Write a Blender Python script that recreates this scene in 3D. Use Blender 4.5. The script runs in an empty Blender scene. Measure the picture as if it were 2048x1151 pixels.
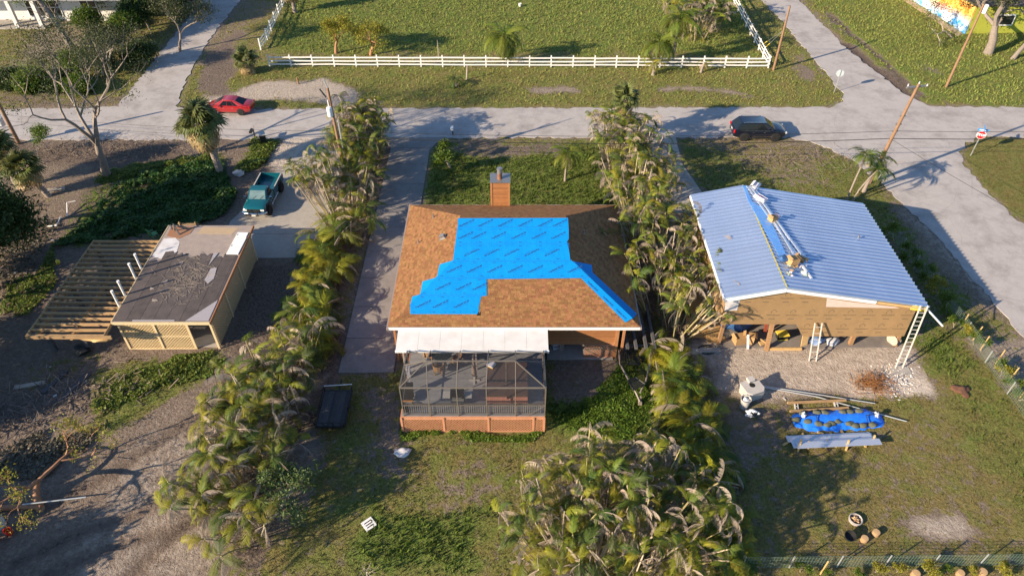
import bpy, bmesh, math, random
import numpy as np
from mathutils import Vector, Matrix, Euler
rad=math.radians
sc=bpy.context.scene; col=sc.collection
R=random.Random(11); NR=np.random.default_rng(5)
# ---------------------------------------------------------------- camera, sky, sun, exposure
FPX=1420.; PIT=rad(41.85); CH=34.5
cam=bpy.data.cameras.new('camera'); camo=bpy.data.objects.new('camera',cam); col.objects.link(camo)
camo.location=(0,0,CH); camo.rotation_euler=(math.pi/2-PIT,0,0)
cam.sensor_width=36; cam.sensor_fit='HORIZONTAL'; cam.lens=36*FPX/2048; cam.clip_start=.5; cam.clip_end=3000
sc.camera=camo
SUN_AZ=rad(29); SUN_EL=rad(22)          # the light travels towards +X and a little +Y
w=bpy.data.worlds.new('World'); sc.world=w; w.use_nodes=True
nt=w.node_tree; bg=nt.nodes['Background']
sky=nt.nodes.new('ShaderNodeTexSky'); sky.sky_type='NISHITA'; sky.sun_disc=False
sky.sun_elevation=SUN_EL; sky.sun_rotation=math.pi/2-(SUN_AZ+math.pi); sky.air_density=1.0; sky.dust_density=.25; sky.ozone_density=4.0
nt.links.new(sky.outputs[0],bg.inputs[0]); bg.inputs[1].default_value=.10
sl=bpy.data.lights.new('sun','SUN'); sl.energy=5.0; sl.angle=rad(.5); sl.color=(1,.82,.60)
so=bpy.data.objects.new('sun',sl); col.objects.link(so)
L=Vector((math.cos(SUN_AZ)*math.cos(SUN_EL),math.sin(SUN_AZ)*math.cos(SUN_EL),-math.sin(SUN_EL)))
so.rotation_euler=L.to_track_quat('-Z','Y').to_euler(); so.location=(-60,-40,60)
sc.view_settings.view_transform='Standard'; sc.view_settings.look='None'; sc.view_settings.gamma=1
sc.view_settings.exposure=1.12; sc.view_settings.use_curve_mapping=False
# ---------------------------------------------------------------- pixel (2048 x 1151) -> place on the ground, a level, a plane
SP,CP=math.sin(PIT),math.cos(PIT)
def ray(u,v):
    x=(u-1024)/FPX; y=(v-575.5)/FPX
    return Vector((x,CP-y*SP,-(SP+y*CP)))
CO=Vector((0,0,CH))
def G(u,v,z=0.):
    d=ray(u,v); return CO+d*((z-CH)/d.z)
def GY(u,v,Y):
    d=ray(u,v); return CO+d*(Y/d.y)
def GP(u,v,p,n):
    d=ray(u,v); return CO+d*((p-CO).dot(n)/d.dot(n))
# ---------------------------------------------------------------- materials
MATS={}
def M(name,c,c2=None,scale=6.,rough=.8,bump=0.,metal=0.,rnd=0.,rmode='object',transl=0.,alpha=1.,attr=None,coat=0.,bscale=None,spec=.4,wave=None,hue=0.):
    if name in MATS: return MATS[name]
    m=bpy.data.materials.new(name); m.use_nodes=True; t=m.node_tree; n=t.nodes; l=t.links
    p=n['Principled BSDF']; out=n['Material Output']
    p.inputs['Roughness'].default_value=rough; p.inputs['Metallic'].default_value=metal
    p.inputs['Specular IOR Level'].default_value=spec
    if coat: p.inputs['Coat Weight'].default_value=coat; p.inputs['Coat Roughness'].default_value=.06
    tc=n.new('ShaderNodeTexCoord'); src=None
    if attr:
        a=n.new('ShaderNodeAttribute'); a.attribute_name=attr; src=a.outputs['Color']
    if c2 is not None:
        nz=n.new('ShaderNodeTexNoise'); nz.inputs['Scale'].default_value=scale; nz.inputs['Detail'].default_value=5; nz.inputs['Roughness'].default_value=.65
        l.new(tc.outputs['Object'],nz.inputs['Vector'])
        rp=n.new('ShaderNodeMapRange'); rp.inputs[1].default_value=.3; rp.inputs[2].default_value=.7
        l.new(nz.outputs[0],rp.inputs[0])
        mx=n.new('ShaderNodeMix'); mx.data_type='RGBA'; l.new(rp.outputs[0],mx.inputs[0])
        mx.inputs[6].default_value=(*c,1); mx.inputs[7].default_value=(*c2,1)
        if src is not None:
            mm=n.new('ShaderNodeMix'); mm.data_type='RGBA'; mm.blend_type='MULTIPLY'; mm.inputs[0].default_value=1
            l.new(src,mm.inputs[6]); l.new(mx.outputs[2],mm.inputs[7]); src=mm.outputs[2]
        else: src=mx.outputs[2]
    if src is None:
        rg=n.new('ShaderNodeRGB'); rg.outputs[0].default_value=(*c,1); src=rg.outputs[0]
    if rnd or hue:
        if rmode=='island': r_=n.new('ShaderNodeNewGeometry').outputs['Random Per Island']
        else: r_=n.new('ShaderNodeObjectInfo').outputs['Random']
        hs=n.new('ShaderNodeHueSaturation')
        mr=n.new('ShaderNodeMapRange'); mr.inputs[3].default_value=1-rnd; mr.inputs[4].default_value=1+rnd
        l.new(r_,mr.inputs[0]); l.new(mr.outputs[0],hs.inputs['Value'])
        if hue:
            ml=n.new('ShaderNodeMath'); ml.operation='MULTIPLY'; ml.inputs[1].default_value=7.31; l.new(r_,ml.inputs[0])
            fr=n.new('ShaderNodeMath'); fr.operation='FRACT'; l.new(ml.outputs[0],fr.inputs[0])
            mh=n.new('ShaderNodeMapRange'); mh.inputs[3].default_value=.5-hue; mh.inputs[4].default_value=.5+hue
            l.new(fr.outputs[0],mh.inputs[0]); l.new(mh.outputs[0],hs.inputs['Hue'])
        l.new(src,hs.inputs['Color']); src=hs.outputs[0]
    l.new(src,p.inputs['Base Color'])
    if bump:
        b=n.new('ShaderNodeBump'); b.inputs['Strength'].default_value=bump; b.inputs['Distance'].default_value=.03
        nb=n.new('ShaderNodeTexNoise'); nb.inputs['Scale'].default_value=bscale or scale*4; nb.inputs['Detail'].default_value=4
        l.new(tc.outputs['Object'],nb.inputs['Vector']); l.new(nb.outputs[0],b.inputs['Height']); l.new(b.outputs[0],p.inputs['Normal'])
    sh=p.outputs[0]
    if transl:
        tr=n.new('ShaderNodeBsdfTranslucent'); l.new(src,tr.inputs[0]); mx=n.new('ShaderNodeMixShader'); mx.inputs[0].default_value=transl
        l.new(sh,mx.inputs[1]); l.new(tr.outputs[0],mx.inputs[2]); sh=mx.outputs[0]
    if alpha<1:
        tr=n.new('ShaderNodeBsdfTransparent'); mx=n.new('ShaderNodeMixShader'); mx.inputs[0].default_value=alpha
        l.new(tr.outputs[0],mx.inputs[1]); l.new(sh,mx.inputs[2]); sh=mx.outputs[0]
    l.new(sh,out.inputs[0]); MATS[name]=m; return m
# ---------------------------------------------------------------- mesh builder
class MB:
    def __init__(s): s.v=[]; s.f=[]
    def add(s,vs,fs):
        o=len(s.v); s.v+= [tuple(q) for q in vs]; s.f+=[tuple(i+o for i in q) for q in fs]; return s
    BF=[(0,3,2,1),(4,5,6,7),(0,1,5,4),(1,2,6,5),(2,3,7,6),(3,0,4,7)]
    def box(s,x0,x1,y0,y1,z0,z1):
        return s.add([(x0,y0,z0),(x1,y0,z0),(x1,y1,z0),(x0,y1,z0),(x0,y0,z1),(x1,y0,z1),(x1,y1,z1),(x0,y1,z1)],MB.BF)
    def obox(s,c,size,rot=(0,0,0)):
        m=Euler(rot).to_matrix(); a,b,d=[q/2 for q in size]; c=Vector(c)
        P=[(-a,-b,-d),(a,-b,-d),(a,b,-d),(-a,b,-d),(-a,-b,d),(a,-b,d),(a,b,d),(-a,b,d)]
        return s.add([c+m@Vector(q) for q in P],MB.BF)
    def beam(s,a,b,w_,h,up=(0,0,1)):
        a,b=Vector(a),Vector(b); d=(b-a).normalized(); up=Vector(up)
        if abs(d.dot(up))>.98: up=Vector((0,1,0))
        x=d.cross(up).normalized()*(w_/2); y=x.cross(d).normalized()*(h/2)
        return s.add([a-x-y,a+x-y,a+x+y,a-x+y,b-x-y,b+x-y,b+x+y,b-x+y],[(0,1,2,3),(7,6,5,4),(0,4,5,1),(1,5,6,2),(2,6,7,3),(3,7,4,0)])
    def tube(s,pts,rs,n=6,cap=True):
        pts=[Vector(p) for p in pts]
        if not hasattr(rs,'__len__'): rs=[rs]*len(pts)
        o=len(s.v); ref=Vector((.3,.2,1)).normalized()
        for i,p in enumerate(pts):
            d=(pts[min(i+1,len(pts)-1)]-pts[max(i-1,0)]).normalized()
            u=d.cross(ref)
            if u.length<.05: u=d.cross(Vector((1,0,0)))
            u.normalize(); v=d.cross(u)
            for k in range(n):
                a=2*math.pi*k/n; s.v.append(tuple(p+(u*math.cos(a)+v*math.sin(a))*rs[i]))
        for i in range(len(pts)-1):
            for k in range(n):
                k2=(k+1)%n; s.f.append((o+i*n+k,o+i*n+k2,o+(i+1)*n+k2,o+(i+1)*n+k))
        if cap: s.f.append(tuple(o+k for k in range(n))[::-1]); s.f.append(tuple(o+(len(pts)-1)*n+k for k in range(n)))
        return s
    def lathe(s,prof,c=(0,0,0),n=14,rot=None):
        o=len(s.v); c=Vector(c); m=Euler(rot).to_matrix() if rot else None
        for r_,z in prof:
            for k in range(n):
                a=2*math.pi*k/n; q=Vector((r_*math.cos(a),r_*math.sin(a),z))
                s.v.append(tuple(c+(m@q if m else q)))
        for i in range(len(prof)-1):
            for k in range(n):
                k2=(k+1)%n; s.f.append((o+i*n+k,o+i*n+k2,o+(i+1)*n+k2,o+(i+1)*n+k))
        if prof[0][0]>1e-4: s.f.append(tuple(o+k for k in range(n))[::-1])
        if prof[-1][0]>1e-4: s.f.append(tuple(o+(len(prof)-1)*n+k for k in range(n)))
        return s
    def slab(s,poly,th,nrm):
        P=[Vector(p) for p in poly]; nrm=Vector(nrm).normalized(); n=len(P)
        # wind so that the top faces along nrm
        ar=Vector((0,0,0))
        for i in range(n): ar+=P[i].cross(P[(i+1)%n])
        if ar.dot(nrm)<0: P=P[::-1]
        fs=[tuple(range(n)),tuple(range(2*n-1,n-1,-1))]+[(i,i+n,(i+1)%n+n,(i+1)%n) for i in range(n)]
        return s.add(P+[p-nrm*th for p in P],fs)
    def mesh(s,name,mat,smooth=None):
        me=bpy.data.meshes.new(name); me.from_pydata(s.v,[],s.f)
        if mat: me.materials.append(mat)
        if smooth is not None:
            me.polygons.foreach_set('use_smooth',[True]*len(me.polygons))
            me.set_sharp_from_angle(angle=rad(smooth))
        me.update(); return me
def link(name,me,parent=None,loc=(0,0,0),rot=(0,0,0),scl=(1,1,1)):
    o=bpy.data.objects.new(name,me); col.objects.link(o); o.parent=parent; o.location=loc; o.rotation_euler=rot; o.scale=scl; return o
def props(o,label=None,cat=None,group=None,kind=None):
    if label: o['label']=label
    if cat: o['category']=cat
    if group: o['group']=group
    if kind: o['kind']=kind
    return o
def thing(name,label,cat,loc=(0,0,0),rz=0.,group=None):
    o=link(name,None,None,loc,(0,0,rz)); o.empty_display_size=.2; return props(o,label,cat,group)
def part(name,mb,mat,parent,smooth=None,label=None,kind=None,local=False):
    """mb is built in world coordinates unless local; its parent is an unrotated thing or a part of one"""
    me=mb.mesh(name,mat,smooth) if isinstance(mb,MB) else mb
    o=link(name,me,parent)
    if not local and parent.parent is None and parent.type=='EMPTY': o.location=-parent.location
    return props(o,label,kind=kind)
def solo(name,mb,mat,label,cat,group=None,smooth=None,kind=None):
    a=np.array(mb.v); c=Vector(((a[:,0].min()+a[:,0].max())/2,(a[:,1].min()+a[:,1].max())/2,a[:,2].min()))
    mb.v=[tuple(q) for q in (a-np.array(c))]
    o=link(name,mb.mesh(name,mat,smooth),None,c); return props(o,label,cat,group,kind)
def dup(root,loc,rz=0.,label=None,scl=1.):
    r=root.copy(); col.objects.link(r); r.location=loc; r.rotation_euler=(0,0,rz); r.scale=(scl,)*3
    if label: r['label']=label
    for ch in root.children:
        c=ch.copy(); col.objects.link(c); c.parent=r
        for g in ch.children:
            d=g.copy(); col.objects.link(d); d.parent=c
    return r
def setting(name,mb,mat,parent=None):
    o=link(name,mb.mesh(name,mat),parent); o['kind']='structure'; return o
TXT={}
def text_mesh(s,size,mat,shear=0.,off=0.):
    k=(s,size,mat.name)
    if k in TXT: return TXT[k]
    cu=bpy.data.curves.new('t','FONT'); cu.body=s; cu.size=size; cu.align_x='CENTER'; cu.align_y='CENTER'; cu.shear=shear; cu.offset=off; cu.resolution_u=3
    o=bpy.data.objects.new('t',cu); col.objects.link(o)
    me=bpy.data.meshes.new_from_object(o.evaluated_get(bpy.context.evaluated_depsgraph_get()))
    bpy.data.objects.remove(o); bpy.data.curves.remove(cu); me.materials.clear(); me.materials.append(mat); me.name='lettering'
    TXT[k]=me; return me
def frame(x,y):
    x=Vector(x).normalized(); n=x.cross(Vector(y)).normalized(); y=n.cross(x); return Matrix((x,y,n)).transposed()
def lettering(me,parent,loc,x,y,name='lettering'):
    """loc, x and y in the coordinates of the parent"""
    o=link(name,me,parent,loc); o.rotation_euler=frame(x,y).to_euler(); return o
# value noise on arrays
def vnoise(x,y,scale,seed):
    r=np.random.default_rng(seed).random((256,256)); x=x/scale; y=y/scale
    xi=np.floor(x).astype(int); yi=np.floor(y).astype(int); fx=x-xi; fy=y-yi; fx=fx*fx*(3-2*fx); fy=fy*fy*(3-2*fy)
    g=lambda a,b:r[a%256,b%256]
    return (g(xi,yi)*(1-fx)+g(xi+1,yi)*fx)*(1-fy)+(g(xi,yi+1)*(1-fx)+g(xi+1,yi+1)*fx)*fy
def fbm(x,y,scale,seed,o=4): return sum(vnoise(x,y,scale/2**i,seed+i)*.5**i for i in range(o))/sum(.5**i for i in range(o))
def inpoly(X,Y,poly):
    r=np.zeros(X.shape,bool); n=len(poly)
    for i in range(n):
        x1,y1=poly[i][:2]; x2,y2=poly[(i+1)%n][:2]
        if abs(y2-y1)<1e-9: continue
        c=((y1>Y)!=(y2>Y))&(X<(x2-x1)*(Y-y1)/(y2-y1)+x1); r^=c
    return r
def PXP(*pts): return [tuple(G(u,v))[:2] for u,v in pts]
def clip(poly,a,b,c):          # keep a*x+b*y<=c
    out=[]
    for i in range(len(poly)):
        p,q=poly[i],poly[(i+1)%len(poly)]; dp=a*p[0]+b*p[1]-c; dq=a*q[0]+b*q[1]-c
        if dp<=0: out.append(p)
        if dp*dq<0: t=dp/(dp-dq); out.append((p[0]+(q[0]-p[0])*t,p[1]+(q[1]-p[1])*t))
    return out
# ================================================================ the setting: ground, roads, drives
DX=.3
cx=np.arange(-84,84.01,DX); cy=np.arange(6,114.01,DX)
GX,GYY=np.meshgrid(cx,cy)
wobx=GX+(fbm(GX,GYY,3.,21)-.5)*4.2; woby=GYY+(fbm(GX,GYY,3.,31)-.5)*4.2
grass=np.full(GX.shape,.62); lush=np.full(GX.shape,.4); sand=np.zeros(GX.shape); mulch=np.zeros(GX.shape)
def blur(a,n):
    for _ in range(n):
        p=np.pad(a,1,mode='edge'); a=(p[:-2,1:-1]+p[2:,1:-1]+p[1:-1,:-2]+p[1:-1,2:]+p[1:-1,1:-1]*2)/6
    return a
def zone(poly,n=4,**kw):
    m=blur(inpoly(wobx,woby,poly).astype(float),n)
    for k,v in kw.items():
        a=globals()[k]; globals()[k]=a*(1-m)+v*m
# left lot and far left
zone([(-90,5),(-14.5,5),(-14.5,60),(-90,60)],grass=.08,mulch=.35,sand=.05)
zone(PXP((0,1151),(0,850),(300,800),(640,740),(640,1151)),grass=.0,sand=.2,mulch=.22)
zone(PXP((240,930),(420,830),(640,760),(640,1000),(330,1151),(60,1151)),sand=.36,mulch=.1)
zone(PXP((170,850),(200,760),(450,690),(455,740),(380,780),(250,850)),grass=.8,lush=.55,mulch=.2,sand=0)
zone(PXP((60,720),(200,700),(240,690),(180,760),(40,800)),grass=.4,lush=.45)
zone(PXP((480,520),(600,520),(560,720),(450,700)),sand=.02,mulch=.75,grass=0)
zone(PXP((0,285),(390,285),(380,330),(200,340),(0,400)),mulch=.7,sand=.12,grass=.05)
zone(PXP((0,320),(180,330),(200,400),(0,470)),mulch=.35,sand=.2,grass=.22,lush=.5)
zone(PXP((190,355),(260,330),(330,325),(470,310),(450,345),(210,370)),grass=.8,lush=.9,mulch=.2)
zone(PXP((130,470),(215,370),(430,315),(480,330),(470,430),(440,450),(330,470),(120,500)),grass=.5,lush=.9,mulch=.6)
zone(PXP((455,330),(540,290),(550,345),(500,410),(470,430)),mulch=.55,sand=.1,grass=.05)
zone(PXP((500,275),(548,275),(548,320),(490,345)),grass=.9,lush=.9)
zone(PXP((548,278),(690,278),(640,390),(560,390)),sand=.75,mulch=0,grass=0)
# verge and field across the road
zone([(-45,66),(36,66),(36,76),(-45,76)],grass=.86,lush=.45)
zone(PXP((540,105),(1530,108),(1470,-60),(590,-60)),grass=.97,lush=.70)
zone(PXP((400,215),(405,190),(480,180),(520,160),(640,160),(745,185),(720,205),(560,200),(480,212)),grass=.25,sand=.62)
zone(PXP((390,180),(400,110),(450,60),(490,60),(465,150),(470,190)),grass=.12,mulch=.6,sand=.2)
zone(PXP((455,0),(540,0),(520,40),(470,70),(430,110),(425,90)),grass=.45,lush=.3,mulch=.2)
zone(PXP((1050,178),(1140,172),(1160,192),(1060,195)),grass=.25,sand=.35)
zone(PXP((1330,172),(1400,172),(1450,176),(1530,190),(1540,196),(1440,184),(1340,186),(1275,188)),grass=.15,sand=.4)
zone(PXP((1480,-40),(1560,20),(1640,130),(1670,180),(1560,160),(1500,70)),grass=.78,lush=.42)
zone(PXP((1590,100),(1640,150),(1635,170),(1600,150)),grass=.25,mulch=.2)
# right of the side street
zone(PXP((1600,-60),(2300,-60),(2300,213),(1860,210),(1760,150),(1690,100)),grass=.95,lush=.68)
zone(PXP((1690,85),(1720,110),(1800,170),(1830,200),(1790,190),(1740,150),(1700,110)),grass=.1,mulch=.95)
zone(PXP((1660,20),(1700,70),(1690,80),(1650,35)),grass=.4,mulch=.5)
zone(PXP((1820,120),(1880,135),(1890,150),(1830,142)),grass=.45,sand=.2)
zone(PXP((1925,275),(2300,275),(2300,640),(2048,455),(1990,400),(1925,330)),grass=.85,lush=.38)
# far left house garden
zone(PXP((0,150),(140,20),(200,100),(160,150),(0,130)),grass=.35,sand=.3,lush=.4)
zone(PXP((0,130),(160,110),(180,190),(0,195)),grass=.5,lush=.7,mulch=.5)
zone(PXP((0,190),(330,195),(330,216),(0,216)),grass=.4,sand=.1,mulch=.5,lush=.3)
# yard of the brown house
zone([(-7.6,44),(8.5,44),(8.5,59.5),(-7.6,59.5)],grass=.93,lush=.75)
zone(PXP((925,280),(1120,278),(1130,305),(940,312),(890,300)),grass=.3,mulch=.5,lush=.6)
zone([(-14.6,5),(12,5),(12,31),(-14.6,31)],grass=.72,lush=.42)
zone(PXP((1085,850),(1250,720),(1300,740),(1300,860),(1180,880)),grass=1,lush=1)
zone(PXP((1110,690),(1230,715),(1240,760),(1150,800),(1110,790)),grass=.2,mulch=.35,lush=.8)
zone(PXP((745,755),(790,790),(800,900),(790,960),(760,900),(740,820)),grass=.25,mulch=.2)
zone(PXP((700,1010),(960,1000),(980,1120),(720,1130)),grass=.9,lush=.85)
zone(PXP((850,930),(1000,900),(1010,1000),(880,1010)),grass=.5,lush=.5)
zone([(-15.4,18),(-11.6,18),(-11.6,60),(-15.4,60)],grass=.15,mulch=.8,lush=.4)
# right lot
zone([(12,44),(32,44),(32,60),(12,60)],grass=.72,lush=.55)
zone(PXP((1395,275),(1610,275),(1690,315),(1620,330),(1500,330),(1400,300)),grass=.45,mulch=.2,sand=.1,lush=.35)
zone(PXP((1440,300),(1640,300),(1660,380),(1560,375),(1480,330)),grass=.5,sand=.15)
zone([(8.6,31),(13.5,31),(13.5,58),(8.6,58)],grass=.05,mulch=.8)
zone([(12,5),(31,5),(31,31),(12,31)],grass=.66,lush=.26)
zone([(26.5,20),(31,20),(31,34),(27.0,34)],grass=.92,lush=.5)
zone(PXP((1830,640),(1920,640),(1950,740),(1850,770)),grass=.95,lush=.75)
zone(PXP((1400,690),(1440,670),(1830,670),(1800,740),(1780,790),(1500,790),(1400,770)),grass=0,sand=.62,mulch=0)
zone(PXP((1770,740),(1820,730),(1850,800),(1780,800),(1700,790)),grass=0,sand=1.0)
zone(PXP((1810,1010),(1880,1010),(1920,1080),(1840,1090)),grass=.15,sand=.55)
zone(PXP((1400,780),(1560,780),(1580,900),(1440,960)),grass=.35,mulch=.4,lush=.35)
zone(PXP((1720,800),(1850,790),(1840,840),(1760,850)),grass=.8,lush=.45)
zone([(27,33),(31,34),(36,47),(30,46)],grass=.55,lush=.7,mulch=.2)
zone(PXP((1760,400),(1850,420),(2010,620),(1950,640),(1870,520)),grass=.2,sand=.25,mulch=.1)
zone(PXP((1900,420),(1990,560),(2040,650),(1985,600),(1880,480)),grass=.6,lush=.6)
zone([(31,12),(38,12),(36,33),(31,33)],grass=.3,sand=.35)
# heights: gentle unevenness, wheel tracks in the dirt of the left lot, muddy ruts by the side street
Z=(fbm(GX,GYY,5.,41)-.5)*.10+(fbm(GX,GYY,.9,51,2)-.5)*.05
def along(p0,p1,wd):
    p0,p1=Vector(p0[:2]),Vector(p1[:2]); d=(p1-p0); Ln=d.length; d/=Ln
    s=(GX-p0.x)*d.x+(GYY-p0.y)*d.y; t=-(GX-p0.x)*d.y+(GYY-p0.y)*d.x
    t=t+(fbm(s,s*0,6.,61)-.5)*1.2
    return s,t,np.exp(-(t/wd)**2)*((s>0)&(s<Ln))
for a,b in (((20,1130),(560,900)),((90,1150),(600,960)),((250,1160),(640,830)),((0,1080),(520,760))):
    s,t,m=along(G(*a),G(*b),.42)
    Z-=m*(.09+.07*np.sin(s*9)); mulch=np.clip(mulch+.4*m,0,1); sand=sand*(1-.6*m)
s,t,m=along(G(1690,85),G(1828,202),.8); Z-=.16*m; grass=grass*(1-.95*m); mulch=np.maximum(mulch,m)
s,t,m=along(G(1660,30),G(1850,195),.5); Z-=.12*m; grass=grass*(1-.8*m); mulch=np.maximum(mulch,.8*m)
s,t,m=along(G(470,520),G(560,700),.4); Z-=.05*m
RMASK=np.zeros(GX.shape)
ROADS=dict(
 road=[(-140,60.2),(-60,59.6),(-34,59.55),(0,60.0),(20,60.0),(26.5,60.0),*[tuple(G(u,v))[:2] for u,v in ((1640,290),(1700,316),(1770,372),(1870,472),(1990,604),(2060,690))],(36.2,20),(36.6,5),(43,5),(42,20),*[tuple(G(u,v))[:2] for u,v in ((2080,480),(1990,400),(1932,335),(1920,305),(1935,285),(1962,273))],(50,60.0),(140,59.5),
  (140,65.8),(60,66.0),*[tuple(G(u,v))[:2] for u,v in ((1862,214),(1810,188),(1760,150),(1690,95),(1600,2))],(56,125),(50,125),*[tuple(G(u,v))[:2] for u,v in ((1520,-5),(1560,38),(1636,128),(1676,176),(1690,193),(1682,207),(1655,215))],(10,65.9),
  (-20,65.6),*[tuple(G(u,v))[:2] for u,v in ((395,219),(352,216),(372,165),(402,105),(440,48),(485,-4))],(-50,125),(-60,125),*[tuple(G(u,v))[:2] for u,v in ((410,-4),(345,75),(290,145),(235,214))],(-60,65.2),(-140,65.6)],
 driveway=[(-11.15,30.3),(-7.62,30.4),(-7.65,57.6),(-7.2,58.8),(-6.3,60.02),(-12.3,60.02),(-11.3,58)],
 concrete_pad=[(-19.4,41.9),(-14.9,42.0),(-15.2,52),(-15.6,59.0),(-19.2,59.0),(-21.0,52),(-22.9,46.5),(-22.7,44.6)],
 concrete_drive=[(12.9,60.01),(15.6,60.0),(15.4,55.2),(16.3,50.6),(16.6,46.5),(12.6,46.5),(13.0,52)])
for k,p in ROADS.items(): RMASK=np.maximum(RMASK,inpoly(GX,GYY,p))
RM=np.clip(blur(RMASK,3)*1.6,0,1); Z=Z*(1-RM)-.03*RM
edge=np.clip(blur(RMASK,5)*2.2,0,1)*(1-RMASK); grass*=1-.6*edge; sand=np.clip(sand+.25*edge*(fbm(GX,GYY,4.,99)>.5),0,1)
# low places under buildings stay flat
xs=np.concatenate([[-1500,-500,-200,-120],cx,[120,200,500,1500]]); ys=np.concatenate([[-1500,-500,-100,-20],cy,[150,250,600,2500]])
pad=lambda a:np.pad(a,4,mode='edge')
XX,YY=np.meshgrid(xs,ys); ZZ=pad(Z); ny,nx=XX.shape
V=np.stack([XX,YY,ZZ],-1).reshape(-1,3)
I=np.arange(nx*ny).reshape(ny,nx); FQ=np.stack([I[:-1,:-1],I[:-1,1:],I[1:,1:],I[1:,:-1]],-1).reshape(-1,4)
me=bpy.data.meshes.new('ground'); me.vertices.add(len(V)); me.vertices.foreach_set('co',V.ravel())
me.loops.add(FQ.size); me.loops.foreach_set('vertex_index',FQ.ravel().astype(np.int32)); me.polygons.add(len(FQ))
me.polygons.foreach_set('loop_start',np.arange(0,FQ.size,4,dtype=np.int32)); me.polygons.foreach_set('loop_total',np.full(len(FQ),4,np.int32))
me.update(calc_edges=True); me.polygons.foreach_set('use_smooth',[True]*len(FQ))
at=me.color_attributes.new('zone','FLOAT_COLOR','POINT')
at.data.foreach_set('color',np.stack([pad(grass),pad(lush),pad(sand),pad(mulch)],-1).astype(np.float32).ravel())
gm=bpy.data.materials.new('ground_soil_and_grass'); gm.use_nodes=True; t=gm.node_tree; n=t.nodes; l=t.links; p=n['Principled BSDF']
p.inputs['Roughness'].default_value=.95; p.inputs['Specular IOR Level'].default_value=.15
tc=n.new('ShaderNodeTexCoord'); za=n.new('ShaderNodeAttribute'); za.attribute_name='zone'; sep=n.new('ShaderNodeSeparateColor'); l.new(za.outputs['Color'],sep.inputs[0])
def N(scale,detail=4,rough=.6):
    q=n.new('ShaderNodeTexNoise'); q.inputs['Scale'].default_value=scale; q.inputs['Detail'].default_value=detail; q.inputs['Roughness'].default_value=rough
    l.new(tc.outputs['Object'],q.inputs['Vector']); return q.outputs[0]
def MR(x,a,b,c=0.,d=1.):
    q=n.new('ShaderNodeMapRange'); l.new(x,q.inputs[0])
    for i,v in zip((1,2,3,4),(a,b,c,d)): q.inputs[i].default_value=v
    return q.outputs[0]
def MA(op,a,b):
    q=n.new('ShaderNodeMath'); q.operation=op
    for i,v in enumerate((a,b)):
        if isinstance(v,(int,float)): q.inputs[i].default_value=v
        else: l.new(v,q.inputs[i])
    return q.outputs[0]
def MX(f,a,b):
    q=n.new('ShaderNodeMix'); q.data_type='RGBA'
    if isinstance(f,float): q.inputs[0].default_value=f
    else: l.new(f,q.inputs[0])
    for i,v in ((6,a),(7,b)):
        if isinstance(v,tuple): q.inputs[i].default_value=(*v,1)
        else: l.new(v,q.inputs[i])
    return q.outputs[2]
n1=N(.7,6,.65); n2=N(4.,5,.7); n3=N(7.5,5,.75); n4=N(1.9,5,.6)
dirt=MX(MR(n2,.35,.65),(.17,.128,.1),(.30,.235,.185))
dirt=MX(MR(n3,.42,.62,0,.6),dirt,(.10,.078,.06))
mul=MX(MR(n3,.38,.62),(.055,.042,.034),(.21,.155,.12))
dirt=MX(MR(MA('ADD',za.outputs['Alpha'],MA('MULTIPLY',MA('SUBTRACT',n4,.5),1.2)),.25,.75),dirt,mul)
snd=MX(MR(n2,.3,.7),(.46,.385,.315),(.60,.52,.44)); snd=MX(MR(n3,.5,.7,0,.35),snd,(.3,.25,.2))
dirt=MX(MR(MA('ADD',sep.outputs[2],MA('MULTIPLY',MA('SUBTRACT',n4,.5),.9)),.2,.85),dirt,snd)
dry=MX(MR(n2,.3,.7),(.25,.185,.075),(.15,.125,.04)); lus=MX(MR(n2,.3,.7),(.165,.215,.045),(.095,.145,.026))
gr=MX(MR(MA('ADD',sep.outputs[1],MA('MULTIPLY',MA('SUBTRACT',n1,.5),1.9)),.15,.85),dry,lus)
gr=MX(MR(n3,.46,.72,0,.7),gr,(.045,.055,.016)); gr=MX(MR(N(5.,4,.7),.52,.70,0,.6),gr,(.27,.24,.085))
gf=MR(MA('ADD',MA('ADD',sep.outputs[0],MA('MULTIPLY',MA('SUBTRACT',n4,.5),1.7)),MA('MULTIPLY',MA('SUBTRACT',n3,.5),1.0)),.36,.62)
l.new(MX(gf,dirt,gr),p.inputs['Base Color'])
bp=n.new('ShaderNodeBump'); bp.inputs['Strength'].default_value=.9; bp.inputs['Distance'].default_value=.16
l.new(MA('ADD',MA('MULTIPLY',n3,.7),n2),bp.inputs['Height']); l.new(bp.outputs[0],p.inputs['Normal'])
me.materials.append(gm); g_=link('ground',me); g_['kind']='structure'
def gz(x,y):
    i=int(round((y-6)/DX)); j=int(round((x+84)/DX))
    return float(Z[min(max(i,0),Z.shape[0]-1),min(max(j,0),Z.shape[1]-1)])
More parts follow.
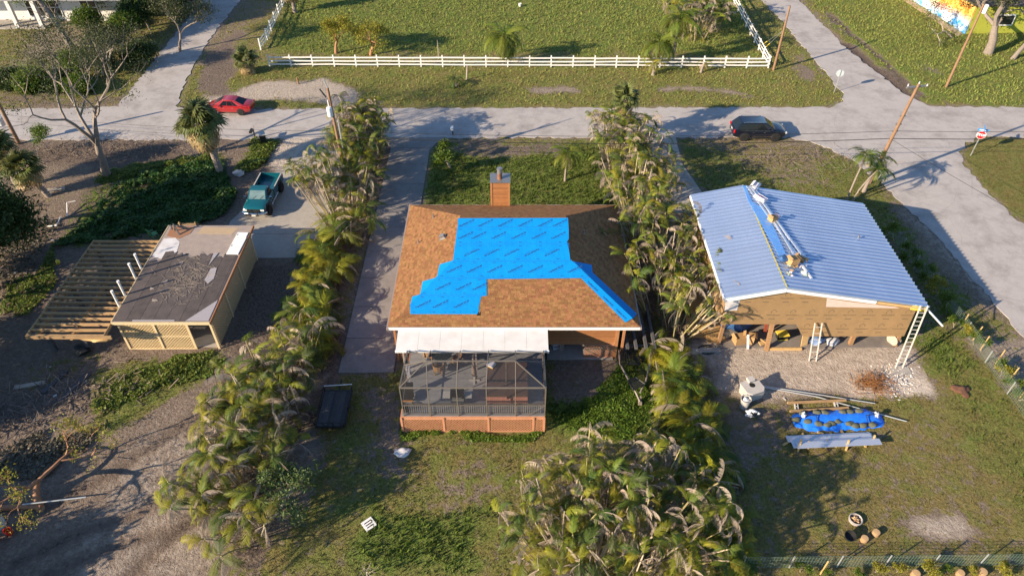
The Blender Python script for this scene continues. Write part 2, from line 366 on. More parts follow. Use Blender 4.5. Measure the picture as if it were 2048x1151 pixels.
# roads as thin sheets with ragged edges
def sheet(name,poly,z,mat,jit=.2,step=.5,th=.06):
    P=[]
    for i in range(len(poly)):
        a=Vector(poly[i]); b=Vector(poly[(i+1)%len(poly)]); k=max(1,min(160,int((b-a).length/step)))
        for q in range(k):
            c=a.lerp(b,q/k); P.append((c.x+R.uniform(-jit,jit),c.y+R.uniform(-jit,jit),z))
    mb=MB(); mb.slab(P,th,(0,0,1)); me=mb.mesh(name,mat)
    o=link(name,me); o['kind']='structure'; return o
def pave(name,a,b,stain,scale=1.2,stainamt=.5,crack=True):
    m=bpy.data.materials.new(name); m.use_nodes=True
    global n,l,tc
    t=m.node_tree; n=t.nodes; l=t.links; p=n['Principled BSDF']; tc=n.new('ShaderNodeTexCoord'); p.inputs['Roughness'].default_value=.9; p.inputs['Specular IOR Level'].default_value=.25
    c=MX(MR(N(scale,6,.7),.3,.7),a,b); c=MX(MR(N(60.,3,.7),.4,.7,0,.35),c,stain); c=MX(MR(N(.35,5,.75),.47,.70,0,stainamt),c,stain); c=MX(MR(N(5.,5,.8),.55,.72,0,.5),c,stain)
    if crack:
        vo=n.new('ShaderNodeTexVoronoi'); vo.feature='DISTANCE_TO_EDGE'; vo.inputs['Scale'].default_value=.23
        mp=n.new('ShaderNodeMixRGB'); nz=n.new('ShaderNodeTexNoise'); nz.inputs['Scale'].default_value=1.1; l.new(tc.outputs['Object'],nz.inputs['Vector'])
        mp.inputs[0].default_value=.06; l.new(tc.outputs['Object'],mp.inputs[1]); l.new(nz.outputs[1],mp.inputs[2]); l.new(mp.outputs[0],vo.inputs['Vector'])
        c=MX(MR(vo.outputs[0],.0,.009,.28,0.),c,stain)
    l.new(c,p.inputs['Base Color'])
    bp=n.new('ShaderNodeBump'); bp.inputs['Strength'].default_value=.35; bp.inputs['Distance'].default_value=.02; l.new(N(45.),bp.inputs['Height']); l.new(bp.outputs[0],p.inputs['Normal'])
    return m
m_road=pave('worn_asphalt',(.45,.415,.39),(.385,.355,.335),(.23,.205,.19),1.2,.8)
m_agg=pave('exposed_aggregate',(.29,.265,.25),(.23,.21,.195),(.14,.125,.115),3.,.6,False)
m_conc=pave('pale_concrete',(.40,.37,.33),(.33,.305,.275),(.2,.18,.16),1.5,.4,False)
sheet('road',ROADS['road'],.02,m_road)
# the drives are cast in bays with open joints
def bays(name,poly,z,mat,cuts):
    root=link(name,None); root['kind']='structure'; ys_=[p[1] for p in poly]; lo,hi=min(ys_),max(ys_)
    ed=[lo]+[c for c in cuts if lo<c<hi]+[hi]
    for a,b in zip(ed[:-1],ed[1:]):
        c=clip(clip(poly,0,-1,-(a+.02)),0,1,b-.02)
        c=[p for i,p in enumerate(c) if (Vector(p)-Vector(c[i-1])).length>1e-3]
        link('concrete_bay',MB().slab([(x,y,z) for x,y in c],.08,(0,0,1)).mesh('concrete_bay',mat),root)
    return root
bays('driveway',ROADS['driveway'],.045,m_agg,[33.4,36.5,39.6,42.7,45.8,48.9,52,55.2,58])
bays('concrete_pad',ROADS['concrete_pad'],.05,m_conc,[44.9,48.2,52.3,55.6])
bays('concrete_drive',ROADS['concrete_drive'],.045,m_conc,[49.5,53,56.5])
# grass blades and weeds: nobody could count them
def tufts(name,N_,ylo,yhi,hs,test,cd,cl,label):
    px_=NR.uniform(-62,64,N_*5); py=NR.uniform(ylo,yhi,N_*5)
    i=((py-6)/DX).astype(int); j=((px_+84)/DX).astype(int)
    ok=test(i,j)&(RMASK[i,j]<.5)&(np.abs(px_)<py*.80+14); ok&=~BLD(px_,py)
    px_=px_[ok][:N_]; py=py[ok][:N_]; i=i[ok][:N_]; j=j[ok][:N_]; k=len(px_); pz=Z[i,j]-.01
    nb=3; px_=np.repeat(px_,nb)+NR.normal(0,.05,k*nb); py=np.repeat(py,nb)+NR.normal(0,.05,k*nb); pz=np.repeat(pz,nb); lu=np.repeat(lush[i,j],nb); k*=nb
    a=NR.uniform(0,6.283,k); h=NR.uniform(hs[0],hs[1],k)*(.6+.7*lu); wd=h*.16+.012; b=NR.uniform(0,6.283,k); ln=h*NR.uniform(.2,.9,k)
    P=np.stack([np.stack([px_-np.cos(a)*wd,py-np.sin(a)*wd,pz],-1),np.stack([px_+np.cos(a)*wd,py+np.sin(a)*wd,pz],-1),np.stack([px_+np.cos(b)*ln,py+np.sin(b)*ln,pz+h],-1)],1).reshape(-1,3)
    me=bpy.data.meshes.new(name); me.vertices.add(len(P)); me.vertices.foreach_set('co',P.ravel()); me.loops.add(k*3); me.loops.foreach_set('vertex_index',np.arange(k*3,dtype=np.int32))
    me.polygons.add(k); me.polygons.foreach_set('loop_start',np.arange(0,k*3,3,dtype=np.int32)); me.polygons.foreach_set('loop_total',np.full(k,3,np.int32)); me.update(calc_edges=True)
    f=np.clip(lu+NR.normal(0,.22,k),0,1)[:,None]; c=np.array(cd)*(1-f)+np.array(cl)*f; c*=NR.uniform(.6,1.35,(k,1)); c=np.concatenate([c,np.ones((k,1))],1)
    a=me.color_attributes.new('tint','FLOAT_COLOR','POINT'); a.data.foreach_set('color',np.repeat(c,3,0).astype(np.float32).ravel())
    me.materials.append(M('grass_blades',(1,1,1),attr='tint',rough=.7,transl=.3,spec=.2))
    return props(link(name,me),label,'grass',kind='stuff')
BRECT=[(-7.0,2.2,25.6,31.7),(-7,7,31.5,43.4),(-25.4,-19.3,32.3,41.8),(13.4,26,32.3,43.4)]
def BLD(x,y):
    r=np.zeros(x.shape,bool)
    for a,b,c,d in BRECT: r|=(x>a)&(x<b)&(y>c)&(y<d)
    return r
tufts('grass',30000,66,97,(.12,.26),lambda i,j:grass[i,j]>NR.uniform(.25,1.05,len(i)),(.30,.25,.09),(.22,.28,.06),'grass of the field and verges across the road')
tufts('grass',70000,14,62,(.04,.13),lambda i,j:grass[i,j]>NR.uniform(.25,1.05,len(i)),(.19,.15,.06),(.075,.12,.018),'short grass, dry and green, growing over the yards')
tufts('weeds',26000,14,62,(.10,.26),lambda i,j:(grass[i,j]*lush[i,j])>NR.uniform(.42,.95,len(i)),(.13,.13,.03),(.085,.14,.018),'taller green weeds growing in the grass of the yards')
# ================================================================ the brown house
m_shing=M('tan_brown_shingles',(.285,.142,.062),(.23,.114,.05),scale=3,rough=.95,rnd=.24,rmode='island',bump=.5,bscale=60,spec=.15,hue=.012)
m_under=M('roof_deck',(.12,.08,.05)); m_blue=M('blue_underlayment',(.001,.20,.56),(.002,.24,.62),scale=1.2,rough=.65,bump=.6,bscale=3,spec=.15)
m_ink=M('dark_blue_print',(.006,.06,.20),rough=.7); m_white=M('white_metal',(.80,.79,.77),(.72,.70,.67),scale=2,rough=.45)
m_cedar=M('cedar_siding',(.34,.145,.052),(.27,.11,.04),scale=4,rough=.75,rnd=.18,bump=.3,bscale=25); m_cedarp=M('cedar_trim',(.40,.19,.08),(.32,.14,.06),scale=5,rough=.8,bump=.2)
m_latt=M('terracotta_stained_lattice',(.52,.25,.14),(.42,.19,.10),scale=3,rough=.8); m_dark=M('dark_void',(.012,.011,.010),rough=1)
m_gut=M('grey_brown_gutter',(.30,.24,.21),rough=.5); m_galv=M('galvanised_metal',(.40,.39,.38),(.30,.29,.28),scale=8,rough=.4,metal=.7)
def tiles(mb,org,ux,uy,nrm,conv,ex,tw,lift=.016):
    """rows of shingles over a convex polygon conv given in (s,t) along ux, uy from org"""
    s0=min(p[0] for p in conv); s1=max(p[0] for p in conv); t0=min(p[1] for p in conv); t1=max(p[1] for p in conv)
    hp=[]; n=len(conv); ar=sum(conv[i][0]*conv[(i+1)%n][1]-conv[(i+1)%n][0]*conv[i][1] for i in range(n)); sg=1 if ar>0 else -1
    for i in range(n):
        p,q=conv[i],conv[(i+1)%n]; a=sg*(q[1]-p[1]); b=-sg*(q[0]-p[0]); hp.append((a,b,a*p[0]+b*p[1]))
    for r in range(math.floor(t0/ex),math.ceil(t1/ex)):
        off=((r*7)%3)*tw/3+R.uniform(-.02,.02); k=math.floor((s0-off)/tw)
        x=off+k*tw
        while x<s1:
            wd=tw*R.choice((.8,1,1,1.25)); q=[(x,r*ex),(x+wd-.006,r*ex),(x+wd-.006,(r+1)*ex),(x,(r+1)*ex)]; x+=wd
            for h in hp:
                q=clip(q,*h)
                if len(q)<3: break
            if len(q)<3: continue
            li=lift*R.uniform(.7,1.3); top=[org+ux*p[0]+uy*p[1]+nrm*(.004+li*(1-(p[1]-r*ex)/ex)) for p in q]
            mb.add(top,[tuple(range(len(q)))])
            low=[i for i,p in enumerate(q) if abs(p[1]-r*ex)<1e-6]
            if len(low)==2:
                a,b=low; mb.add([top[a],top[b],top[b]-nrm*.02,top[a]-nrm*.02],[(0,3,2,1)])
x0,x1,y0,y1,ze,S=-7.65,7.9,31.0,43.95,3.5,.488
yr=(y0+y1)/2; zr=ze+S*(yr-y0); gL,gR=-3.55,3.7; zl=ze+S*(gL-x0); zR=ze+S*(x1-gR); aL=gL-x0; aR=x1-gR
house=thing('house','brown shingled hip roof house with blue roofing sheets at the centre of the picture','house',(0,37,0))
k=math.hypot(1,S); nF=Vector((0,-S,1))/k; nB=Vector((0,S,1))/k; nL=Vector((-S,0,1))/k; nR=Vector((S,0,1))/k
uF=Vector((0,1,S))/k; uB=Vector((0,-1,S))/k; uL=Vector((1,0,S))/k; uR=Vector((-1,0,S))/k
W=x1-x0; D=y1-y0; hgt=(yr-y0)*k
roofs={}
def roofplane(name,org,ux,uy,nrm,convs,poly3):
    mb=MB(); mb.slab(poly3,.10,nrm); p=part(name,mb,m_under,house); roofs[name]=p
    ms=MB()
    for c in convs: tiles(ms,org,ux,uy,nrm,c,.15,.22)
    part('shingles',ms,m_shing,p,kind='stuff')
V3=Vector
roofplane('roof_slope',V3((x0,y0,ze)),V3((1,0,0)),uF,nF,[[(0,0),(W,0),(gR-x0,aR*k),(gL-x0,aL*k)],[(gL-x0,aL*k),(gR-x0,aR*k),(gR-x0,hgt),(gL-x0,hgt)]],
 [(x0,y0,ze),(x1,y0,ze),(gR,y0+aR,zR),(gR,yr,zr),(gL,yr,zr),(gL,y0+aL,zl)])
roofplane('roof_slope',V3((x1,y1,ze)),V3((-1,0,0)),uB,nB,[[(0,0),(W,0),(x1-gL,aL*k),(x1-gR,aR*k)],[(x1-gR,aR*k),(x1-gL,aL*k),(x1-gL,hgt),(x1-gR,hgt)]],
 [(x0,y1,ze),(x1,y1,ze),(gR,y1-aR,zR),(gR,yr,zr),(gL,yr,zr),(gL,y1-aL,zl)])
roofplane('roof_slope',V3((x0,y1,ze)),V3((0,-1,0)),uL,nL,[[(0,0),(D,0),(D-aL,aL*k),(aL,aL*k)]],[(x0,y0,ze),(x0,y1,ze),(gL,y1-aL,zl),(gL,y0+aL,zl)])
roofplane('roof_slope',V3((x1,y0,ze)),V3((0,1,0)),uR,nR,[[(0,0),(D,0),(D-aR,aR*k),(aR,aR*k)]],[(x1,y0,ze),(x1,y1,ze),(gR,y1-aR,zR),(gR,y0+aR,zR)])
for gx,a,z,s in ((gL,aL,zl,1),(gR,aR,zR,-1)):
    part('gable',MB().slab([(gx+s*.05,y0+a,z-.05),(gx+s*.05,yr,zr-.05),(gx+s*.05,y1-a,z-.05)],.05,(-s,0,0)),m_cedarp,house)
mb=MB(); mb.box(x0-.10,x0-.005,y0-.1,y1+.1,ze-.17,ze-.02); part('gutter',mb,m_gut,house)
mb=MB(); mb.box(x1+.005,x1+.10,y0-.1,y1+.1,ze-.17,ze-.02); part('gutter',mb,m_gut,house)
part('fascia',MB().box(x0,x1,y0-.07,y0-.003,ze-.2,ze-.02),m_white,house); part('fascia',MB().box(x0,x1,y1+.003,y1+.07,ze-.2,ze-.02),m_white,house)
part('soffit',MB().box(x0+.01,x1-.01,y0+.01,y1-.01,ze-.24,ze-.20),m_cedarp,house)
# walls
wall=part('wall',MB().box(-6.85,6.75,31.75,43.3,1.42,3.24),m_cedarp,house)
z=1.40
for i in range(12):
    for a,b in ((2.25,6.62),):
        part('siding_board',MB().obox(((a+b)/2,31.73,z+.078),(b-a,.03,.15),(rad(-4),0,0)),m_cedar,wall)
    z+=.153
for (xa,xb) in ((6.6,6.82),(7.05,7.2)): part('corner_post',MB().box(xa,xb,31.66,31.8,.0,3.27),m_cedarp,house)
part('floor_beam',MB().box(-6.85,6.75,31.72,43.3,1.2,1.418),m_cedarp,house)
for X in (-6.6,-3.3,0,3.3,6.5):
    for Y in (32.4,36.5,40.5,43): part('pier',MB().box(X-.15,X+.15,Y-.15,Y+.15,-.1,1.2),m_gut,house)
part('slab_floor',MB().box(2.3,6.6,31.5,43,-.08,.06),m_conc,house)
def lattice(mb,o,ux,uy,w_,h,pitch=.13,sw=.035,th=.012):
    ux,uy=V3(ux),V3(uy); nn=ux.cross(uy); o=V3(o)
    for sgn,lay in ((1,0),(-1,th)):
        c=-h if sgn>0 else 0
        while c<(w_ if sgn>0 else w_+h):
            # line s = c + sgn*t
            ts=[0,h]; lo=max(0,(-c)/sgn if sgn>0 else c-w_); hi=min(h,(w_-c) if sgn>0 else c)
            if hi-lo>.03:
                a=o+ux*(c+sgn*lo)+uy*lo+nn*lay; b=o+ux*(c+sgn*hi)+uy*hi+nn*lay
                mb.beam(a,b,sw,th,nn)
            c+=pitch
    return mb
part('lattice_skirt',lattice(MB(),(4.7,31.7,.05),(1,0,0),(0,0,1),1.9,1.15,.17,.036),m_latt,house,kind='stuff')
for z in (.02,1.17): part('skirt_rail',MB().box(4.65,6.6,31.64,31.70,z,z+.07),m_latt,house)
part('lattice_skirt',lattice(MB(),(-6.95,31.6,.05),(0,1,0),(0,0,1),11.5,1.15,.16),m_latt,house,kind='stuff')
part('lattice_screen',lattice(MB(),(-7.35,31.5,0.1),(1,0,0),(0,0,1),.5,1.3,.14),m_latt,house,kind='stuff')
for X in (-7.4,-6.85): part('porch_post',MB().box(X-.06,X+.06,31.42,31.54,-.05,3.27),m_cedarp,house)
# roof vents and chimney
for u,v in ((867,435),(837,486)):
    q=GP(u,v,V3((x0,y0,ze)),nL); part('vent_pipe',MB().lathe([(.09,-.05),(.09,.02),(.05,.03),(.05,.28),(.035,.28)],q,10),m_galv,house,smooth=40)
q=GP(886,475,V3((x0,y0,ze)),nL); mb=MB(); mb.obox(q+nL*.12,(.34,.30,.22),(0,-math.atan(S),0)); mb.obox(q+nL*.02,(.5,.48,.03),(0,-math.atan(S),0)); part('roof_vent',mb,m_galv,house)
q=GP(1168,466,V3((x1,y0,ze)),nR); part('vent_pipe',MB().lathe([(.09,-.05),(.09,.02),(.045,.03),(.045,.25)],q,10),m_galv,house,smooth=40)
ch=part('chimney',MB().box(-1.52,-.22,43.66,44.7,-.1,5.70),m_cedarp,house)
z=3.3
while z<5.6:
    part('siding_board',MB().obox((-.87,43.64,z+.085),(1.22,.03,.165),(rad(-4),0,0)),m_cedar,ch); z+=.166
for X in (-1.54,-.24): part('corner_trim',MB().box(X-.05,X+.09,43.60,43.68,3.2,5.70),m_cedarp,ch)
part('chimney_cap',MB().box(-1.62,-.12,43.55,44.8,5.702,5.78),m_galv,ch)
mb=MB(); mb.lathe([(.21,5.78),(.17,5.84),(.17,6.22)],(-.9,44.1,0),14); part('flue_pipe',mb,M('rusty_flue',(.22,.09,.04),(.15,.07,.04),rough=.7),ch,smooth=40)
mb=MB(); mb.lathe([(.17,6.22),(.20,6.24),(.20,6.40),(.15,6.42),(.15,6.50),(.22,6.52),(.22,6.62),(.0,6.66)],(-.9,44.1,0),14); part('flue_cap',mb,m_galv,ch,smooth=40)
# blue sheets over the opened part of the roof
def z1(x,y): return (750+x/3.596,370+y/3.596)
und=part('underlayment',MB().slab([GP(*z1(x,y),V3((x0,y0,ze))+nF*.026,nF) for x,y in ((600,245),(1385,243),(1400,545),(1300,640),(800,650),(740,900),(300,900),(560,545))],.012,nF),m_blue,house)
def sheetpoly(pts,pt,nrm,off): return MB().slab([GP(*z1(x,y),pt+nrm*off,nrm) for x,y in pts],.014,nrm)
pF=V3((x0,y0,ze)); pL=V3((x0,y0,ze)); pR=V3((x1,y0,ze))
rows=[([(596,238),(1388,236),(1393,312),(596,312)],.075),([(596,300),(1393,298),(1394,400),(1384,418),(1386,430),(593,432)],.066),([(594,415),(1384,414),(1396,470),(1406,545),(562,550),(586,515),(591,470)],.057),
 ([(561,540),(1407,536),(1432,557),(1543,662),(1482,668),(803,675),(444,664)],.048),([(444,655),(803,660),(804,795),(745,799),(322,793)],.039),([(322,782),(748,790),(746,906),(735,927),(254,926),(252,858)],.030)]
for pts,off in rows:
    part('sheet_row',sheetpoly(pts,pF,nF,off),m_blue,und)
for pts,off in (([(561,540),(464,570),(446,656),(452,656)],.048),([(444,662),(342,692),(324,786),(330,786)],.039),([(324,785),(268,800),(254,858)],.030)):
    part('sheet_flap',sheetpoly(pts,pL,nL,off),m_blue,und)
part('sheet_flap',sheetpoly([(1425,546),(1560,573),(1564,626),(1884,924),(1858,957)],pR,nR,.04),m_blue,und)
part('sheet_flap',sheetpoly([(1482,668),(1546,664),(1853,955),(1802,986)],pF,nF,.052),m_blue,und)
for a in ((1384,400),(735,924),):
    part('torn_corner',MB().slab([GP(*z1(a[0]+dx,a[1]+dy),pF+nF*.085,nF) for dx,dy in ((0,0),(14,-18),(12,14),(-4,12))],.006,nF),m_dark,und)
ts=text_mesh('TopShield RS-20',.16,m_ink,.15,.006)
def words(row,xs,y,flip=False):
    off=rows[row][1]+.004
    for x in xs:
        q=GP(*z1(x,y),pF+nF*off,nF); a=rad(27)+(math.pi if flip else 0)
        d=V3((1,0,0))*math.cos(a)+uF*math.sin(a); e=-V3((1,0,0))*math.sin(a)+uF*math.cos(a)
        o=lettering(ts,und,q,d,e)
        c=q-e*.13+d*.1; part('printed_rule',MB().add([c-d*.36-e*.008,c+d*.36-e*.008,c+d*.36+e*.008,c-d*.36+e*.008],[(0,1,2,3)]),m_ink,und)
words(0,(660,795,938,1082,1225,1330),272); words(1,(650,745,888,1033,1178,1318),362); words(2,(697,842,985,1130,1275),483,True)
words(3,(570,713,860,1007,1153,1300,1437),603); words(4,(488,637,755),728); words(5,(345,470,620),855)
mb=MB()
def dashes(xa,xb,y,off):
    x=xa; i=0
    while x<xb:
        ln=5.5 if i%8 else 17; c0=GP(*z1(x,y),pF+nF*off,nF); c1=GP(*z1(x+ln,y),pF+nF*off,nF)
        if i%8==0 or i%2: mb.add([c0,c1,c1+uF*(.022 if i%8 else .04),c0+uF*(.022 if i%8 else .04)],[(0,1,2,3)])
        x+=18; i+=1
for r,(xa,xb,y) in enumerate(((604,1380,294),(602,1380,411),(585,1395,532),(470,1520,654),(345,795,780),(270,725,912))): dashes(xa,xb,y,rows[r][1]+.004)
for r,(xa,xb,y) in enumerate(((604,1380,320),(602,1378,437),(560,1400,558),(450,795,681),(330,740,805))): dashes(xa,xb,y,rows[r+1][1]+.004)
part('printed_dashes',mb,m_ink,und,kind='stuff')
m_lap=M('lap_line_blue',(.002,.12,.40),rough=.7)
for r,(xa,xb,y) in enumerate(((600,1390,302),(598,1386,421),(575,1400,545),(455,1500,668),(332,800,793))):
    a,b=[GP(*z1(x,y),pF+nF*(rows[r][1]+.004),nF) for x in (xa,xb)]; part('lap_line',MB().add([a,b,b+uF*.022,a+uF*.022],[(0,1,2,3)]),m_lap,und)
hd=(GP(*z1(1853,955),pF,nF)-GP(*z1(1425,546),pF,nF)).normalized()
th_=text_mesh('TopShield RS-20',.13,m_ink,.15,.006)
for x,y in ((1580,715),(1690,822),(1785,915)):
    q=GP(*z1(x-15,y+10),pF+nF*.058,nF); lettering(th_,und,q,(hd-uF*.0),nF.cross(hd))
# ================================================================ patio roof, deck and screen cage
patio=thing('patio_roof','flat white panelled patio roof along the eave of the brown house','roof',(-2.4,30,3.1))
for i in range(7):
    a=-7.02+i*1.318; b=a+1.31
    part('roof_panel',MB().slab([(a,29.38,3.16),(b,29.38,3.16),(b,30.93,3.36),(a,30.93,3.36)],.07,(0,-.12,1)),M('stained_white_panel',(.68,.67,.65),(.56,.54,.51),scale=1.1,rough=.5),patio)
part('edge_trim',MB().box(-7.05,2.24,29.29,29.375,3.02,3.165),m_white,patio)
for X in (-6.6,-2.2,1.9): part('post',MB().box(X-.05,X+.05,29.4,29.5,1.34,3.06),m_gut,patio)
m_deck=M('weathered_deck_boards',(.30,.30,.31),(.22,.22,.23),scale=3,rough=.8,rnd=.12,bump=.3,bscale=30)
deck=thing('deck','raised grey board deck with terracotta lattice skirt','deck',(-2.3,28.5,0))
y=25.84
while y<31.6:
    part('deck_board',MB().box(-6.42,1.86,y,y+.134,1.29,1.33),m_deck,deck); y+=.14
part('rim_beam',MB().box(-6.5,1.92,25.76,25.838,1.10,1.34),m_latt,deck); part('rim_beam',MB().box(1.87,1.94,25.84,31.6,1.10,1.335),m_latt,deck); part('rim_beam',MB().box(-6.5,-6.43,25.84,31.6,1.10,1.335),m_latt,deck)
for X in (-6.46,-4.0,-1.38,1.26,1.88): part('skirt_post',MB().box(X-.06,X+.06,25.70,25.758,-.06,1.33),m_latt,deck)
part('skirt_rail',MB().box(-6.4,1.82,25.71,25.755,.0,.08),m_latt,deck)
for a,b in ((-6.4,-4.06),(-3.94,-1.44),(-1.32,1.2),(1.32,1.82)): part('lattice_skirt',lattice(MB(),(a,25.74,.08),(1,0,0),(0,0,1),b-a,1.03,.17,.036),m_latt,deck,kind='stuff')
part('lattice_skirt',lattice(MB(),(1.9,25.8,.0),(0,1,0),(0,0,1),5.8,1.1,.17,.036),m_latt,deck,kind='stuff')
m_bronze=M('bronze_aluminium_frame',(.17,.145,.12),(.13,.115,.095),scale=4,rough=.5); m_rail=M('grey_railing',(.42,.40,.37),rough=.6)
part('handrail',MB().box(-6.3,1.8,25.98,26.04,2.22,2.27),m_bronze,deck); part('handrail',MB().box(-6.3,1.8,25.99,26.03,1.42,1.46),m_bronze,deck)
bal=MB().box(-.012,.012,-.012,.012,0,.78).mesh('baluster',m_rail); x=-6.22
while x<1.78: link('baluster',bal,deck,V3((x,26.01,1.44))-deck.location); x+=.125
cage=thing('screen_enclosure','bronze framed screen cage with sloped top over the deck','screen cage',(-2.3,28,1.34))
m_scr=M('dark_insect_screen',(.035,.036,.04),rough=.9,alpha=.36)
zc,zt=3.84,4.42; XA,XB=-6.3,1.9; YA=25.86; U0,U1=-4.88,.2; YU=27.35; YB=29.28; xm=[-6.3,-4.7,-3.07,-1.42,.22,1.9]
def bar(a,b,w_=.055): part('frame_bar',MB().beam(a,b,w_,w_),m_bronze,cage)
for x in (XA,-4.75,-3.12,-1.45,.2,XB): bar((x,YA,1.34),(x,YA,zc))
bar((XA,YA,zc),(XB,YA,zc),.07); bar((XA,YA,2.3),(XB,YA,2.3),.045)
for X in (XA,XB):
    for Y,zz in ((27.6,3.5),(29.2,3.2)): bar((X,Y,1.34),(X,Y,zz))
    bar((X,YA,zc),(X,YB,3.2),.07); bar((X,YA,2.3),(X,YB,2.3),.04)
bar((U0,YU,zt),(U1,YU,zt),.065); bar((XA,YA,zc),(U0,YU,zt)); bar((XB,YA,zc),(U1,YU,zt))
xu=[U0,-3.1,-1.4,U1]
for xa_,xb_ in ((-4.75,U0),(-3.12,-3.1),(-1.45,-1.4),(.2,U1)): bar((xa_,YA,zc),(xb_,YU,zt)); bar((xb_,YU,zt),(xb_,YB,3.22))
bar((U0,YU,zt),(XA,27.9,3.46)); bar((U0,YU,zt),(XA+.5,YB,3.22)); bar((U1,YU,zt),(XB,28.2,3.4))
bar((.9,YA,1.36),(XB,YA,2.28),.02)
def scr(*P):
    part('screen_panel',MB().add(P,[tuple(range(len(P)))]),m_scr,cage)
xs5=[XA,-4.75,-3.12,-1.45,.2,XB]
for a,b in zip(xs5[:-1],xs5[1:]): scr((a,YA,1.36),(b,YA,1.36),(b,YA,2.28),(a,YA,2.28)); scr((a,YA,2.3),(b,YA,2.3),(b,YA,zc),(a,YA,zc))
for a,b,c,d in ((-4.75,-3.12,-3.1,U0),(-3.12,-1.45,-1.4,-3.1),(-1.45,.2,U1,-1.4)): scr((a,YA,zc),(b,YA,zc),(c,YU,zt),(d,YU,zt))
scr((XA,YA,zc),(-4.75,YA,zc),(U0,YU,zt)); scr((.2,YA,zc),(XB,YA,zc),(U1,YU,zt))
for a,b in zip(xu[:-1],xu[1:]): scr((a,YU,zt),(b,YU,zt),(b,YB,3.22),(a,YB,3.22))
scr((XA,YA,zc),(U0,YU,zt),(XA,27.9,3.46)); scr((XA,27.9,3.46),(U0,YU,zt),(XA+.5,YB,3.22),(XA,YB,3.2)); scr((XB,YA,zc),(XB,28.2,3.4),(U1,YU,zt)); scr((XB,28.2,3.4),(XB,YB,3.2),(U1,YB,3.22),(U1,YU,zt))
for X in (XA,XB): scr((X,YA,1.36),(X,YB,1.36),(X,YB,3.2),(X,YA,zc))
bar((-.35,YU,zt-.05),(-.35,YU-.02,2.4),.05); 
# things on the deck
zd=1.332
a=G(973,809,zd); b=G(1055,809,zd); c=G(973,722,2.27)
tub=thing('hot_tub','square hot tub with folded brown cover on the deck','hot tub',((a.x+b.x)/2,(a.y+c.y)/2,zd))
m_tub=M('pink_wood_cladding',(.50,.22,.17),(.42,.18,.14),scale=3,rough=.7,rnd=.1); m_cov=M('brown_vinyl_cover',(.115,.07,.055),(.09,.055,.045),scale=2,rough=.5,bump=.2,bscale=6)
part('shell',MB().box(a.x+.03,b.x-.03,a.y+.03,c.y-.03,zd,2.12),m_tub,tub)
x=a.x
while x<b.x-.05: part('cladding_slat',MB().box(x,min(x+.11,b.x),a.y-.012,a.y+.028,zd+.02,2.10),m_tub,tub); x+=.118
xm_=a.x+(b.x-a.x)*.52
part('cover_half',MB().slab([(a.x,a.y-.06,2.125),(xm_-.01,a.y-.06,2.125),(xm_-.01,c.y,2.125),(a.x,c.y,2.125)],-.13,(0,0,1)),m_cov,tub); part('cover_half',MB().slab([(xm_+.01,a.y-.06,2.125),(b.x,a.y-.06,2.125),(b.x,c.y,2.125),(xm_+.01,c.y,2.125)],-.13,(0,0,1)),m_cov,tub)
part('handle_strap',MB().box(xm_-.05,xm_+.05,a.y-.1,a.y-.062,1.98,2.16),m_dark,tub)
q=G(982,731,2.26); t_=thing('storage_box','small white lidded box with yellow base on the hot tub cover','box',q+V3((0,0,.004)),rad(-30))
part('base',MB().box(-.22,.22,-.18,.18,0,.10),M('yellow_plastic',(.75,.45,.05),rough=.5),t_,local=True); part('lid',MB().box(-.24,.24,-.2,.2,.1,.2),M('pale_lilac_plastic',(.7,.7,.78),rough=.4),t_,local=True)
q=G(916,806,zd); t_=thing('barbecue_grill','black barbecue grill with grey side shelves on the deck','grill',q)
part('cabinet',MB().box(-.38,.38,-.28,.28,.12,.78),M('steel_grey',(.30,.30,.30),rough=.4,metal=.5),t_,local=True)
part('hood',MB().add([(-.4,-.3,.78),(.4,-.3,.78),(.4,.3,.78),(-.4,.3,.78),(-.4,-.2,1.05),(.4,-.2,1.05),(.4,.25,1.1),(-.4,.25,1.1)],MB.BF),M('black_enamel',(.012,.012,.014),rough=.25),t_,local=True)
for s in (-1,1): part('side_shelf',MB().box(min(s*.41,s*.85),max(s*.41,s*.85),-.24,.24,.78,.82),m_rail,t_,local=True)
for sx in (-.3,.3):
    for sy in (-.2,.2): part('wheel',MB().lathe([(.0,-.03),(.07,-.03),(.07,.03),(0,.03)],(sx,sy,.071),10,(0,math.pi/2,0)),m_dark,t_,local=True)
part('hood_handle',MB().tube([(-.28,-.34,.92),(.28,-.34,.92)],.02),m_galv,t_,local=True)
q=G(885,722,zd); t_=thing('patio_table','round glass topped patio table under the screen cage','table',q)
part('table_top',MB().lathe([(.62,.70),(.64,.72),(.62,.735)],(0,0,0),20),M('dark_glass',(.03,.04,.04),rough=.15),t_,local=True)
for a_ in range(4): part('leg',MB().tube([(.45*math.cos(a_*1.571+.7),.45*math.sin(a_*1.571+.7),0),(.2*math.cos(a_*1.571+.7),.2*math.sin(a_*1.571+.7),.70)],.025),m_dark,t_,local=True)
o=solo('bowl',MB().lathe([(.06,0),(.13,.05),(.15,.09),(.13,.09),(.05,.02)],q+V3((-.1,.25,.737)),12),M('turquoise_glaze',(.02,.35,.42),rough=.3),'small turquoise bowl on the glass patio table','bowl',smooth=40)
m_wick=M('tan_wicker',(.34,.20,.10),(.25,.14,.07),scale=20,rough=.8,bump=.4)
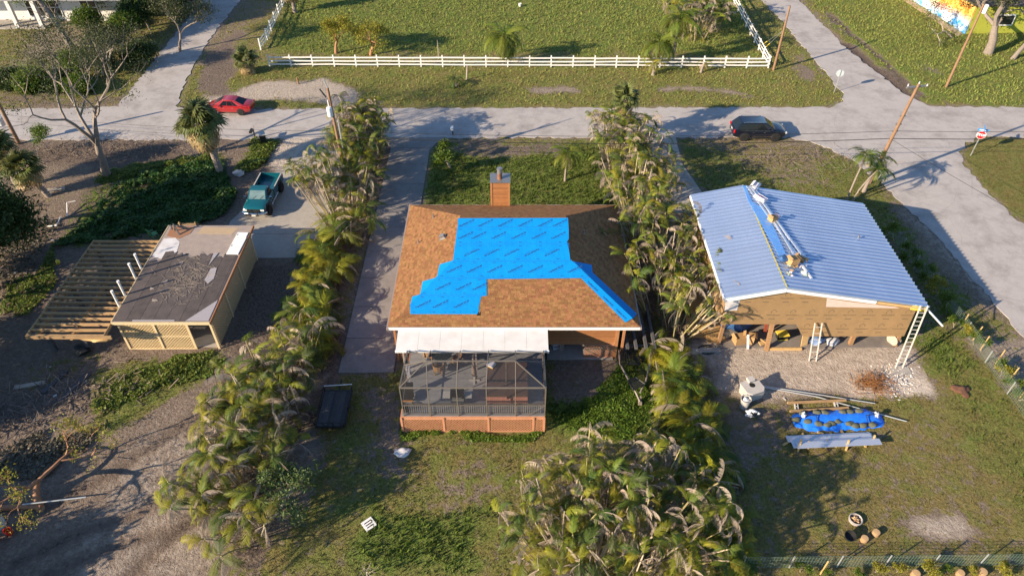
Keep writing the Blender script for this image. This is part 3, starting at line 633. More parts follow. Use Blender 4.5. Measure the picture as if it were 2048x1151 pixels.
def wicker(loc,rz,label):
    t_=thing('wicker_chair',label,'chair',loc,rz,'wicker chairs round the patio table')
    part('seat',MB().box(-.28,.28,-.27,.27,.36,.46),m_wick,t_,local=True)
    mb=MB(); n_=9
    P=[(.33*math.cos(a),.33*math.sin(a)) for a in [rad(200-i*220/(n_-1))*1 for i in range(n_)]]
    for (ax,ay),(bx,by) in zip(P[:-1],P[1:]): mb.add([(ax,ay,.4),(bx,by,.4),(bx*1.15,by*1.15,.86),(ax*1.15,ay*1.15,.86),(ax*.9,ay*.9,.4),(bx*.9,by*.9,.4),(bx*1.05,by*1.05,.86),(ax*1.05,ay*1.05,.86)],MB.BF)
    part('backrest',mb,m_wick,t_,local=True)
    for sx in (-.22,.22):
        for sy in (-.22,.22): part('leg',MB().box(sx-.025,sx+.025,sy-.025,sy+.025,0,.36),m_wick,t_,local=True)
for (dx,dy,rz,lb) in ((-.15,-.95,rad(175),'tan wicker chair in front of the patio table, nearest the grill'),(.9,-.25,rad(-110),'tan wicker chair right of the patio table'),(-.85,.25,rad(80),'tan wicker chair left of the patio table')): wicker(q+V3((dx,dy,0)),rz,lb)
q=G(949,760,zd); t_=thing('patio_umbrella','closed grey brown patio umbrella standing on the deck','umbrella',q)
part('base',MB().box(-.32,.32,-.05,.05,0,.05).box(-.05,.05,-.32,-.052,0,.05).box(-.05,.05,.052,.32,0,.05),m_rail,t_,local=True)
part('pole',MB().tube([(0,0,.02),(0,0,2.3)],.025),m_rail,t_,local=True)
part('canopy',MB().lathe([(.05,2.25),(.09,1.9),(.13,1.2),(.17,.55),(.10,.45),(.03,.5)],(0,0,0),9),M('grey_brown_canvas',(.18,.12,.09),(.26,.2,.16),scale=8,rough=.9),t_,local=True,smooth=30)
q=G(817,800,zd); t_=thing('lounge_chair','black sling chair with orange front rail on the deck','chair',q)
part('seat',MB().box(-.3,.3,-.25,.3,.30,.36),m_dark,t_,local=True); part('backrest',MB().obox((0,.42,.65),(.6,.05,.75),(rad(-20),0,0)),m_dark,t_,local=True); part('front_rail',MB().box(-.32,.32,-.31,-.252,.24,.32),M('orange_wood',(.5,.22,.06),rough=.6),t_,local=True)
for sx in (-.28,.28):
    for sy in (-.22,.26): part('leg',MB().box(sx-.03,sx+.03,sy-.03,sy+.03,0,.30),m_dark,t_,local=True)
q=G(812,820,zd); solo('plant_pot',MB().lathe([(.16,0),(.22,.32),(.24,.34),(.20,.34),(.18,.1)],q,12),m_dark,'black round pot in the front corner of the screened deck','pot',smooth=40)
q=G(818,752,zd); mb=MB()
for i in range(5): mb.obox(q+V3((R.uniform(-.02,.02),0,.09+i*.17)),(.24,.3,.15),(0,0,R.uniform(-.1,.1)))
solo('drawer_tower',mb,M('pale_grey_plastic',(.45,.45,.5),rough=.5),'narrow pale plastic drawer tower by the side of the screen cage','storage tower')
# walkway frame, kit and trailers beside the house
wf=thing('walkway_frame','dark timber walkway frame beside the brown house wall','walkway',(8.2,32.5,0))
m_dk=M('grey_weathered_timber',(.10,.10,.105),(.06,.06,.065),scale=4,rough=.9)
for x in (7.35,7.9,8.55,9.1): part('joist',MB().box(x,x+.18,31.4,35.5,1.05,1.25),m_dk,wf)
for yy in (31.75,33.3): part('cross_beam',MB().box(7.2,9.3,yy,yy+.12,.92,1.048),m_dk,wf)
for x in (7.3,9.2):
    for yy in (31.6,35.2): part('post',MB().box(x,x+.1,yy,yy+.1,-.1,.92),m_dk,wf)
q=G(1113,694,.06); t_=thing('shelf_unit','small white open shelf unit under the brown house','shelf',q,rad(10))
for z in (.02,.42,.84): part('shelf',MB().box(-.26,.26,-.2,.2,z,z+.04),m_white,t_,local=True)
for sx in (-.28,.262):
    for sy in (-.2,.17): part('upright',MB().box(sx,sx+.018,sy,sy+.03,0,.88),m_white,t_,local=True)
# ================================================================ the house with the metal roof
YF,YBK=32.3,43.5; RX,RZ=16.8,5.55; EX,EZ=26.12,3.95; LX,LZ=13.15,4.72
mh=thing('house','house under construction with a blue grey ribbed metal roof and tan wrapped walls','house',(19.5,38,0))
m_metal=M('galvalume_roofing',(.47,.57,.74),(.40,.50,.68),scale=.8,rough=.34,metal=.70,rnd=.03,spec=.5)
m_wrap=M('tan_house_wrap',(.31,.195,.092),(.26,.165,.078),scale=1.3,rough=.75,bump=.5,bscale=2.6); m_wink=M('grey_print',(.13,.095,.06),rough=.9)
m_lum=M('yellow_lumber',(.55,.36,.16),(.44,.28,.12),scale=5,rough=.8,rnd=.15); m_yel=M('yellow_fascia',(.75,.55,.06),rough=.7)
nRr=V3((RZ-EZ,0,EX-RX)).normalized(); nLl=V3((-(RZ-LZ),0,RX-LX)).normalized()
rf=part('roof_deck',MB().slab([(RX,YF+.05,RZ-.03),(EX-.05,YF+.05,EZ-.03),(EX-.05,YBK,EZ-.03),(RX,YBK,RZ-.03)],.12,nRr),m_lum,mh)
rl=part('roof_deck',MB().slab([(RX,YF+.05,RZ-.03),(LX+.05,YF+.05,LZ-.03),(LX+.05,YBK,LZ-.03),(RX,YBK,RZ-.03)],.12,nLl),m_lum,mh)
n_=30; dy=(YBK-YF+.1)/n_
def panelmesh(ax,az,bx,bz,nn,ribx):
    mb=MB(); d=V3((bx-ax,0,bz-az)); a=V3((ax,0,az)); b=V3((bx,0,bz))
    mb.slab([a,b,b+V3((0,dy-.004,0)),a+V3((0,dy-.004,0))],.02,nn)
    for yy,hh in ((.0,.085),):
        e=V3((0,1,0)); P=[a+e*yy,a+e*(yy+.10),a+e*(yy+.075)+nn*hh,a+e*(yy+.03)+nn*hh]; Q=[p+d for p in P]
        mb.add([p+nn*.001 for p in P+Q],[(0,4,5,1),(1,5,6,2),(2,6,7,3),(3,7,4,0),(0,1,2,3),(7,6,5,4)])
    for yy in (dy*.42,dy*.68):
        e=V3((0,1,0)); P=[a+e*yy,a+e*(yy+.03),a+e*(yy+.015)+nn*.012]; Q=[p+d for p in P]; mb.add([p+nn*.001 for p in P+Q],[(0,3,4,1),(1,4,5,2),(2,5,3,0)])
    return mb.mesh('roof_panel',m_metal)
pr=panelmesh(RX+.02,RZ,EX,EZ,nRr,1); pl=panelmesh(RX-.02,RZ,LX,LZ,nLl,0)
for i in range(n_):
    link('roof_panel',pr,rf,(0,YF-.04+i*dy,.0)); link('roof_panel',pl,rl,(0,YF-.04+i*dy,0))
# rake boards, eave trims, yellow chalk line on the ridge
part('rake_board',MB().beam((LX,YF-.09,LZ-.12),(RX,YF-.09,RZ-.12),.05,.24,(0,0,1)),m_white,mh)
part('rake_board',MB().beam((RX,YF-.09,RZ-.12),(22.6,YF-.09,RZ-.12-(22.6-RX)*(RZ-EZ)/(EX-RX)),.05,.22,(0,0,1)),m_white,mh)
part('rafter',MB().beam((21.6,YF-.045,RZ-.13-(21.6-RX)*.1717),(EX-.1,YF-.045,EZ-.13),.04,.16,(0,0,1)),m_lum,mh)
part('subfascia',MB().beam((25.0,YF-.03,EZ+.02),(EX-.1,YF-.03,EZ-.2),.04,.34,(0,0,1)),m_yel,mh)
part('eave_trim',MB().box(LX-.05,LX+.02,YF,YBK,LZ-.2,LZ-.02),m_white,mh); part('eave_board',MB().box(EX-.06,EX-.02,YF,YBK,EZ-.25,EZ-.08),m_lum,mh)
part('eave_trim',MB().beam((EX-.05,YF-.1,EZ-.15),(EX+1.0,YF-.6,EZ-1.05),.1,.09),m_white,mh,label='loose white trim hanging from the roof corner')
part('ridge_tape',MB().box(RX-.03,RX+.03,YF-.02,YBK,RZ+.045,RZ+.06),M('yellow_tape',(.62,.5,.05),rough=.8),mh)
part('roof_boot',MB().lathe([(.14,0),(.12,.03),(.05,.06),(.05,.3)],GP(1716,477,V3((RX,0,RZ)),nRr),10),m_galv,mh,smooth=40)
# wrapped walls
YW=32.62; ZB=2.17; ZB2=1.02
def rz_(x): return (RZ-(x-RX)*(RZ-EZ)/(EX-RX) if x>RX else RZ-(RX-x)*(RZ-LZ)/(RX-LX))-.16
aw=lambda u,v:GY(u,v,YW)
p1_=aw(1437,648); p2_=aw(1592,648); p3_=aw(1606,671); p4_=aw(1808,672); xr=25.62
fw=part('wall_wrap',MB().slab([(13.45,YW,p1_.z),(p2_.x,YW,p1_.z),(p3_.x,YW,p4_.z),(p4_.x,YW,p4_.z),(xr,YW,rz_(xr)),(RX,YW,rz_(RX)),(13.45,YW,rz_(13.45))],.08,(0,-1,0)),m_wrap,mh)
part('wall_wrap',MB().slab([(13.45,YW+.003,p1_.z),(13.45,YBK-.4,p1_.z),(13.45,YBK-.4,LZ-.12),(13.45,YW+.003,LZ-.12)],.08,(-1,0,0)),m_wrap,mh)
part('wall_wrap',MB().box(25.55,25.62,YW+.09,YBK-.4,1.6,EZ-.1),m_wrap,mh); part('wall_wrap',MB().box(13.54,25.54,YBK-.48,YBK-.4,1.6,EZ-.05),m_wrap,mh)
part('floor_deck',MB().box(13.55,25.5,YW+.1,YBK-.5,p1_.z+.02,p1_.z+.26),m_lum,mh)
m_poly=M('white_poly_sheet',(.62,.60,.60),(.52,.50,.50),scale=3,rough=.4,bump=.4,bscale=6)
part('poly_sheet',MB().slab([aw(1449,603)+V3((.05,-.012,0)),aw(1481,596)+V3((0,-.012,0)),aw(1474,620)+V3((0,-.012,0)),aw(1449,621)+V3((0,-.012,0))],.006,(0,-1,0)),m_poly,mh)
part('poly_sheet',MB().slab([aw(u,v)+V3((0,-.012,0)) for u,v in ((1654,596),(1700,603),(1790,613),(1800,616),(1652,613))],.006,(0,-1,0)),M('pinkish_poly_sheet',(.62,.50,.44),(.55,.43,.38),scale=2,rough=.5),mh)
wm=text_mesh('HomeGuard',.165,m_wink,.25,.002); wm2=MB().add([(-.2,-.03,0),(.2,-.03,0),(.2,.03,0),(-.2,.03,0)],[(0,1,2,3)]).mesh('printed_line',m_wink)
ic=MB(); 
for a,b in (((-.2,0),(0,.17)),((0,.17),(.2,0)),((-.15,-.02),(-.15,-.15)),((.14,.0),(.14,-.06))): ic.beam((a[0],a[1],0),(b[0],b[1],0),.03,.002,(0,0,1))
icm=ic.mesh('printed_roof_mark',m_wink)
def wrapmark(u,v,icon=True,small=True):
    q=aw(u,v); q.y=YW-.006; lettering(wm,fw,q,(1,0,0),(0,0,1))
    if icon: lettering(icm,fw,q+V3((0,0,.30)),(1,0,0),(0,0,1),'printed_roof_mark')
    if small: lettering(wm2,fw,q-V3((0,0,.33)),(1,0,0),(0,0,1),'printed_line')
for i,x in enumerate((1498,1534,1574,1613)): wrapmark(x,596,i>0)
for i in range(10): wrapmark(1469+i*38.3,629.5+i*.03)
for x in (1612,1684,1722,1760,1797): wrapmark(x,657,True,x<1790)
# posts and floor under the house
m_jo2=M('brown_lumber',(.30,.17,.08),(.22,.125,.06),scale=4,rough=.85,rnd=.1)
for u,v,s in ((1533,701,.24),(1700,690,.24),(1436,690,.2),(1790,693,.2)):
    q=G(u,v); part('post',MB().beam(q+V3((0,.05,-.1)),(q.x+.05,max(q.y+.15,YW+.25),2.2 if u<1600 else 1.3),s,s),m_jo2,mh)
for X in (14,18,22,25.3):
    for Y in (36,39.6,42.8): part('post',MB().box(X-.12,X+.12,Y-.12,Y+.12,-.1,p1_.z+.02),m_jo2,mh)
part('slab_floor',MB().box(13.6,25.4,YW-.1,YBK-.6,-.1,.08),M('shade_darkened_slab',(.22,.19,.165),(.15,.13,.115),scale=1.5,rough=.9),mh); part('threshold_beam',MB().box(17.0,19.2,32.3,32.44,.0,.17),m_lum,mh)  # slab colour is darkened to deepen the shade under the house
# piled things under the house, each its own
m_card=M('brown_cardboard',(.44,.27,.12),(.36,.21,.09),scale=4,rough=.85,rnd=.1); m_rust=M('red_stained_board',(.25,.05,.025),rough=.7); m_tarp=M('dark_blue_tarp',(.03,.08,.20),(.05,.13,.3),scale=4,rough=.4,bump=.6)
def cbox(q,s,rz,label,mat=None,group=None):
    t_=thing('cardboard_box',label,'box',q,rz,group); a,b,c=s
    part('box_body',MB().box(-a/2,a/2,-b/2,b/2,0,c),mat or m_card,t_,local=True)
    for sg in (-1,1):
        part('flap',MB().obox((sg*(a/2+.08),0,c+.05),(.2,b*.95,.012),(0,sg*rad(35),0)),mat or m_card,t_,local=True)
    return t_
def lump(c,r,seed,flat=.6,n=2,amp=.35):
    bm=bmesh.new(); bmesh.ops.create_icosphere(bm,subdivisions=n,radius=1); rr=random.Random(seed); ph=[(rr.uniform(2,4),rr.uniform(0,6),rr.uniform(0,6)) for _ in range(3)]
    mb=MB(); vs=[]
    for v in bm.verts:
        k_=1+amp*sum(math.sin(a*v.co.x*1.3+b)*math.cos(a*v.co.y+c_)*math.sin(a*v.co.z+b*2) for a,b,c_ in ph)
        vs.append((c[0]+v.co.x*r[0]*k_,c[1]+v.co.y*r[1]*k_,c[2]+max(v.co.z,-.55)*r[2]*k_+r[2]*.55))
    mb.add(vs,[[v.index for v in f.verts] for f in bm.faces]); bm.free(); return mb
cbox(G(1478,683,.08),(.8,.6,.55),.2,'open cardboard box in the pile under the metal roofed house, left of the leaning post'); cbox(G(1497,682,.08),(.6,.5,.62),-.3,'cardboard box with a white board against it, under the metal roofed house')
q=G(1490,683,.08); solo('white_board',MB().obox(q+V3((0,-.42,.43)),(.14,.03,1.0),(rad(-30),0,.1)),m_white,'narrow white board leaning on a box under the metal roofed house','board')
q=G(1466,668,.1); solo('tarp_bundle',lump(q+V3((.2,.6,0)),(.95,.55,.75),3,1,3),m_tarp,'crumpled dark blue tarp bundle under the metal roofed house','tarp',smooth=60)
q=G(1562,676,.08); t_=thing('storage_tote','black tote with yellow lid under the metal roofed house','tote',q,.15)
part('body',MB().add([(-.3,-.22,0),(.3,-.22,0),(.3,.22,0),(-.3,.22,0),(-.36,-.27,.42),(.36,-.27,.42),(.36,.27,.42),(-.36,.27,.42)],MB.BF),m_dark,t_,local=True); part('lid',MB().box(-.38,.38,-.29,.29,.422,.48),m_yel,t_,local=True); part('yellow_band',MB().box(-.335,.335,-.265,-.24,.05,.11),m_yel,t_,local=True)
q=G(1535,672,.1)
for i,(dx,lb) in enumerate(((0,'red stained board leaning behind the post, left one'),(.38,'red stained board leaning behind the post, right one'))): solo('leaning_board',MB().obox(q+V3((dx-.1,.55,.85)),(.22,.05,1.7),(rad(-14),0,.05)),m_rust,lb,'board','red boards under the metal roofed house')
q=G(1518,668,.1); solo('plywood_offcut',MB().obox(q+V3((0,.5,1.15)),(.8,.03,.9),(rad(-10),0,0)),m_lum,'yellow plywood offcut hanging under the metal roofed house','plywood')
q=G(1607,692,0); solo('plywood_offcut',MB().obox(q+V3((0,.1,.42)),(.5,.04,.85),(rad(-18),.1,.3)),m_lum,'yellow plywood square leaning beside the short ladder','plywood')
q=G(1524,688,.08); solo('scrap_wood',MB().obox(q+V3((0,0,.12)),(.5,.3,.06),(.3,.1,.4)).obox(q+V3((.1,.1,.2)),(.1,.5,.05),(.2,.1,.9)),m_lum,'small pile of scrap wood at the foot of the post','scrap wood')
q=G(1664,688,0); solo('tool_bag',lump(q,(.45,.3,.3),8,1,2),M('pale_grey_cloth',(.4,.4,.42),rough=.9),'pale grey bag lying between the ladder and the house post','bag',smooth=60)
q=G(1632,690,0); solo('tarp_bundle',lump(q+V3((0,.3,0)),(.5,.35,.35),9,1,2),M('blue_grey_tarp',(.10,.16,.30),rough=.5),'small blue grey bundle behind the short ladder','tarp',smooth=60)
q=G(1785,688,0); t_=thing('cable_spool','pale wooden cable spool at the right end of the wrapped wall','spool',q+V3((0,.1,0)),.5)
for s in (-.18,.18): part('flange',MB().lathe([(.06,-.02),(.4,-.02),(.4,.02),(.06,.02)],(s,0,.40),14,(0,math.pi/2,0)),M('pale_wood',(.5,.42,.33),(.4,.32,.24),rough=.8),t_,local=True)
part('drum',MB().lathe([(.18,-.16),(.18,.16)],(0,0,.40),12,(0,math.pi/2,0)),m_lum,t_,local=True)
# ladders
m_alu=M('pale_aluminium',(.66,.62,.56),rough=.4,metal=.3)
def ladder(a,b,wd,n_r,label,side=(1,0,0)):
    a,b=V3(a),V3(b); s=V3(side)*wd/2; t_=thing('ladder',label,'ladder',a)
    for k_ in (-1,1): part('rail',MB().beam(a+s*k_,b+s*k_,.045,.09,(0,-1,.4)),m_alu,t_)
    for i in range(n_r):
        c=a.lerp(b,(i+.6)/(n_r+.3)); part('rung',MB().tube([c-s,c+s],.022,6),m_alu,t_)
ladder(G(1797,737),(25.62,32.12,4.25),.46,15,'long aluminium extension ladder leaning on the metal roof corner')
qa=G(1625,722); qb=GY(1637,645,32.5); ladder(qa,(qb.x,32.48,qb.z),.46,6,'short aluminium ladder leaning on the tan wrapped wall')
q=G(1800,742); solo('paving_slab',MB().obox(q+V3((0,-.05,.0)),(1.3,.6,.14),(0,0,.05)),m_conc,'broken pale slab under the foot of the long ladder','slab')
# things lying on the metal roof: flashing bundle, film, boxes
def onroof(u,v,h=.07): return GP(u,v,V3((RX,0,RZ))+nRr*h,nRr)
ang=math.atan2(RZ-EZ,EX-RX)
fl=thing('flashing_bundle','long bundle of grey metal ridge flashings lying along the metal roof','metal strips',onroof(1560,455))
m_fl=M('bright_flashing',(.62,.66,.72),rough=.3,metal=.6); m_film=M('blue_protective_film',(.10,.33,.78),(.2,.45,.85),scale=2,rough=.25,bump=.3,bscale=5)
for i,((ua,va),(ub,vb),w_) in enumerate((((1494,372),(1597,514),.16),((1503,374),(1580,480),.14),((1512,380),(1590,512),.12),((1530,408),(1606,512),.14),((1500,372),(1560,450),.1))):
    a,b=onroof(ua,va,.10+i*.02),onroof(ub,vb,.10+i*.02); part('metal_strip',MB().beam(a,b,w_,.05,nRr),m_fl,fl)
solo('plastic_film',MB().slab([onroof(u,v,.085) for u,v in ((1485,370),(1492,372),(1504,402),(1520,412),(1537,428),(1548,455),(1572,508),(1558,512),(1540,478),(1512,430),(1497,402))],.012,nRr),m_film,'shiny blue protective film spread along the roof ridge','film')
def rbox(u,v,s,rz,label,mat):
    q=onroof(u,v,.06); t_=cbox(q,s,rz,label,mat); t_.rotation_euler=(0,ang,rz); return t_
m_wb=M('white_carton',(.72,.68,.70),rough=.7)
rbox(1544,441,(.55,.45,.35),.5,'brown cardboard box halfway along the flashing bundle on the metal roof',m_card); rbox(1583,528,(.6,.5,.5),.3,'open brown cardboard box at the lower end of the flashing bundle',m_card)
rbox(1600,520,(.55,.4,.25),-.6,'flattened brown cardboard box lying behind the open box on the roof',m_card); rbox(1509,374,(.28,.8,.22),-.6,'small white carton at the top end of the flashing bundle',m_wb); rbox(1520,400,(.35,.9,.2),.6,'white carton with a pink mark on the flashing bundle',m_wb)
q=onroof(1523,403,.30); part('pink_label',MB().obox(q,(.28,.4,.01),(0,ang,.6)),M('pink_print',(.7,.12,.22),rough=.6),[o for o in bpy.data.objects if o.get('label','').startswith('white carton with a pink')][0],local=True)
pk=bpy.data.objects['pink_label']; pk.location=(0,0,.215); pk.rotation_euler=(0,0,0)
pk.data=MB().box(-.13,.13,-.05,.35,0,.006).mesh('pink_label',MATS['pink_print'])
q=onroof(1566,520,.08); solo('tarp_bundle',lump(q,(.35,.3,.22),13,1,2),m_tarp,'dark blue folded tarp on the metal roof beside the open box','tarp',smooth=60)
dn=thing('packing_scraps','heap of white and green packing scraps at the lower end of the roof','scraps',onroof(1598,540))
m_pg=M('pale_green_wrap',(.45,.55,.42),(.3,.4,.28),scale=6,rough=.6)
for i in range(16):
    q=onroof(1592+R.uniform(-16,18),538+R.uniform(-9,12),.09); part('scrap',MB().obox(q+nRr*R.uniform(0,.12),(R.uniform(.12,.4),R.uniform(.06,.2),.03),(R.uniform(-.4,.4),ang+R.uniform(-.3,.3),R.uniform(0,3))),R.choice((m_wb,m_pg,m_card)),dn)
solo('white_strip',MB().beam(onroof(1604,530,.2),onroof(1623,556,.1),.16,.04,nRr),m_white,'white metal offcut sticking out of the packing scraps','metal strip')
# ================================================================ carport with torn flat roof, and the open joist deck
cp=thing('carport','flat roofed carport with peeling felt and cream lattice walls','carport',(-22.4,37,0))
m_felt=M('brown_black_felt',(.105,.085,.078),(.065,.055,.052),scale=2,rough=.95,rnd=.12,bump=.5,bscale=18); m_ply=M('weathered_sheathing',(.36,.29,.245),(.27,.22,.19),scale=2.2,rough=.9,bump=.3); m_grn=M('grey_granule_felt',(.36,.33,.34),(.30,.28,.29),scale=8,rough=.95)
m_cream=M('cream_lattice',(.60,.45,.24),(.52,.38,.20),scale=3,rough=.75); m_cw=M('cream_trim',(.62,.50,.30),(.55,.42,.24),scale=4,rough=.8)
CZ=2.6; cr=part('roof_deck',MB().box(-25.6,-19.35,32.35,42.6,CZ-.14,CZ),m_ply,cp)
part('fascia',MB().box(-25.62,-19.33,32.28,32.345,CZ-.2,CZ+.02),m_cw,cp); part('fascia',MB().box(-19.345,-19.28,32.35,42.62,CZ-.2,CZ+.02),m_cedarp,cp,label='rusty brown edge board'); part('fascia',MB().box(-25.66,-25.605,32.35,42.6,CZ-.2,CZ+.02),m_cw,cp)
# felt strips run front to back over the near two thirds, ragged at the far end
x=-25.58; i=0
while x<-19.5:
    xe=min(x+.86,-19.42); yend=39.0+[-1.0,.9,.35,-.1,.2,-.25,.5,.1][i%8]*.55
    P=[(x,32.4,CZ),(xe-.02,32.4,CZ)]+[(xe-.02-(xe-.02-x)*k_/5,yend+R.uniform(-.18,.18),CZ) for k_ in range(6)]
    part('felt_strip',MB().slab([(a,b,CZ+.022) for a,b,_ in P],.018,(0,0,1)),m_felt,cr); x=xe; i+=1
part('grey_felt_patch',MB().slab([(-20.9,32.42,CZ+.04),(-19.42,32.42,CZ+.04),(-19.42,34.4,CZ+.04)],.014,(0,0,1)),m_grn,cr)
part('white_primer_patch',MB().slab([(a,b,CZ+.012) for a,b in ((-25.5,39.0),(-24.5,38.6),(-23.9,39.3),(-24.1,40.6),(-24.6,41.1),(-25.4,41.0))],.01,(0,0,1)),M('white_primer',(.66,.66,.66),(.52,.48,.46),scale=2,rough=.8),cr)
part('rusty_patch',MB().slab([(a,b,CZ+.02) for a,b in ((-25.3,41.3),(-24.3,41.0),(-23.7,41.6),(-23.6,42.5),(-25.4,42.5))],.01,(0,0,1)),M('rust_stained_wood',(.33,.14,.06),(.25,.16,.11),scale=3,rough=.9),cr)
part('bare_ply_patch',MB().slab([(a,b,CZ+.009) for a,b in ((-23.2,41.6),(-20.6,41.5),(-20.3,42.3),(-23,42.4))],.008,(0,0,1)),M('tan_plywood',(.45,.33,.2),(.38,.28,.18),scale=3,rough=.9),cr)
part('pale_strip',MB().slab([(-24.3,32.4,CZ+.042),(-21.6,32.4,CZ+.042),(-21.6,32.52,CZ+.042),(-24.3,32.52,CZ+.042)],.016,(0,0,1)),m_grn,cr)
lit=MB()
for _ in range(260):
    a=R.uniform(0,3.14); c=V3((R.gauss(-22.2,.95),R.gauss(36.6,1.1),CZ+.05)); ln=R.uniform(.05,.42); d=V3((math.cos(a),math.sin(a),0))*ln
    if -25.3<c.x-abs(d.x) and c.x+abs(d.x)<-19.6 and c.y-abs(d.y)>32.6: lit.beam(c-d,c+d,R.uniform(.008,.018),.008)
props(solo('dry_litter',lit,M('pale_dry_twigs',(.42,.35,.28),(.25,.2,.16),scale=1,rough=.9,rnd=.3,rmode='island'),'dry twigs and leaf litter heaped on the felt roof','litter'),kind='stuff')
for i in range(4):
    c=V3((R.uniform(-24.6,-20),R.uniform(33,38.6),CZ+.047)); part('torn_scrap',MB().slab([c+V3((R.uniform(.05,.3)*math.cos(a),R.uniform(.05,.3)*math.sin(a),0)) for a in (0,1.2,2.4,3.6,4.9)],.01,(0,0,1)),m_ply,cr)
part('torn_scrap',MB().slab([(-20.9,37.6,CZ+.047),(-20.5,37.7,CZ+.047),(-20.35,36.5,CZ+.047),(-20.6,36.0,CZ+.047),(-20.95,36.4,CZ+.047)],.012,(0,0,1)),m_grn,cr)
part('torn_scrap',MB().slab([(-21.2,39.3,CZ+.05),(-20.9,39.3,CZ+.05),(-21.15,37.9,CZ+.05)],.012,(0,0,1)),m_grn,cr)
def lwall(o,ux,w_,h): part('lattice_wall',lattice(MB(),o,ux,(0,0,1),w_,h,.21,.058,.016),m_cream,cp,kind='stuff')
lwall((-25.3,32.5,.05),(1,0,0),4.3,2.35); lwall((-19.45,32.55,.05),(0,1,0),9.1,2.35); lwall((-25.4,32.55,.05),(0,1,0),9.1,2.35)
part('backing_wall',MB().box(-19.56,-19.52,32.75,41.6,.0,2.45),M('cream_slats',(.40,.33,.22),(.34,.28,.19),scale=3,rough=.85),cp)
for X in (-25.35,-23.1,-20.95,-19.42): part('post',MB().box(X-.07,X+.07,32.42,32.49,-.05,2.46),m_cw,cp)
for Y in (35.5,38.5,41.75): part('post',MB().box(-19.44,-19.37,Y-.07,Y+.07,-.05,2.46),m_cw,cp)
part('lintel',MB().box(-25.4,-19.35,32.40,32.49,2.40,2.458),m_cw,cp); part('bottom_plate',MB().box(-25.4,-21.0,32.41,32.48,-.03,.07),m_cw,cp); part('floor',MB().box(-25.2,-19.6,32.6,41.6,-.08,.05),m_conc,cp)
part('cross_rail',MB().box(-25.28,-21.02,32.44,32.485,1.16,1.22),m_cw,cp)
# white doors lying on the roof, pipes and scraps
for i,(u,v,s,lb) in enumerate(((473,492,(.85,1.9),'long white door panel lying on the carport roof'),(484,470,(.8,.55),'short white door panel lying on the carport roof, behind the long one'))):
    q=G(u,v,CZ+.02); t_=thing('door_panel',lb,'door',q,rad(-2),'white panels on the carport roof')
    part('panel',MB().box(-s[0]/2,s[0]/2,-s[1]/2,s[1]/2,0,.05),m_white,t_,local=True); part('knob_plate',MB().box(-s[0]/2+.06,-s[0]/2+.12,-.06,.06,.051,.06),m_dark,t_,local=True)
m_pvc=M('white_pvc',(.78,.75,.70),rough=.4)
for i,(b,t_,lb) in enumerate((((283,547),(270,524),'farthest'),((271,566),(263,538),'second farthest'),((251,601),(237,578),'third from the back'),((238,621),(226,598),'nearest'))):
    q=G(*b,CZ-.5); q.x=-25.78; solo('standpipe',MB().tube([(q.x,q.y,-.05),(q.x,q.y,CZ+1.15)],.075,10).tube([(q.x,q.y,CZ+1.15),(q.x,q.y,CZ+1.27)],.095,10),m_pvc,f'white pipe at the carport roof edge, {lb} of the four','pipe','white pipes along the carport edge',smooth=40)
q=G(352,462,CZ+.05)
for i,(dx,dy_,a,lb) in enumerate(((0,0,.5,'upright'),(.2,-.2,-.6,'leaning'),(-.3,.1,1.2,'flat'))): solo('broken_stud',MB().obox(q+V3((dx,dy_,.25+.02*i)),(.09,.09,1.0),(a,a*.6,.3)),m_dk,f'broken dark timber stub at the torn corner of the carport roof, {lb} one','timber','broken timbers on the carport')
jd=thing('joist_deck','unfinished deck of bare joists beside the carport','deck',(-28,36,0)); JZ=2.5
m_jo=M('treated_lumber',(.42,.27,.13),(.30,.19,.095),scale=3,rough=.85,rnd=.18)
n_=20
for i in range(n_):
    y=31.32+i*(40.9-31.32)/(n_-1); part('joist',MB().box(-30.52,-25.72,y-.04,y+.04,JZ-.22,JZ),m_jo,jd)
part('rim_joist',MB().box(-30.6,-30.525,31.25,40.98,JZ-.25,JZ+.005),m_jo,jd); part('rim_joist',MB().box(-30.6,-25.2,31.17,31.245,JZ-.25,JZ+.005),m_jo,jd); part('rim_joist',MB().box(-25.718,-25.67,31.25,40.98,JZ-.25,JZ+.004),m_jo,jd)
for X in (-30.2,-27.9): 
    part('girder',MB().box(X-.08,X+.08,31.3,40.9,JZ-.48,JZ-.225),m_jo,jd)
    for Y in (32.3,36.3,40.4): part('post',MB().box(X-.12,X+.12,Y-.12,Y+.12,-.15,JZ-.485),m_dk,jd)
wr=part('hanging_wrap',lump((-26.3,31.3,1.95),(.8,.15,.2),4,1,2,.5),m_lum,jd,smooth=50)
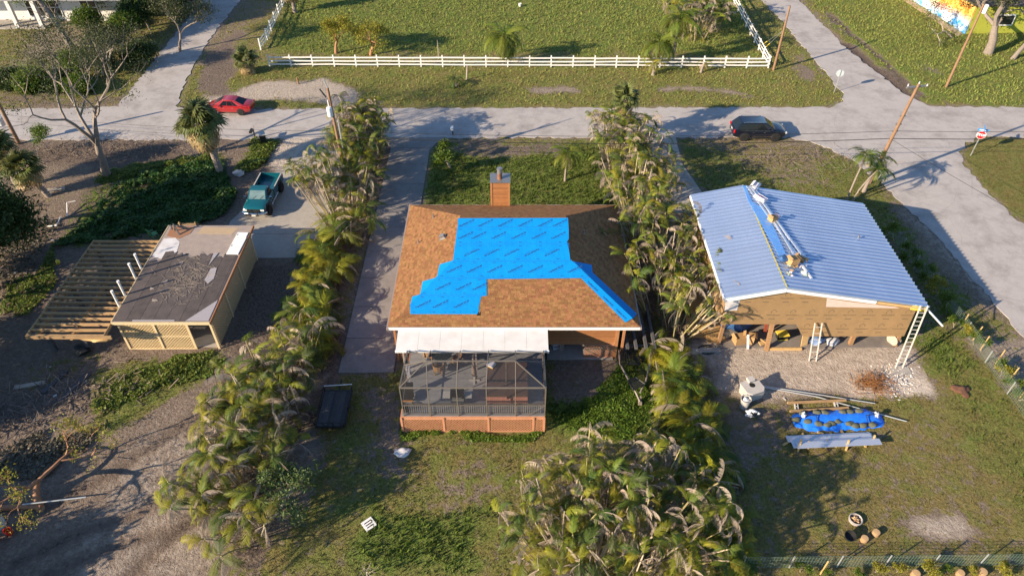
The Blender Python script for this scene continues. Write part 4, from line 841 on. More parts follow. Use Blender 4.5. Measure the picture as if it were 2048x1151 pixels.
# stairs frame behind the carport, green chair
q=G(355,446); sf=thing('stair_frame','small wooden stair frame behind the carport roof','stairs',(-24.6,43.2,0))
for X in (-25.0,-23.8): part('stringer',MB().beam((X,42.9,2.6),(X+.9,43.5,1.2),.05,.2),m_jo,sf); part('post',MB().box(X,X+.08,42.85,42.93,-.05,2.7),m_jo,sf)
for i in range(5): part('tread',MB().box(-24.95+i*.2,-23.75+i*.2,42.9+i*.13,43.1+i*.13,2.4-i*.28,2.44-i*.28),m_jo,sf)
q=G(310,476); gc=thing('garden_chair','green plastic garden chair in the weeds beside the carport','chair',q,rad(150)); m_gp=M('green_plastic',(.10,.28,.10),rough=.45)
part('seat',MB().box(-.25,.25,-.25,.25,.40,.44),m_gp,gc,local=True); part('backrest',MB().obox((0,.27,.72),(.5,.04,.55),(rad(-12),0,0)),m_gp,gc,local=True)
for sx in (-.22,.22):
    for sy in (-.22,.22): part('leg',MB().box(sx-.025,sx+.025,sy-.025,sy+.025,-.02,.40),m_gp,gc,local=True)
    part('armrest',MB().box(sx-.03,sx+.03,-.22,.26,.62,.65),m_gp,gc,local=True)
# ================================================================ houses at the far corners
m_wst=M('white_stucco',(.66,.65,.63),(.58,.57,.55),scale=1,rough=.9); m_glass=M('dark_window_glass',(.02,.025,.03),rough=.08,spec=.8)
wh=thing('house','white stucco house with porch columns and dark windows behind the trees','house',(-58,92,0))
HY=88.6
part('wall',MB().box(-80,-47.5,HY,98,-.1,3.6),m_wst,wh); part('porch_floor',MB().box(-80,-57.2,HY-2.6,HY-.01,-.1,.2),m_conc,wh)
part('roof',MB().slab([(-81,HY-2.6,3.6),(-46.8,HY-2.6,3.6),(-46.8,93.5,5.6),(-81,93.5,5.6)],.2,(0,-.26,1)),M('pale_grey_roof',(.38,.38,.4),(.3,.3,.32),scale=1,rough=.8),wh); part('roof',MB().slab([(-81,99,3.6),(-46.8,99,3.6),(-46.8,93.5,5.6),(-81,93.5,5.6)],.2,(0,.26,1)),MATS['pale_grey_roof'],wh)
for X in (-63.2,-60.6,-57.6): part('column',MB().box(X-.22,X+.22,HY-2.5,HY-2.06,.2,3.55),m_wst,wh)
for xa,xb in ((-60.0,-56.0),(-53.2,-51.4)):
    wn=part('window',MB().box(xa-.12,xb+.12,HY-.1,HY-.005,.6,2.9),m_white,wh)
    xm2=(xa+xb)/2
    for a,b in ((xa,xm2-.06),(xm2+.06,xb)):
        for c,d in ((.72,1.70),(1.80,2.78)): part('pane',MB().box(a,b,HY-.13,HY-.102,c,d),m_glass,wn)
part('door',MB().box(-66.5,-65.3,HY-.1,HY-.005,.2,2.5),m_wst,wh)
gh=thing('house','lime green house with a painted mural wall behind the big oak','house',(62,84,0))
m_lime=M('lime_green_stucco',(.36,.38,.05),(.31,.33,.045),scale=1,rough=.9)
A=G(1928,68); B=G(1800,-15); C=V3((A.x+28,A.y+1.2,0))
part('wall',MB().slab([A,C,C+V3((0,0,3.4)),A+V3((0,0,3.4))],.25,(0.04,-1,0)),m_lime,gh)
dv=(B-A).normalized(); nw=V3((dv.y,-dv.x,0)); nw=nw if nw.dot(V3((-1,-1,0)))>0 else -nw
mural=bpy.data.materials.new('painted_mural'); mural.use_nodes=True; t=mural.node_tree; n=t.nodes; l=t.links; tc=n.new('ShaderNodeTexCoord'); p=n['Principled BSDF']; p.inputs['Roughness'].default_value=.85
blu=MX(MR(N(.9,4,.6),.4,.6),(.06,.30,.62),(.62,.72,.78)); blu=MX(MR(N(2.6,3,.6),.58,.64),blu,(.03,.12,.32)); org=MX(MR(N(1.4,3),.4,.6),(.75,.22,.02),(.85,.5,.12))
sx=n.new('ShaderNodeSeparateXYZ'); l.new(tc.outputs['Object'],sx.inputs[0])
f1=MR(MA('ADD',MA('ADD',sx.outputs[2],MA('MULTIPLY',N(.6),1.6)),MA('MULTIPLY',sx.outputs[0],-.28)),A.z+2.0-.28*A.x-.2,A.z+2.0-.28*A.x+.9)
f2=MR(MA('ADD',sx.outputs[0],MA('MULTIPLY',N(.8),1.5)),A.x-1.6,A.x-3.4)
l.new(MX(MA('MULTIPLY',f1,MR(f2,0,1,1,0)),blu,org),p.inputs['Base Color'])
part('mural_wall',MB().slab([A-dv*.02,B+dv*14,B+dv*14+V3((0,0,3.4)),A-dv*.02+V3((0,0,3.4))],.25,nw),mural,gh)
K=A+V3((0,0,3.45)); ov=nw*.03-dv*.05
part('roof',MB().slab([K+ov,B+dv*14+nw*.03+V3((0,0,3.45)),B+dv*14-nw*6+V3((0,0,5.2)),A-nw*6+dv*5+V3((0,0,5.2))],.18,(-.1,0,1)),M('brown_grey_roof',(.16,.13,.12),(.11,.09,.085),scale=1.5,rough=.9),gh)
part('roof',MB().slab([K+ov,C+V3((0,-.8,3.45)),C+V3((0,6,5.2)),A-nw*6+dv*5+V3((0,0,5.2))],.18,(0,-.1,1)),MATS['brown_grey_roof'],gh)
for d in (3.2,7.2,12,17):
    q=A.lerp(C,d/28); wn=part('window',MB().box(q.x-.1,q.x+2.1,q.y-.14,q.y-.005,1.0,2.35),m_white,gh); part('pane',MB().box(q.x+.05,q.x+1.95,q.y-.17,q.y-.142,1.15,2.2),m_glass,wn)
solo('paved_apron',MB().slab([A+nw*.15+V3((0,0,.05)),B+dv*14+nw*.15+V3((0,0,.05)),B+dv*14+nw*1.2+V3((0,0,.05)),A+nw*1.2-dv*.6+V3((0,0,.05))],.1,(0,0,1)),M('tan_pavers',(.42,.32,.22),(.35,.27,.19),scale=3,rough=.9),'strip of tan paving along the mural wall','paving')
# ================================================================ vegetation
def leafmat(name,c,c2,rnd=.3,hue=.03,tr=.35,mode='island'): return M(name,c,c2,scale=.8,rough=.55,rnd=rnd,hue=hue,rmode=mode,transl=tr,spec=.3)
m_fg=leafmat('green_frond',(.17,.20,.025),(.10,.14,.02),.4,.025,.4,'object'); m_fy=leafmat('yellow_green_frond',(.30,.28,.022),(.22,.24,.02),.3,.025,.45,'object'); m_fd=leafmat('dead_frond',(.44,.36,.285),(.33,.265,.21),.35,.012,.3,'object'); m_fk=leafmat('deep_green_frond',(.055,.095,.018),(.08,.12,.02),.3,.02,.35,'object')
m_cane=M('tan_cane',(.52,.43,.31),(.38,.30,.2),scale=6,rough=.7,rnd=.25); m_cang=M('green_cane',(.28,.26,.09),(.34,.27,.14),scale=5,rough=.7,rnd=.25)
def frond(name,mat,arch=1.1,n=24,ll=.34,dr=.35,up=.5,wd=.028,seed=0,curl=False):
    """one pinnate frond one unit long, leaving the origin along +X and arching over"""
    r=random.Random(seed); mb=MB(); P=[]; p=V3((0,0,0)); a=up
    for i in range(n+1):
        P.append((p.copy(),a)); a-=arch/n*(1.0+i/n); p=p+V3((math.cos(a),0,math.sin(a)))/n
    mb.tube([q for q,_ in P[::4]],[.014*(1-.8*i/(len(P[::4])-1)) for i in range(len(P[::4]))],3,False)
    for i in range(3,n+1):
        q,a=P[i]; s=i/n; L_=ll*(.55+.75*math.sin(math.pi*min(1,s*.85+.12)))*r.uniform(.8,1.15)
        f=V3((math.cos(a),0,math.sin(a)))
        for sg in (-1,1):
            if r.random()<(.25 if curl else .04): continue
            d=(f*(.55+.5*s)+V3((0,sg,0))*(.9-.35*s)*(.55 if curl else 1)+V3((0,0,.25-dr+r.uniform(-.12,.12)))).normalized()
            b=q+d*L_*.55+V3((0,0,-dr*.10)); e=q+d*L_+V3((0,0,-dr*L_*(1.4 if curl else .9)))
            wv=f*(wd*r.uniform(.7,1.2))
            mb.add([q-wv*.5,q+wv*.5,b+wv*.7,b-wv*.7,e],[(0,1,2,3),(3,2,4)])
    return mb.mesh(name,mat)
FG=[frond('frond',m_fg,1.1+.35*i,22,.235,.3,.8-.1*i,.026,i) for i in range(4)]; FY=[frond('frond',m_fy,1.0+.35*i,22,.25,.28,.8-.1*i,.026,10+i) for i in range(4)]
FD=[frond('dead_frond',m_fd,1.3+.38*i,30,.115,.75,.95-.28*i,.015,20+i,True) for i in range(5)]; FK=[frond('frond',m_fk,1.1+.3*i,24,.36,.3,.7,.03,30+i) for i in range(3)]
def canemesh(i,mat):
    r=random.Random(i); b=r.uniform(.02,.14); a=r.uniform(0,6.28)
    P=[V3((math.cos(a)*b*(s*s),math.sin(a)*b*(s*s),s)) for s in (0,.25,.5,.75,1)]
    return MB().tube(P,[.013,.0115,.011,.0105,.0095],5).mesh('cane',mat),P[-1]
CANES=[canemesh(i,m_cane if i%2 else m_cang) for i in range(5)]
def litter_mesh(seed):
    r=random.Random(seed); mb=MB()
    for i in range(220):
        a=r.uniform(0,6.28); q=V3((r.gauss(0,.38),r.gauss(0,.38),r.uniform(0,.75)**1.5)); d=V3((r.gauss(0,1),r.gauss(0,1),r.gauss(-.5,.7))).normalized()*r.uniform(.12,.4)
        s=V3((-d.y,d.x,0)).normalized()*r.uniform(.006,.02) if abs(d.x)+abs(d.y)>1e-3 else V3((.01,0,0)); mb.add([q-s,q+s,q+d],[(0,1,2)])
    return mb.mesh('dead_leaf_tangle',M('dead_leaf_tangle',(.27,.20,.14),(.16,.12,.08),scale=2,rough=.9,rnd=.35,rmode='island',transl=.2))
LIT=[litter_mesh(50+i) for i in range(3)]
GRP='areca palms planted in hedges'
def areca(x,y,label,n=16,h=(3.5,5),spread=.7,lean=(0,0),fan=.35,mix=(.45,.2,.35),nf=5,fl=(1.2,1.8),tangle=1.6,skirt=6,seed=0):
    r=random.Random(seed*77+int(x*10)+int(y*31)); t_=thing('areca_palm',label,'palm',(x,y,gz(x,y)-.05),0,GRP)
    for c in range(n):
        a=r.uniform(0,6.283); rr=spread*math.sqrt(r.random()); hh=r.uniform(*h); me_,top=r.choice(CANES)
        dx=rr*math.cos(a)*fan/spread+r.gauss(0,.07)+lean[0]/max(hh,.1)*r.uniform(.5,1.3); dy=rr*math.sin(a)*fan/spread+r.gauss(0,.07)+lean[1]/max(hh,.1)*r.uniform(.5,1.3)
        th=r.uniform(2.5,4.6)/hh if hh>2 else 1.6
        o=link('cane',me_,t_,(rr*math.cos(a),rr*math.sin(a),0),(-math.atan(dy),math.atan(dx),0),(hh*th,hh*th,hh))
        m_=Matrix.Rotation(math.atan(dy),3,'X')
        for k_ in range(nf+r.randint(-1,1)):
            u=r.random(); L_=r.uniform(*fl)
            if u<mix[0]: me2=r.choice(FG if r.random()<.8 else FK)
            elif u<mix[0]+mix[1]: me2=r.choice(FY)
            else: me2=r.choice(FD); L_*=1.2
            az=r.uniform(0,6.283); zz=top.z-(r.uniform(0,.04) if me2 not in FD else r.uniform(.0,.22))
            # undo the cane's own scale so that the frond keeps its shape
            f=link('dead_frond' if me2 in FD else 'frond',me2,o,(top.x*zz,top.y*zz,zz),(0,-r.uniform(-.15,.55),az))
            f.scale=(L_/(hh*th),)*3; f.scale.z=L_/hh
            if th!=1: f.scale=(L_/(hh*(th*.5+.5)),L_/(hh*(th*.5+.5)),L_/hh)
    for k_ in range(skirt):
        me2=r.choice(FY+FG) if r.random()<.7 else r.choice(FD); a=r.uniform(0,6.283); f=link('frond',me2,t_,(spread*.5*math.cos(a),spread*.5*math.sin(a),r.uniform(.1,.7)),(0,-r.uniform(.2,.9),a)); f.scale=(r.uniform(1.1,1.7),)*3
    if tangle:
        o=link('dead_leaf_tangle',r.choice(LIT),t_,(lean[0]*.2,lean[1]*.2,.0),(0,0,r.uniform(0,6)),(tangle*.8,tangle*.8,tangle)); o['kind']='stuff'
    return t_
def L_(kind,where): return f'{kind} areca palm {where}'
# left hedge, from the road towards the camera
for i,(x,y,w_) in enumerate(((-13.6,58.6,'at the road end of the hedge, beside the transformer pole'),(-12.4,57.2,'next to the driveway mouth, close to the road'),(-13.9,55.8,'just in front of the transformer pole'),(-12.6,54.0,'beside the driveway, level with the small tree'))):
    areca(x-.5,y,L_('tall dense',w_),24,(2.8,4.9),.85,(0,0),.35,(.32,.20,.48),7,(.9,1.45),2.4,8,i)
areca(-14.5,52.2,L_('bushy','in the hedge opposite the pickup truck bed'),15,(2.2,4.0),.9,(-.3,0),.35,(.32,.20,.48),7,(.9,1.45),2.0,8,5)
areca(-13.1,50.0,L_('bushy','in the hedge between truck and driveway'),13,(1.6,3.2),.8,(0,0),.35,(.32,.20,.48),7,(.9,1.45),1.9,9,6)
areca(-14.2,46.2,L_('leaning tall','with long bare canes tilting towards the pickup truck'),24,(4.0,6.0),.8,(-2.6,1.6),.35,(.33,.20,.47),7,(.9,1.45),2.0,6,7)
areca(-13.2,47.6,L_('mid height','behind the leaning canes, next to the driveway'),16,(2.4,4.4),.8,(-.3,.6),.4,(.33,.20,.47),7,(.9,1.45),2.0,8,8)
areca(-13.0,44.4,L_('spreading','at the foot of the leaning canes, driveway side'),13,(1.4,3.0),.8,(.3,0),.4,(.5,.2,.3),5,(1.2,1.7),1.6,9,9)
for i,(x,y,w_) in enumerate(((-13.9,42.3,'beside the end of the concrete pad'),(-13.2,40.3,'second in the low yellow hedge'),(-13.8,38.4,'third in the low yellow hedge'),(-13.2,36.4,'in the middle of the low yellow hedge'),(-13.8,34.5,'in the low yellow hedge, level with the carport front'),(-13.0,32.6,'at the near end of the low yellow hedge'))):
    areca(x-.5,y,L_('low yellow green',w_),11,(.6,1.5),.8,(0,0),.5,(.28,.44,.28),7,(1.1,1.8),1.3,16,20+i)
for i,(x,y,w_,n_,h_,ln) in enumerate(((-13.2,30.3,'behind the dark trailer, start of the tall clump',15,(1.6,3.4),(-.2,0)),(-14.4,28.4,'left of the dark trailer',20,(2.0,4.2),(-.9,0)),(-12.9,27.0,'touching the dark trailer',15,(1.6,3.6),(-.2,-.2)),(-14.8,25.4,'leaning out over the tyre tracks',22,(2.2,4.4),(-1.4,-.2)),(-13.2,23.6,'behind the sea grape branches',18,(1.8,3.8),(-.3,-.2)),(-14.6,21.4,'left of the sea grape branches, over the dirt',20,(2.0,4.2),(-1.5,-.4)),(-13.2,19.2,'at the bottom edge below the sea grape',15,(1.6,3.4),(-.6,-.4)))):
    areca(x-.5,y,L_('half dead',w_),n_,h_,.9,ln,.4,(.28,.20,.52),7,(.9,1.45),2.2,8,40+i)
# right hedge
for i,(x,y,w_) in enumerate(((9.4,57.6,'at the road end of the right hedge, under the fan palm'),(10.8,56.2,'near the road, beside the concrete drive'),(9.2,54.2,'behind the small feather palm'),(11.0,52.6,'leaning to the concrete drive'),(9.6,50.4,'in the right hedge behind the brown roof corner'),(11.2,48.8,'in the right hedge near the metal roof corner'))):
    areca(x,y,L_('grey green',w_),16,(2.6,4.6),.85,(.2 if i%2 else -.3,0),.4,(.30,.19,.51),7,(.9,1.45),2.2,9,60+i)
for i,(x,y,w_,ln) in enumerate(((9.8,46.6,'by the far corner of the brown roof',(-.5,0)),(11.3,45.0,'by the far eave of the metal roof',(.5,0)),(9.9,43.0,'beside the middle of the brown roof edge',(-.8,0)),(11.2,41.2,'beside the middle of the metal roof edge',(.8,.2)),(10.0,39.2,'with bare canes over the brown roof edge',(-.9,0)),(11.2,37.4,'with fronds hanging over the metal roof',(1.3,.3)),(10.2,35.4,'with tall pale canes by the brown roof corner',(-.3,.2)),(11.2,33.8,'leaning from the plywood sheets',(.9,.4)))):
    areca(x,y,L_('tall pale caned',w_),17,(3.6,5.6),.75,ln,.5,(.30,.19,.51),7,(.9,1.45),1.9,6,80+i)
for i,(x,y,w_) in enumerate(((10.0,31.4,'beside the walkway frame'),(10.7,29.8,'level with the mesh trailer'),(10.0,28.2,'touching the trailer tongue'),(10.8,26.4,'beside the bright weeds'),(10.6,24.4,'fanned out, beside the shaded right lawn'),(11.0,22.6,'at the near end of the low right hedge'))):
    areca(x,y,L_('low golden',w_),11,(.5,1.3),.75,(0,0),.5,(.30,.42,.28),7,(1.0,1.7),1.2,16,100+i)
# the big clump at the bottom centre
for i,(x,y,w_,n_,ln) in enumerate(((2.2,18.6,'at the left of the big clump at the bottom centre',20,(-1.1,.3)),(3.6,20.4,'at the back left of the big bottom clump',18,(-.6,1.2)),(5.6,21.0,'at the back of the big bottom clump',18,(.3,1.4)),(7.2,20.0,'at the back right of the big bottom clump',18,(1.1,.8)),(4.4,18.2,'in the middle of the big bottom clump',20,(-.2,.4)),(7.0,17.8,'in the right half of the big bottom clump',20,(1.2,.1)),(8.3,18.4,'at the right edge of the big bottom clump',16,(.9,.3)),(3.0,16.4,'at the bottom edge, left of the clump',16,(-.9,-.3)),(6.0,16.0,'at the bottom edge, right of the clump',16,(.6,-.3)))):
    areca(x,y,L_('sprawling half dead',w_),n_,(2.6,4.8),.9,ln,.5,(.26,.19,.55),7,(.9,1.45),2.1,6,120+i)
for i,(x,y,w_) in enumerate(((11.0,20.2,'at the wire fence, right of the big clump'),(11.2,18.0,'at the fence in the bottom centre'),)):
    areca(x,y,L_('small yellow',w_),9,(.4,1.0),.6,(0,0),.4,(.35,.5,.15),6,(.9,1.3),.8,10,140+i)
# clump in the field corner
for i,(x,y,w_) in enumerate(((22.2,83.5,'in the field corner, nearest the white fence'),(24.0,86.5,'in the field corner, farther back'),(21.0,87.5,'in the field corner, left one'))):
    areca(x,y,L_('grey brown',w_),18,(2.6,4.8),1.2,(0,0),.5,(.36,.18,.46),5,(1.4,1.9),2.8,10,150+i)
# ---------------------------------------------------------------- single palms
m_tr=M('grey_palm_trunk',(.30,.25,.21),(.20,.165,.14),scale=7,rough=.95,bump=.7,bscale=18)
def palm(x,y,h,label,n=16,fl=2.0,lean=(0,0),tr=.13,fr=None,dead=4,name='feather_palm',cat='palm',group=None,up=.5,seed=0):
    r=random.Random(seed+int(x*13+y*7)); z0=gz(x,y)-.08; t_=thing(name,label,cat,(x,y,z0),0,group); P=[V3((lean[0]*s*s,lean[1]*s*s,h*s)) for s in (0,.2,.4,.6,.8,1)]
    part('trunk',MB().tube(P,[tr*1.35,tr,tr*.95,tr*.9,tr*.85,tr*.7],9),m_tr,t_,local=True,smooth=60)
    for k_ in range(n):
        me2=r.choice(fr or FG); a=k_*2.399+r.uniform(-.2,.2); el=up-1.15*(k_/n)+r.uniform(-.15,.15); f=link('frond',me2,t_,P[-1]+V3((0,0,-.05*(k_/n))),(0,-el,a)); f.scale=(fl*r.uniform(.85,1.12),)*3
    for k_ in range(dead):
        a=r.uniform(0,6.28); f=link('dead_frond',r.choice(FD),t_,P[-1]+V3((0,0,-.15)),(0,r.uniform(.5,1.1),a)); f.scale=(fl*.8,)*3
    return t_
q=G(1003,132); palm(q.x+.2,q.y+.2,3.3,'feather palm standing at the middle of the white fence',24,3.1,(.1,0),.17,FG,6,seed=1)
q=G(1312,135); palm(q.x,q.y,3.0,'feather palm with drooping fronds by the white fence, left of the pair',20,2.8,(0,0),.16,FG,6,seed=2); q=G(1343,132); palm(q.x,q.y,5.2,'tall feather palm with drooping fronds behind the white fence',22,3.1,(.3,.4),.15,FG,7,seed=3)
q=G(1306,150); palm(q.x,q.y,1.5,'short yellowed palm leaning on the verge side of the white fence',10,1.5,(-.2,0),.16,FY,8,seed=4); q=G(1402,145); palm(q.x,q.y,1.2,'stubby nearly dead palm on the verge by the white fence',4,1.2,(.2,0),.15,FY,9,seed=5)
q=G(1130,362); palm(q.x,q.y,2.7,'small feather palm on the lawn behind the brown house',20,1.9,(.1,.1),.10,FG,6,seed=6)
q=G(912,172); palm(q.x,q.y,.8,'tiny half dead palm on the verge across the road',8,1.1,(0,0),.12,FK,6,seed=7)
GP3='slim palms beside the metal roofed house'
q=G(1692,404); palm(q.x,q.y,4.4,'slim palm behind the metal roof, leftmost of three',13,1.5,(.4,.3),.08,FK+FG,3,group=GP3,seed=8); q=G(1703,406); palm(q.x,q.y,3.0,'slim leaning palm behind the metal roof, middle of three',12,1.4,(1.4,.5),.08,FK+FG,2,group=GP3,seed=9); q=G(1727,384); palm(q.x,q.y,3.2,'stout palm behind the metal roof, rightmost of three',12,1.5,(.5,.2),.15,FG,3,group=GP3,seed=10)
# fan palms
def fanleaf(name,mat,n=22,seed=0,droop=.5):
    r=random.Random(seed); mb=MB(); mb.tube([(0,0,0),(.25,0,.06),(.5,0,.07)],[.02,.015,.012],3,False); c=V3((.5,0,.07))
    for i in range(n):
        a=rad(-140+280*i/(n-1)); L2=.55*(.7+.3*math.cos(a))*r.uniform(.9,1.1); d=V3((math.cos(a),math.sin(a),.1)); s=V3((-math.sin(a),math.cos(a),0))
        m=c+d*L2*.6; e=c+d*L2+V3((0,0,-droop*L2*r.uniform(.5,1.2))); mb.add([c-s*.01,c+s*.01,m+s*.045,m-s*.045,e],[(0,1,2,3),(3,2,4)])
    return mb.mesh(name,mat)
m_sab=leafmat('sabal_green',(.14,.155,.045),(.09,.11,.03),.35,.02,.3,'object'); m_sabd=leafmat('sabal_straw',(.44,.33,.17),(.34,.25,.12),.25,.01,.3,'object')
FAN=[fanleaf('fan_leaf',m_sab,22,i,.3+.3*i) for i in range(3)]; FAND=[fanleaf('dead_fan_leaf',m_sabd,16,9+i,.9+.3*i) for i in range(2)]
def fanpalm(x,y,h,label,n=34,fl=1.5,nd=22,tr=.2,lean=(0,0),seed=0,group=None):
    r=random.Random(seed); t_=thing('fan_palm',label,'palm',(x,y,gz(x,y)-.08),0,group); P=[V3((lean[0]*s,lean[1]*s,h*s)) for s in (0,.25,.5,.75,1)]; mb=MB(); mb.tube(P,[tr*1.3,tr*1.1,tr,tr,tr*.9],10)
    part('trunk',mb,m_tr,t_,local=True,smooth=60)
    for k_ in range(60):                                   # old leaf boots
        s=r.uniform(.1,1); a=k_*2.399; q=P[0].lerp(P[-1],s); d=V3((math.cos(a),math.sin(a),.9)).normalized(); o=link('leaf_boot',BOOT,t_,q+V3((math.cos(a),math.sin(a),0))*tr*.8,(0,rad(35),a))
    for k_ in range(n):
        a=k_*2.399+r.uniform(-.3,.3); el=1.35-1.5*(k_/n)**.8+r.uniform(-.2,.2); f=link('fan_leaf',r.choice(FAN),t_,P[-1]+V3((0,0,-.25*k_/n)),(r.uniform(-.4,.4),-el,a)); f.scale=(fl*r.uniform(.8,1.1),)*3
    for k_ in range(nd):
        a=r.uniform(0,6.283); f=link('dead_fan_leaf',r.choice(FAND),t_,P[-1]+V3((0,0,-.15-.5*r.random())),(r.uniform(-.4,.4),r.uniform(.5,1.25),a)); f.scale=(fl*r.uniform(.7,1.0),)*3
    return t_
BOOT=MB().beam((0,0,0),(0,0,.2),.06,.03).mesh('leaf_boot',M('leaf_boot',(.36,.31,.26),(.26,.22,.18),scale=6,rough=.9,rnd=.2))
fanpalm(-25.9,53.9,4.9,'shaggy fan palm beside the oak with a skirt of straw coloured leaves',46,2.2,40,.27,(-.35,0),1)
q=G(1245,300); fanpalm(q.x,q.y+1.5,4.4,'fan palm rising from the right hedge near the road',30,1.6,14,.2,(0,0),2)
q=G(498,145); fanpalm(q.x,q.y,1.6,'yellowed fan palm at the fence corner with drooping leaves',22,1.6,26,.22,(0,0),3); q=G(590,25); fanpalm(q.x,q.y,3.4,'fan palm inside the left side fence of the field',26,1.8,20,.22,(0,0),4)
q=G(98,392); fanpalm(q.x,q.y,3.0,'dark fan palm at the edge of the left lot, right of the fallen trunk',24,1.8,16,.2,(-1.0,0),5); q=G(40,375); fanpalm(q.x,q.y,3.6,'dark fan palm at the left edge of the picture by the road',26,2.0,22,.24,(-.6,.3),6)
q=G(150,102); fanpalm(q.x,q.y,8.2,'tall palm trunk in front of the white house',24,1.9,10,.28,(-2.2,0),7)
# ---------------------------------------------------------------- broadleaf trees
def grow(seed,h,tr,levels=4,nb=(3,4),spread=.7,ratio=.62,up=.25,lean=(0,0),first=.4,wig=.12):
    """tapered trunk with forking limbs; returns the wood and the twig ends"""
    r=random.Random(seed); mb=MB(); tips=[]
    def limb(p,d,L2,r0,lv):
        n=4; P=[p]; q=p.copy(); dd=d.copy()
        for i in range(n):
            dd=(dd+V3((r.gauss(0,wig),r.gauss(0,wig),r.gauss(0,wig)+up*.12))).normalized(); q=q+dd*L2/n; P.append(q.copy())
        r1=r0*(.62 if lv<levels else .3); mb.tube(P,[r0+(r1-r0)*i/n for i in range(n+1)],8 if lv==0 else (5 if lv<3 else 3),False)
        if lv>=levels: tips.append((P[-1],dd)); tips.append((P[2],dd)); return
        k_=r.randint(*nb); a0=r.uniform(0,6.28)
        for i in range(k_):
            a=a0+i*6.283/k_+r.uniform(-.4,.4); sp=spread*r.uniform(.6,1.3); u=dd.orthogonal().normalized(); v=dd.cross(u)
            nd=(dd*math.cos(sp)+(u*math.cos(a)+v*math.sin(a))*math.sin(sp)+V3((0,0,up*.4))).normalized()
            limb(P[-1] if i<2 or lv==0 else P[-2],nd,L2*ratio*r.uniform(.75,1.2) if lv else h*first*ratio*1.5*r.uniform(.8,1.1),r1*(.78 if i else .95),lv+1)
    limb(V3((0,0,-.1)),V3((lean[0],lean[1],1)).normalized(),h*first,tr,0); return mb,tips
def leaves(tips,per,rad_,size,mat,seed,frac=1.,flat=.7):
    r=np.random.default_rng(seed); T=np.array([t[0] for t in tips]); T=T[r.random(len(T))<frac]; k=len(T)*per
    c=np.repeat(T,per,0)+r.normal(0,rad_,(k,3))*np.array([1,1,flat]); d=r.normal(0,1,(k,3)); d/=np.linalg.norm(d,axis=1)[:,None]; e=np.cross(d,r.normal(0,1,(k,3))); e/=np.linalg.norm(e,axis=1)[:,None]
    s=r.uniform(size*.6,size*1.35,(k,1)); V=np.stack([c-d*s,c+e*s*.45,c+d*s,c-e*s*.45],1).reshape(-1,3)
    me=bpy.data.meshes.new('crown'); me.vertices.add(k*4); me.vertices.foreach_set('co',V.ravel()); me.loops.add(k*4); me.loops.foreach_set('vertex_index',np.arange(k*4,dtype=np.int32)); me.polygons.add(k)
    me.polygons.foreach_set('loop_start',np.arange(0,k*4,4,dtype=np.int32)); me.polygons.foreach_set('loop_total',np.full(k,4,np.int32)); me.update(calc_edges=True); me.materials.append(mat); return me
m_bark=M('grey_bark',(.26,.215,.18),(.17,.14,.115),scale=5,rough=.95,bump=.6,bscale=15); m_pale=M('pale_bark',(.46,.39,.32),(.36,.30,.24),scale=6,rough=.9); m_gum=M('coppery_bark',(.36,.185,.095),(.27,.13,.07),scale=5,rough=.7)
m_oak=leafmat('oak_leaves',(.050,.062,.020),(.070,.080,.028),.4,.03,.25); m_brt=leafmat('bright_leaves',(.12,.175,.02),(.085,.14,.02),.35,.03,.4); m_yl=leafmat('yellow_leaves',(.30,.27,.03),(.22,.22,.03),.3,.03,.4); m_dkl=leafmat('dark_leaves',(.035,.06,.015),(.05,.08,.018),.4,.03,.25)
m_sg=leafmat('sea_grape_leaves',(.14,.19,.06),(.10,.15,.05),.3,.02,.35)
def tree(x,y,label,h,tr,lf,per,cl,size,seed=0,levels=4,nb=(3,4),spread=.7,up=.25,lean=(0,0),first=.35,bark=None,frac=1.,name='tree',ratio=.62,group=None,wig=.12):
    t_=thing(name,label,'tree',(x,y,gz(x,y)-.05),0,group); mb,tips=grow(seed,h,tr,levels,nb,spread,ratio,up,lean,first,wig)
    part('trunk',mb,bark or m_bark,t_,local=True,smooth=60)
    if lf: part('crown',leaves(tips,per,cl,size,lf,seed+5,frac),None,t_,local=True)
    return t_
tree(-35.9,53.5,'big grey oak with thin olive crown in front of the road',15.5,.4,m_oak,46,.42,.075,6,5,(2,3),.62,.5,(.16,0),.22,m_bark,frac=.75,ratio=.75)
tree(-43.5,73.0,'grey leafless shrubby tree behind the oak across the road',6.5,.18,m_oak,20,.35,.085,7,4,(3,4),.6,.35,(0,0),.25,m_pale,.45)
tree(-38.5,79.5,'thin grey tree beside the side street',7.5,.2,m_oak,36,.45,.10,8,4,(3,3),.6,.35,(.1,0),.3,m_bark,.7)
tree(-46.0,86.0,'bright leafy tree with yellow trunk at the top left',8.5,.25,m_brt,46,.5,.12,9,4,(3,3),.65,.3,(0,0),.3,m_pale,.8)
tree(-40.0,91.0,'dark green broadleaf tree at the top by the side street',6.5,.25,m_dkl,80,.55,.12,10,4,(3,4),.7,.2,(0,0),.25)
tree(-43.0,94.0,'dark green broadleaf tree at the top, left of the side street',6.5,.25,m_brt,60,.55,.12,11,4,(3,4),.7,.2,(0,0),.25)
tree(-50.5,79.0,'slim tree with sparse leaves before the white house',6.5,.13,m_brt,26,.4,.11,12,4,(2,3),.55,.4,(0,0),.4,m_bark,.7)
tree(-53.5,83.0,'slender grey tree near the porch columns of the white house',7.5,.12,m_oak,22,.4,.10,13,4,(2,3),.5,.45,(.05,0),.4,m_bark,.7)
tree(-47.5,74.0,'low bushy tree in the roadside thicket, right part',4.2,.12,m_brt,55,.4,.12,14,4,(3,3),.7,.2,(0,0),.2)
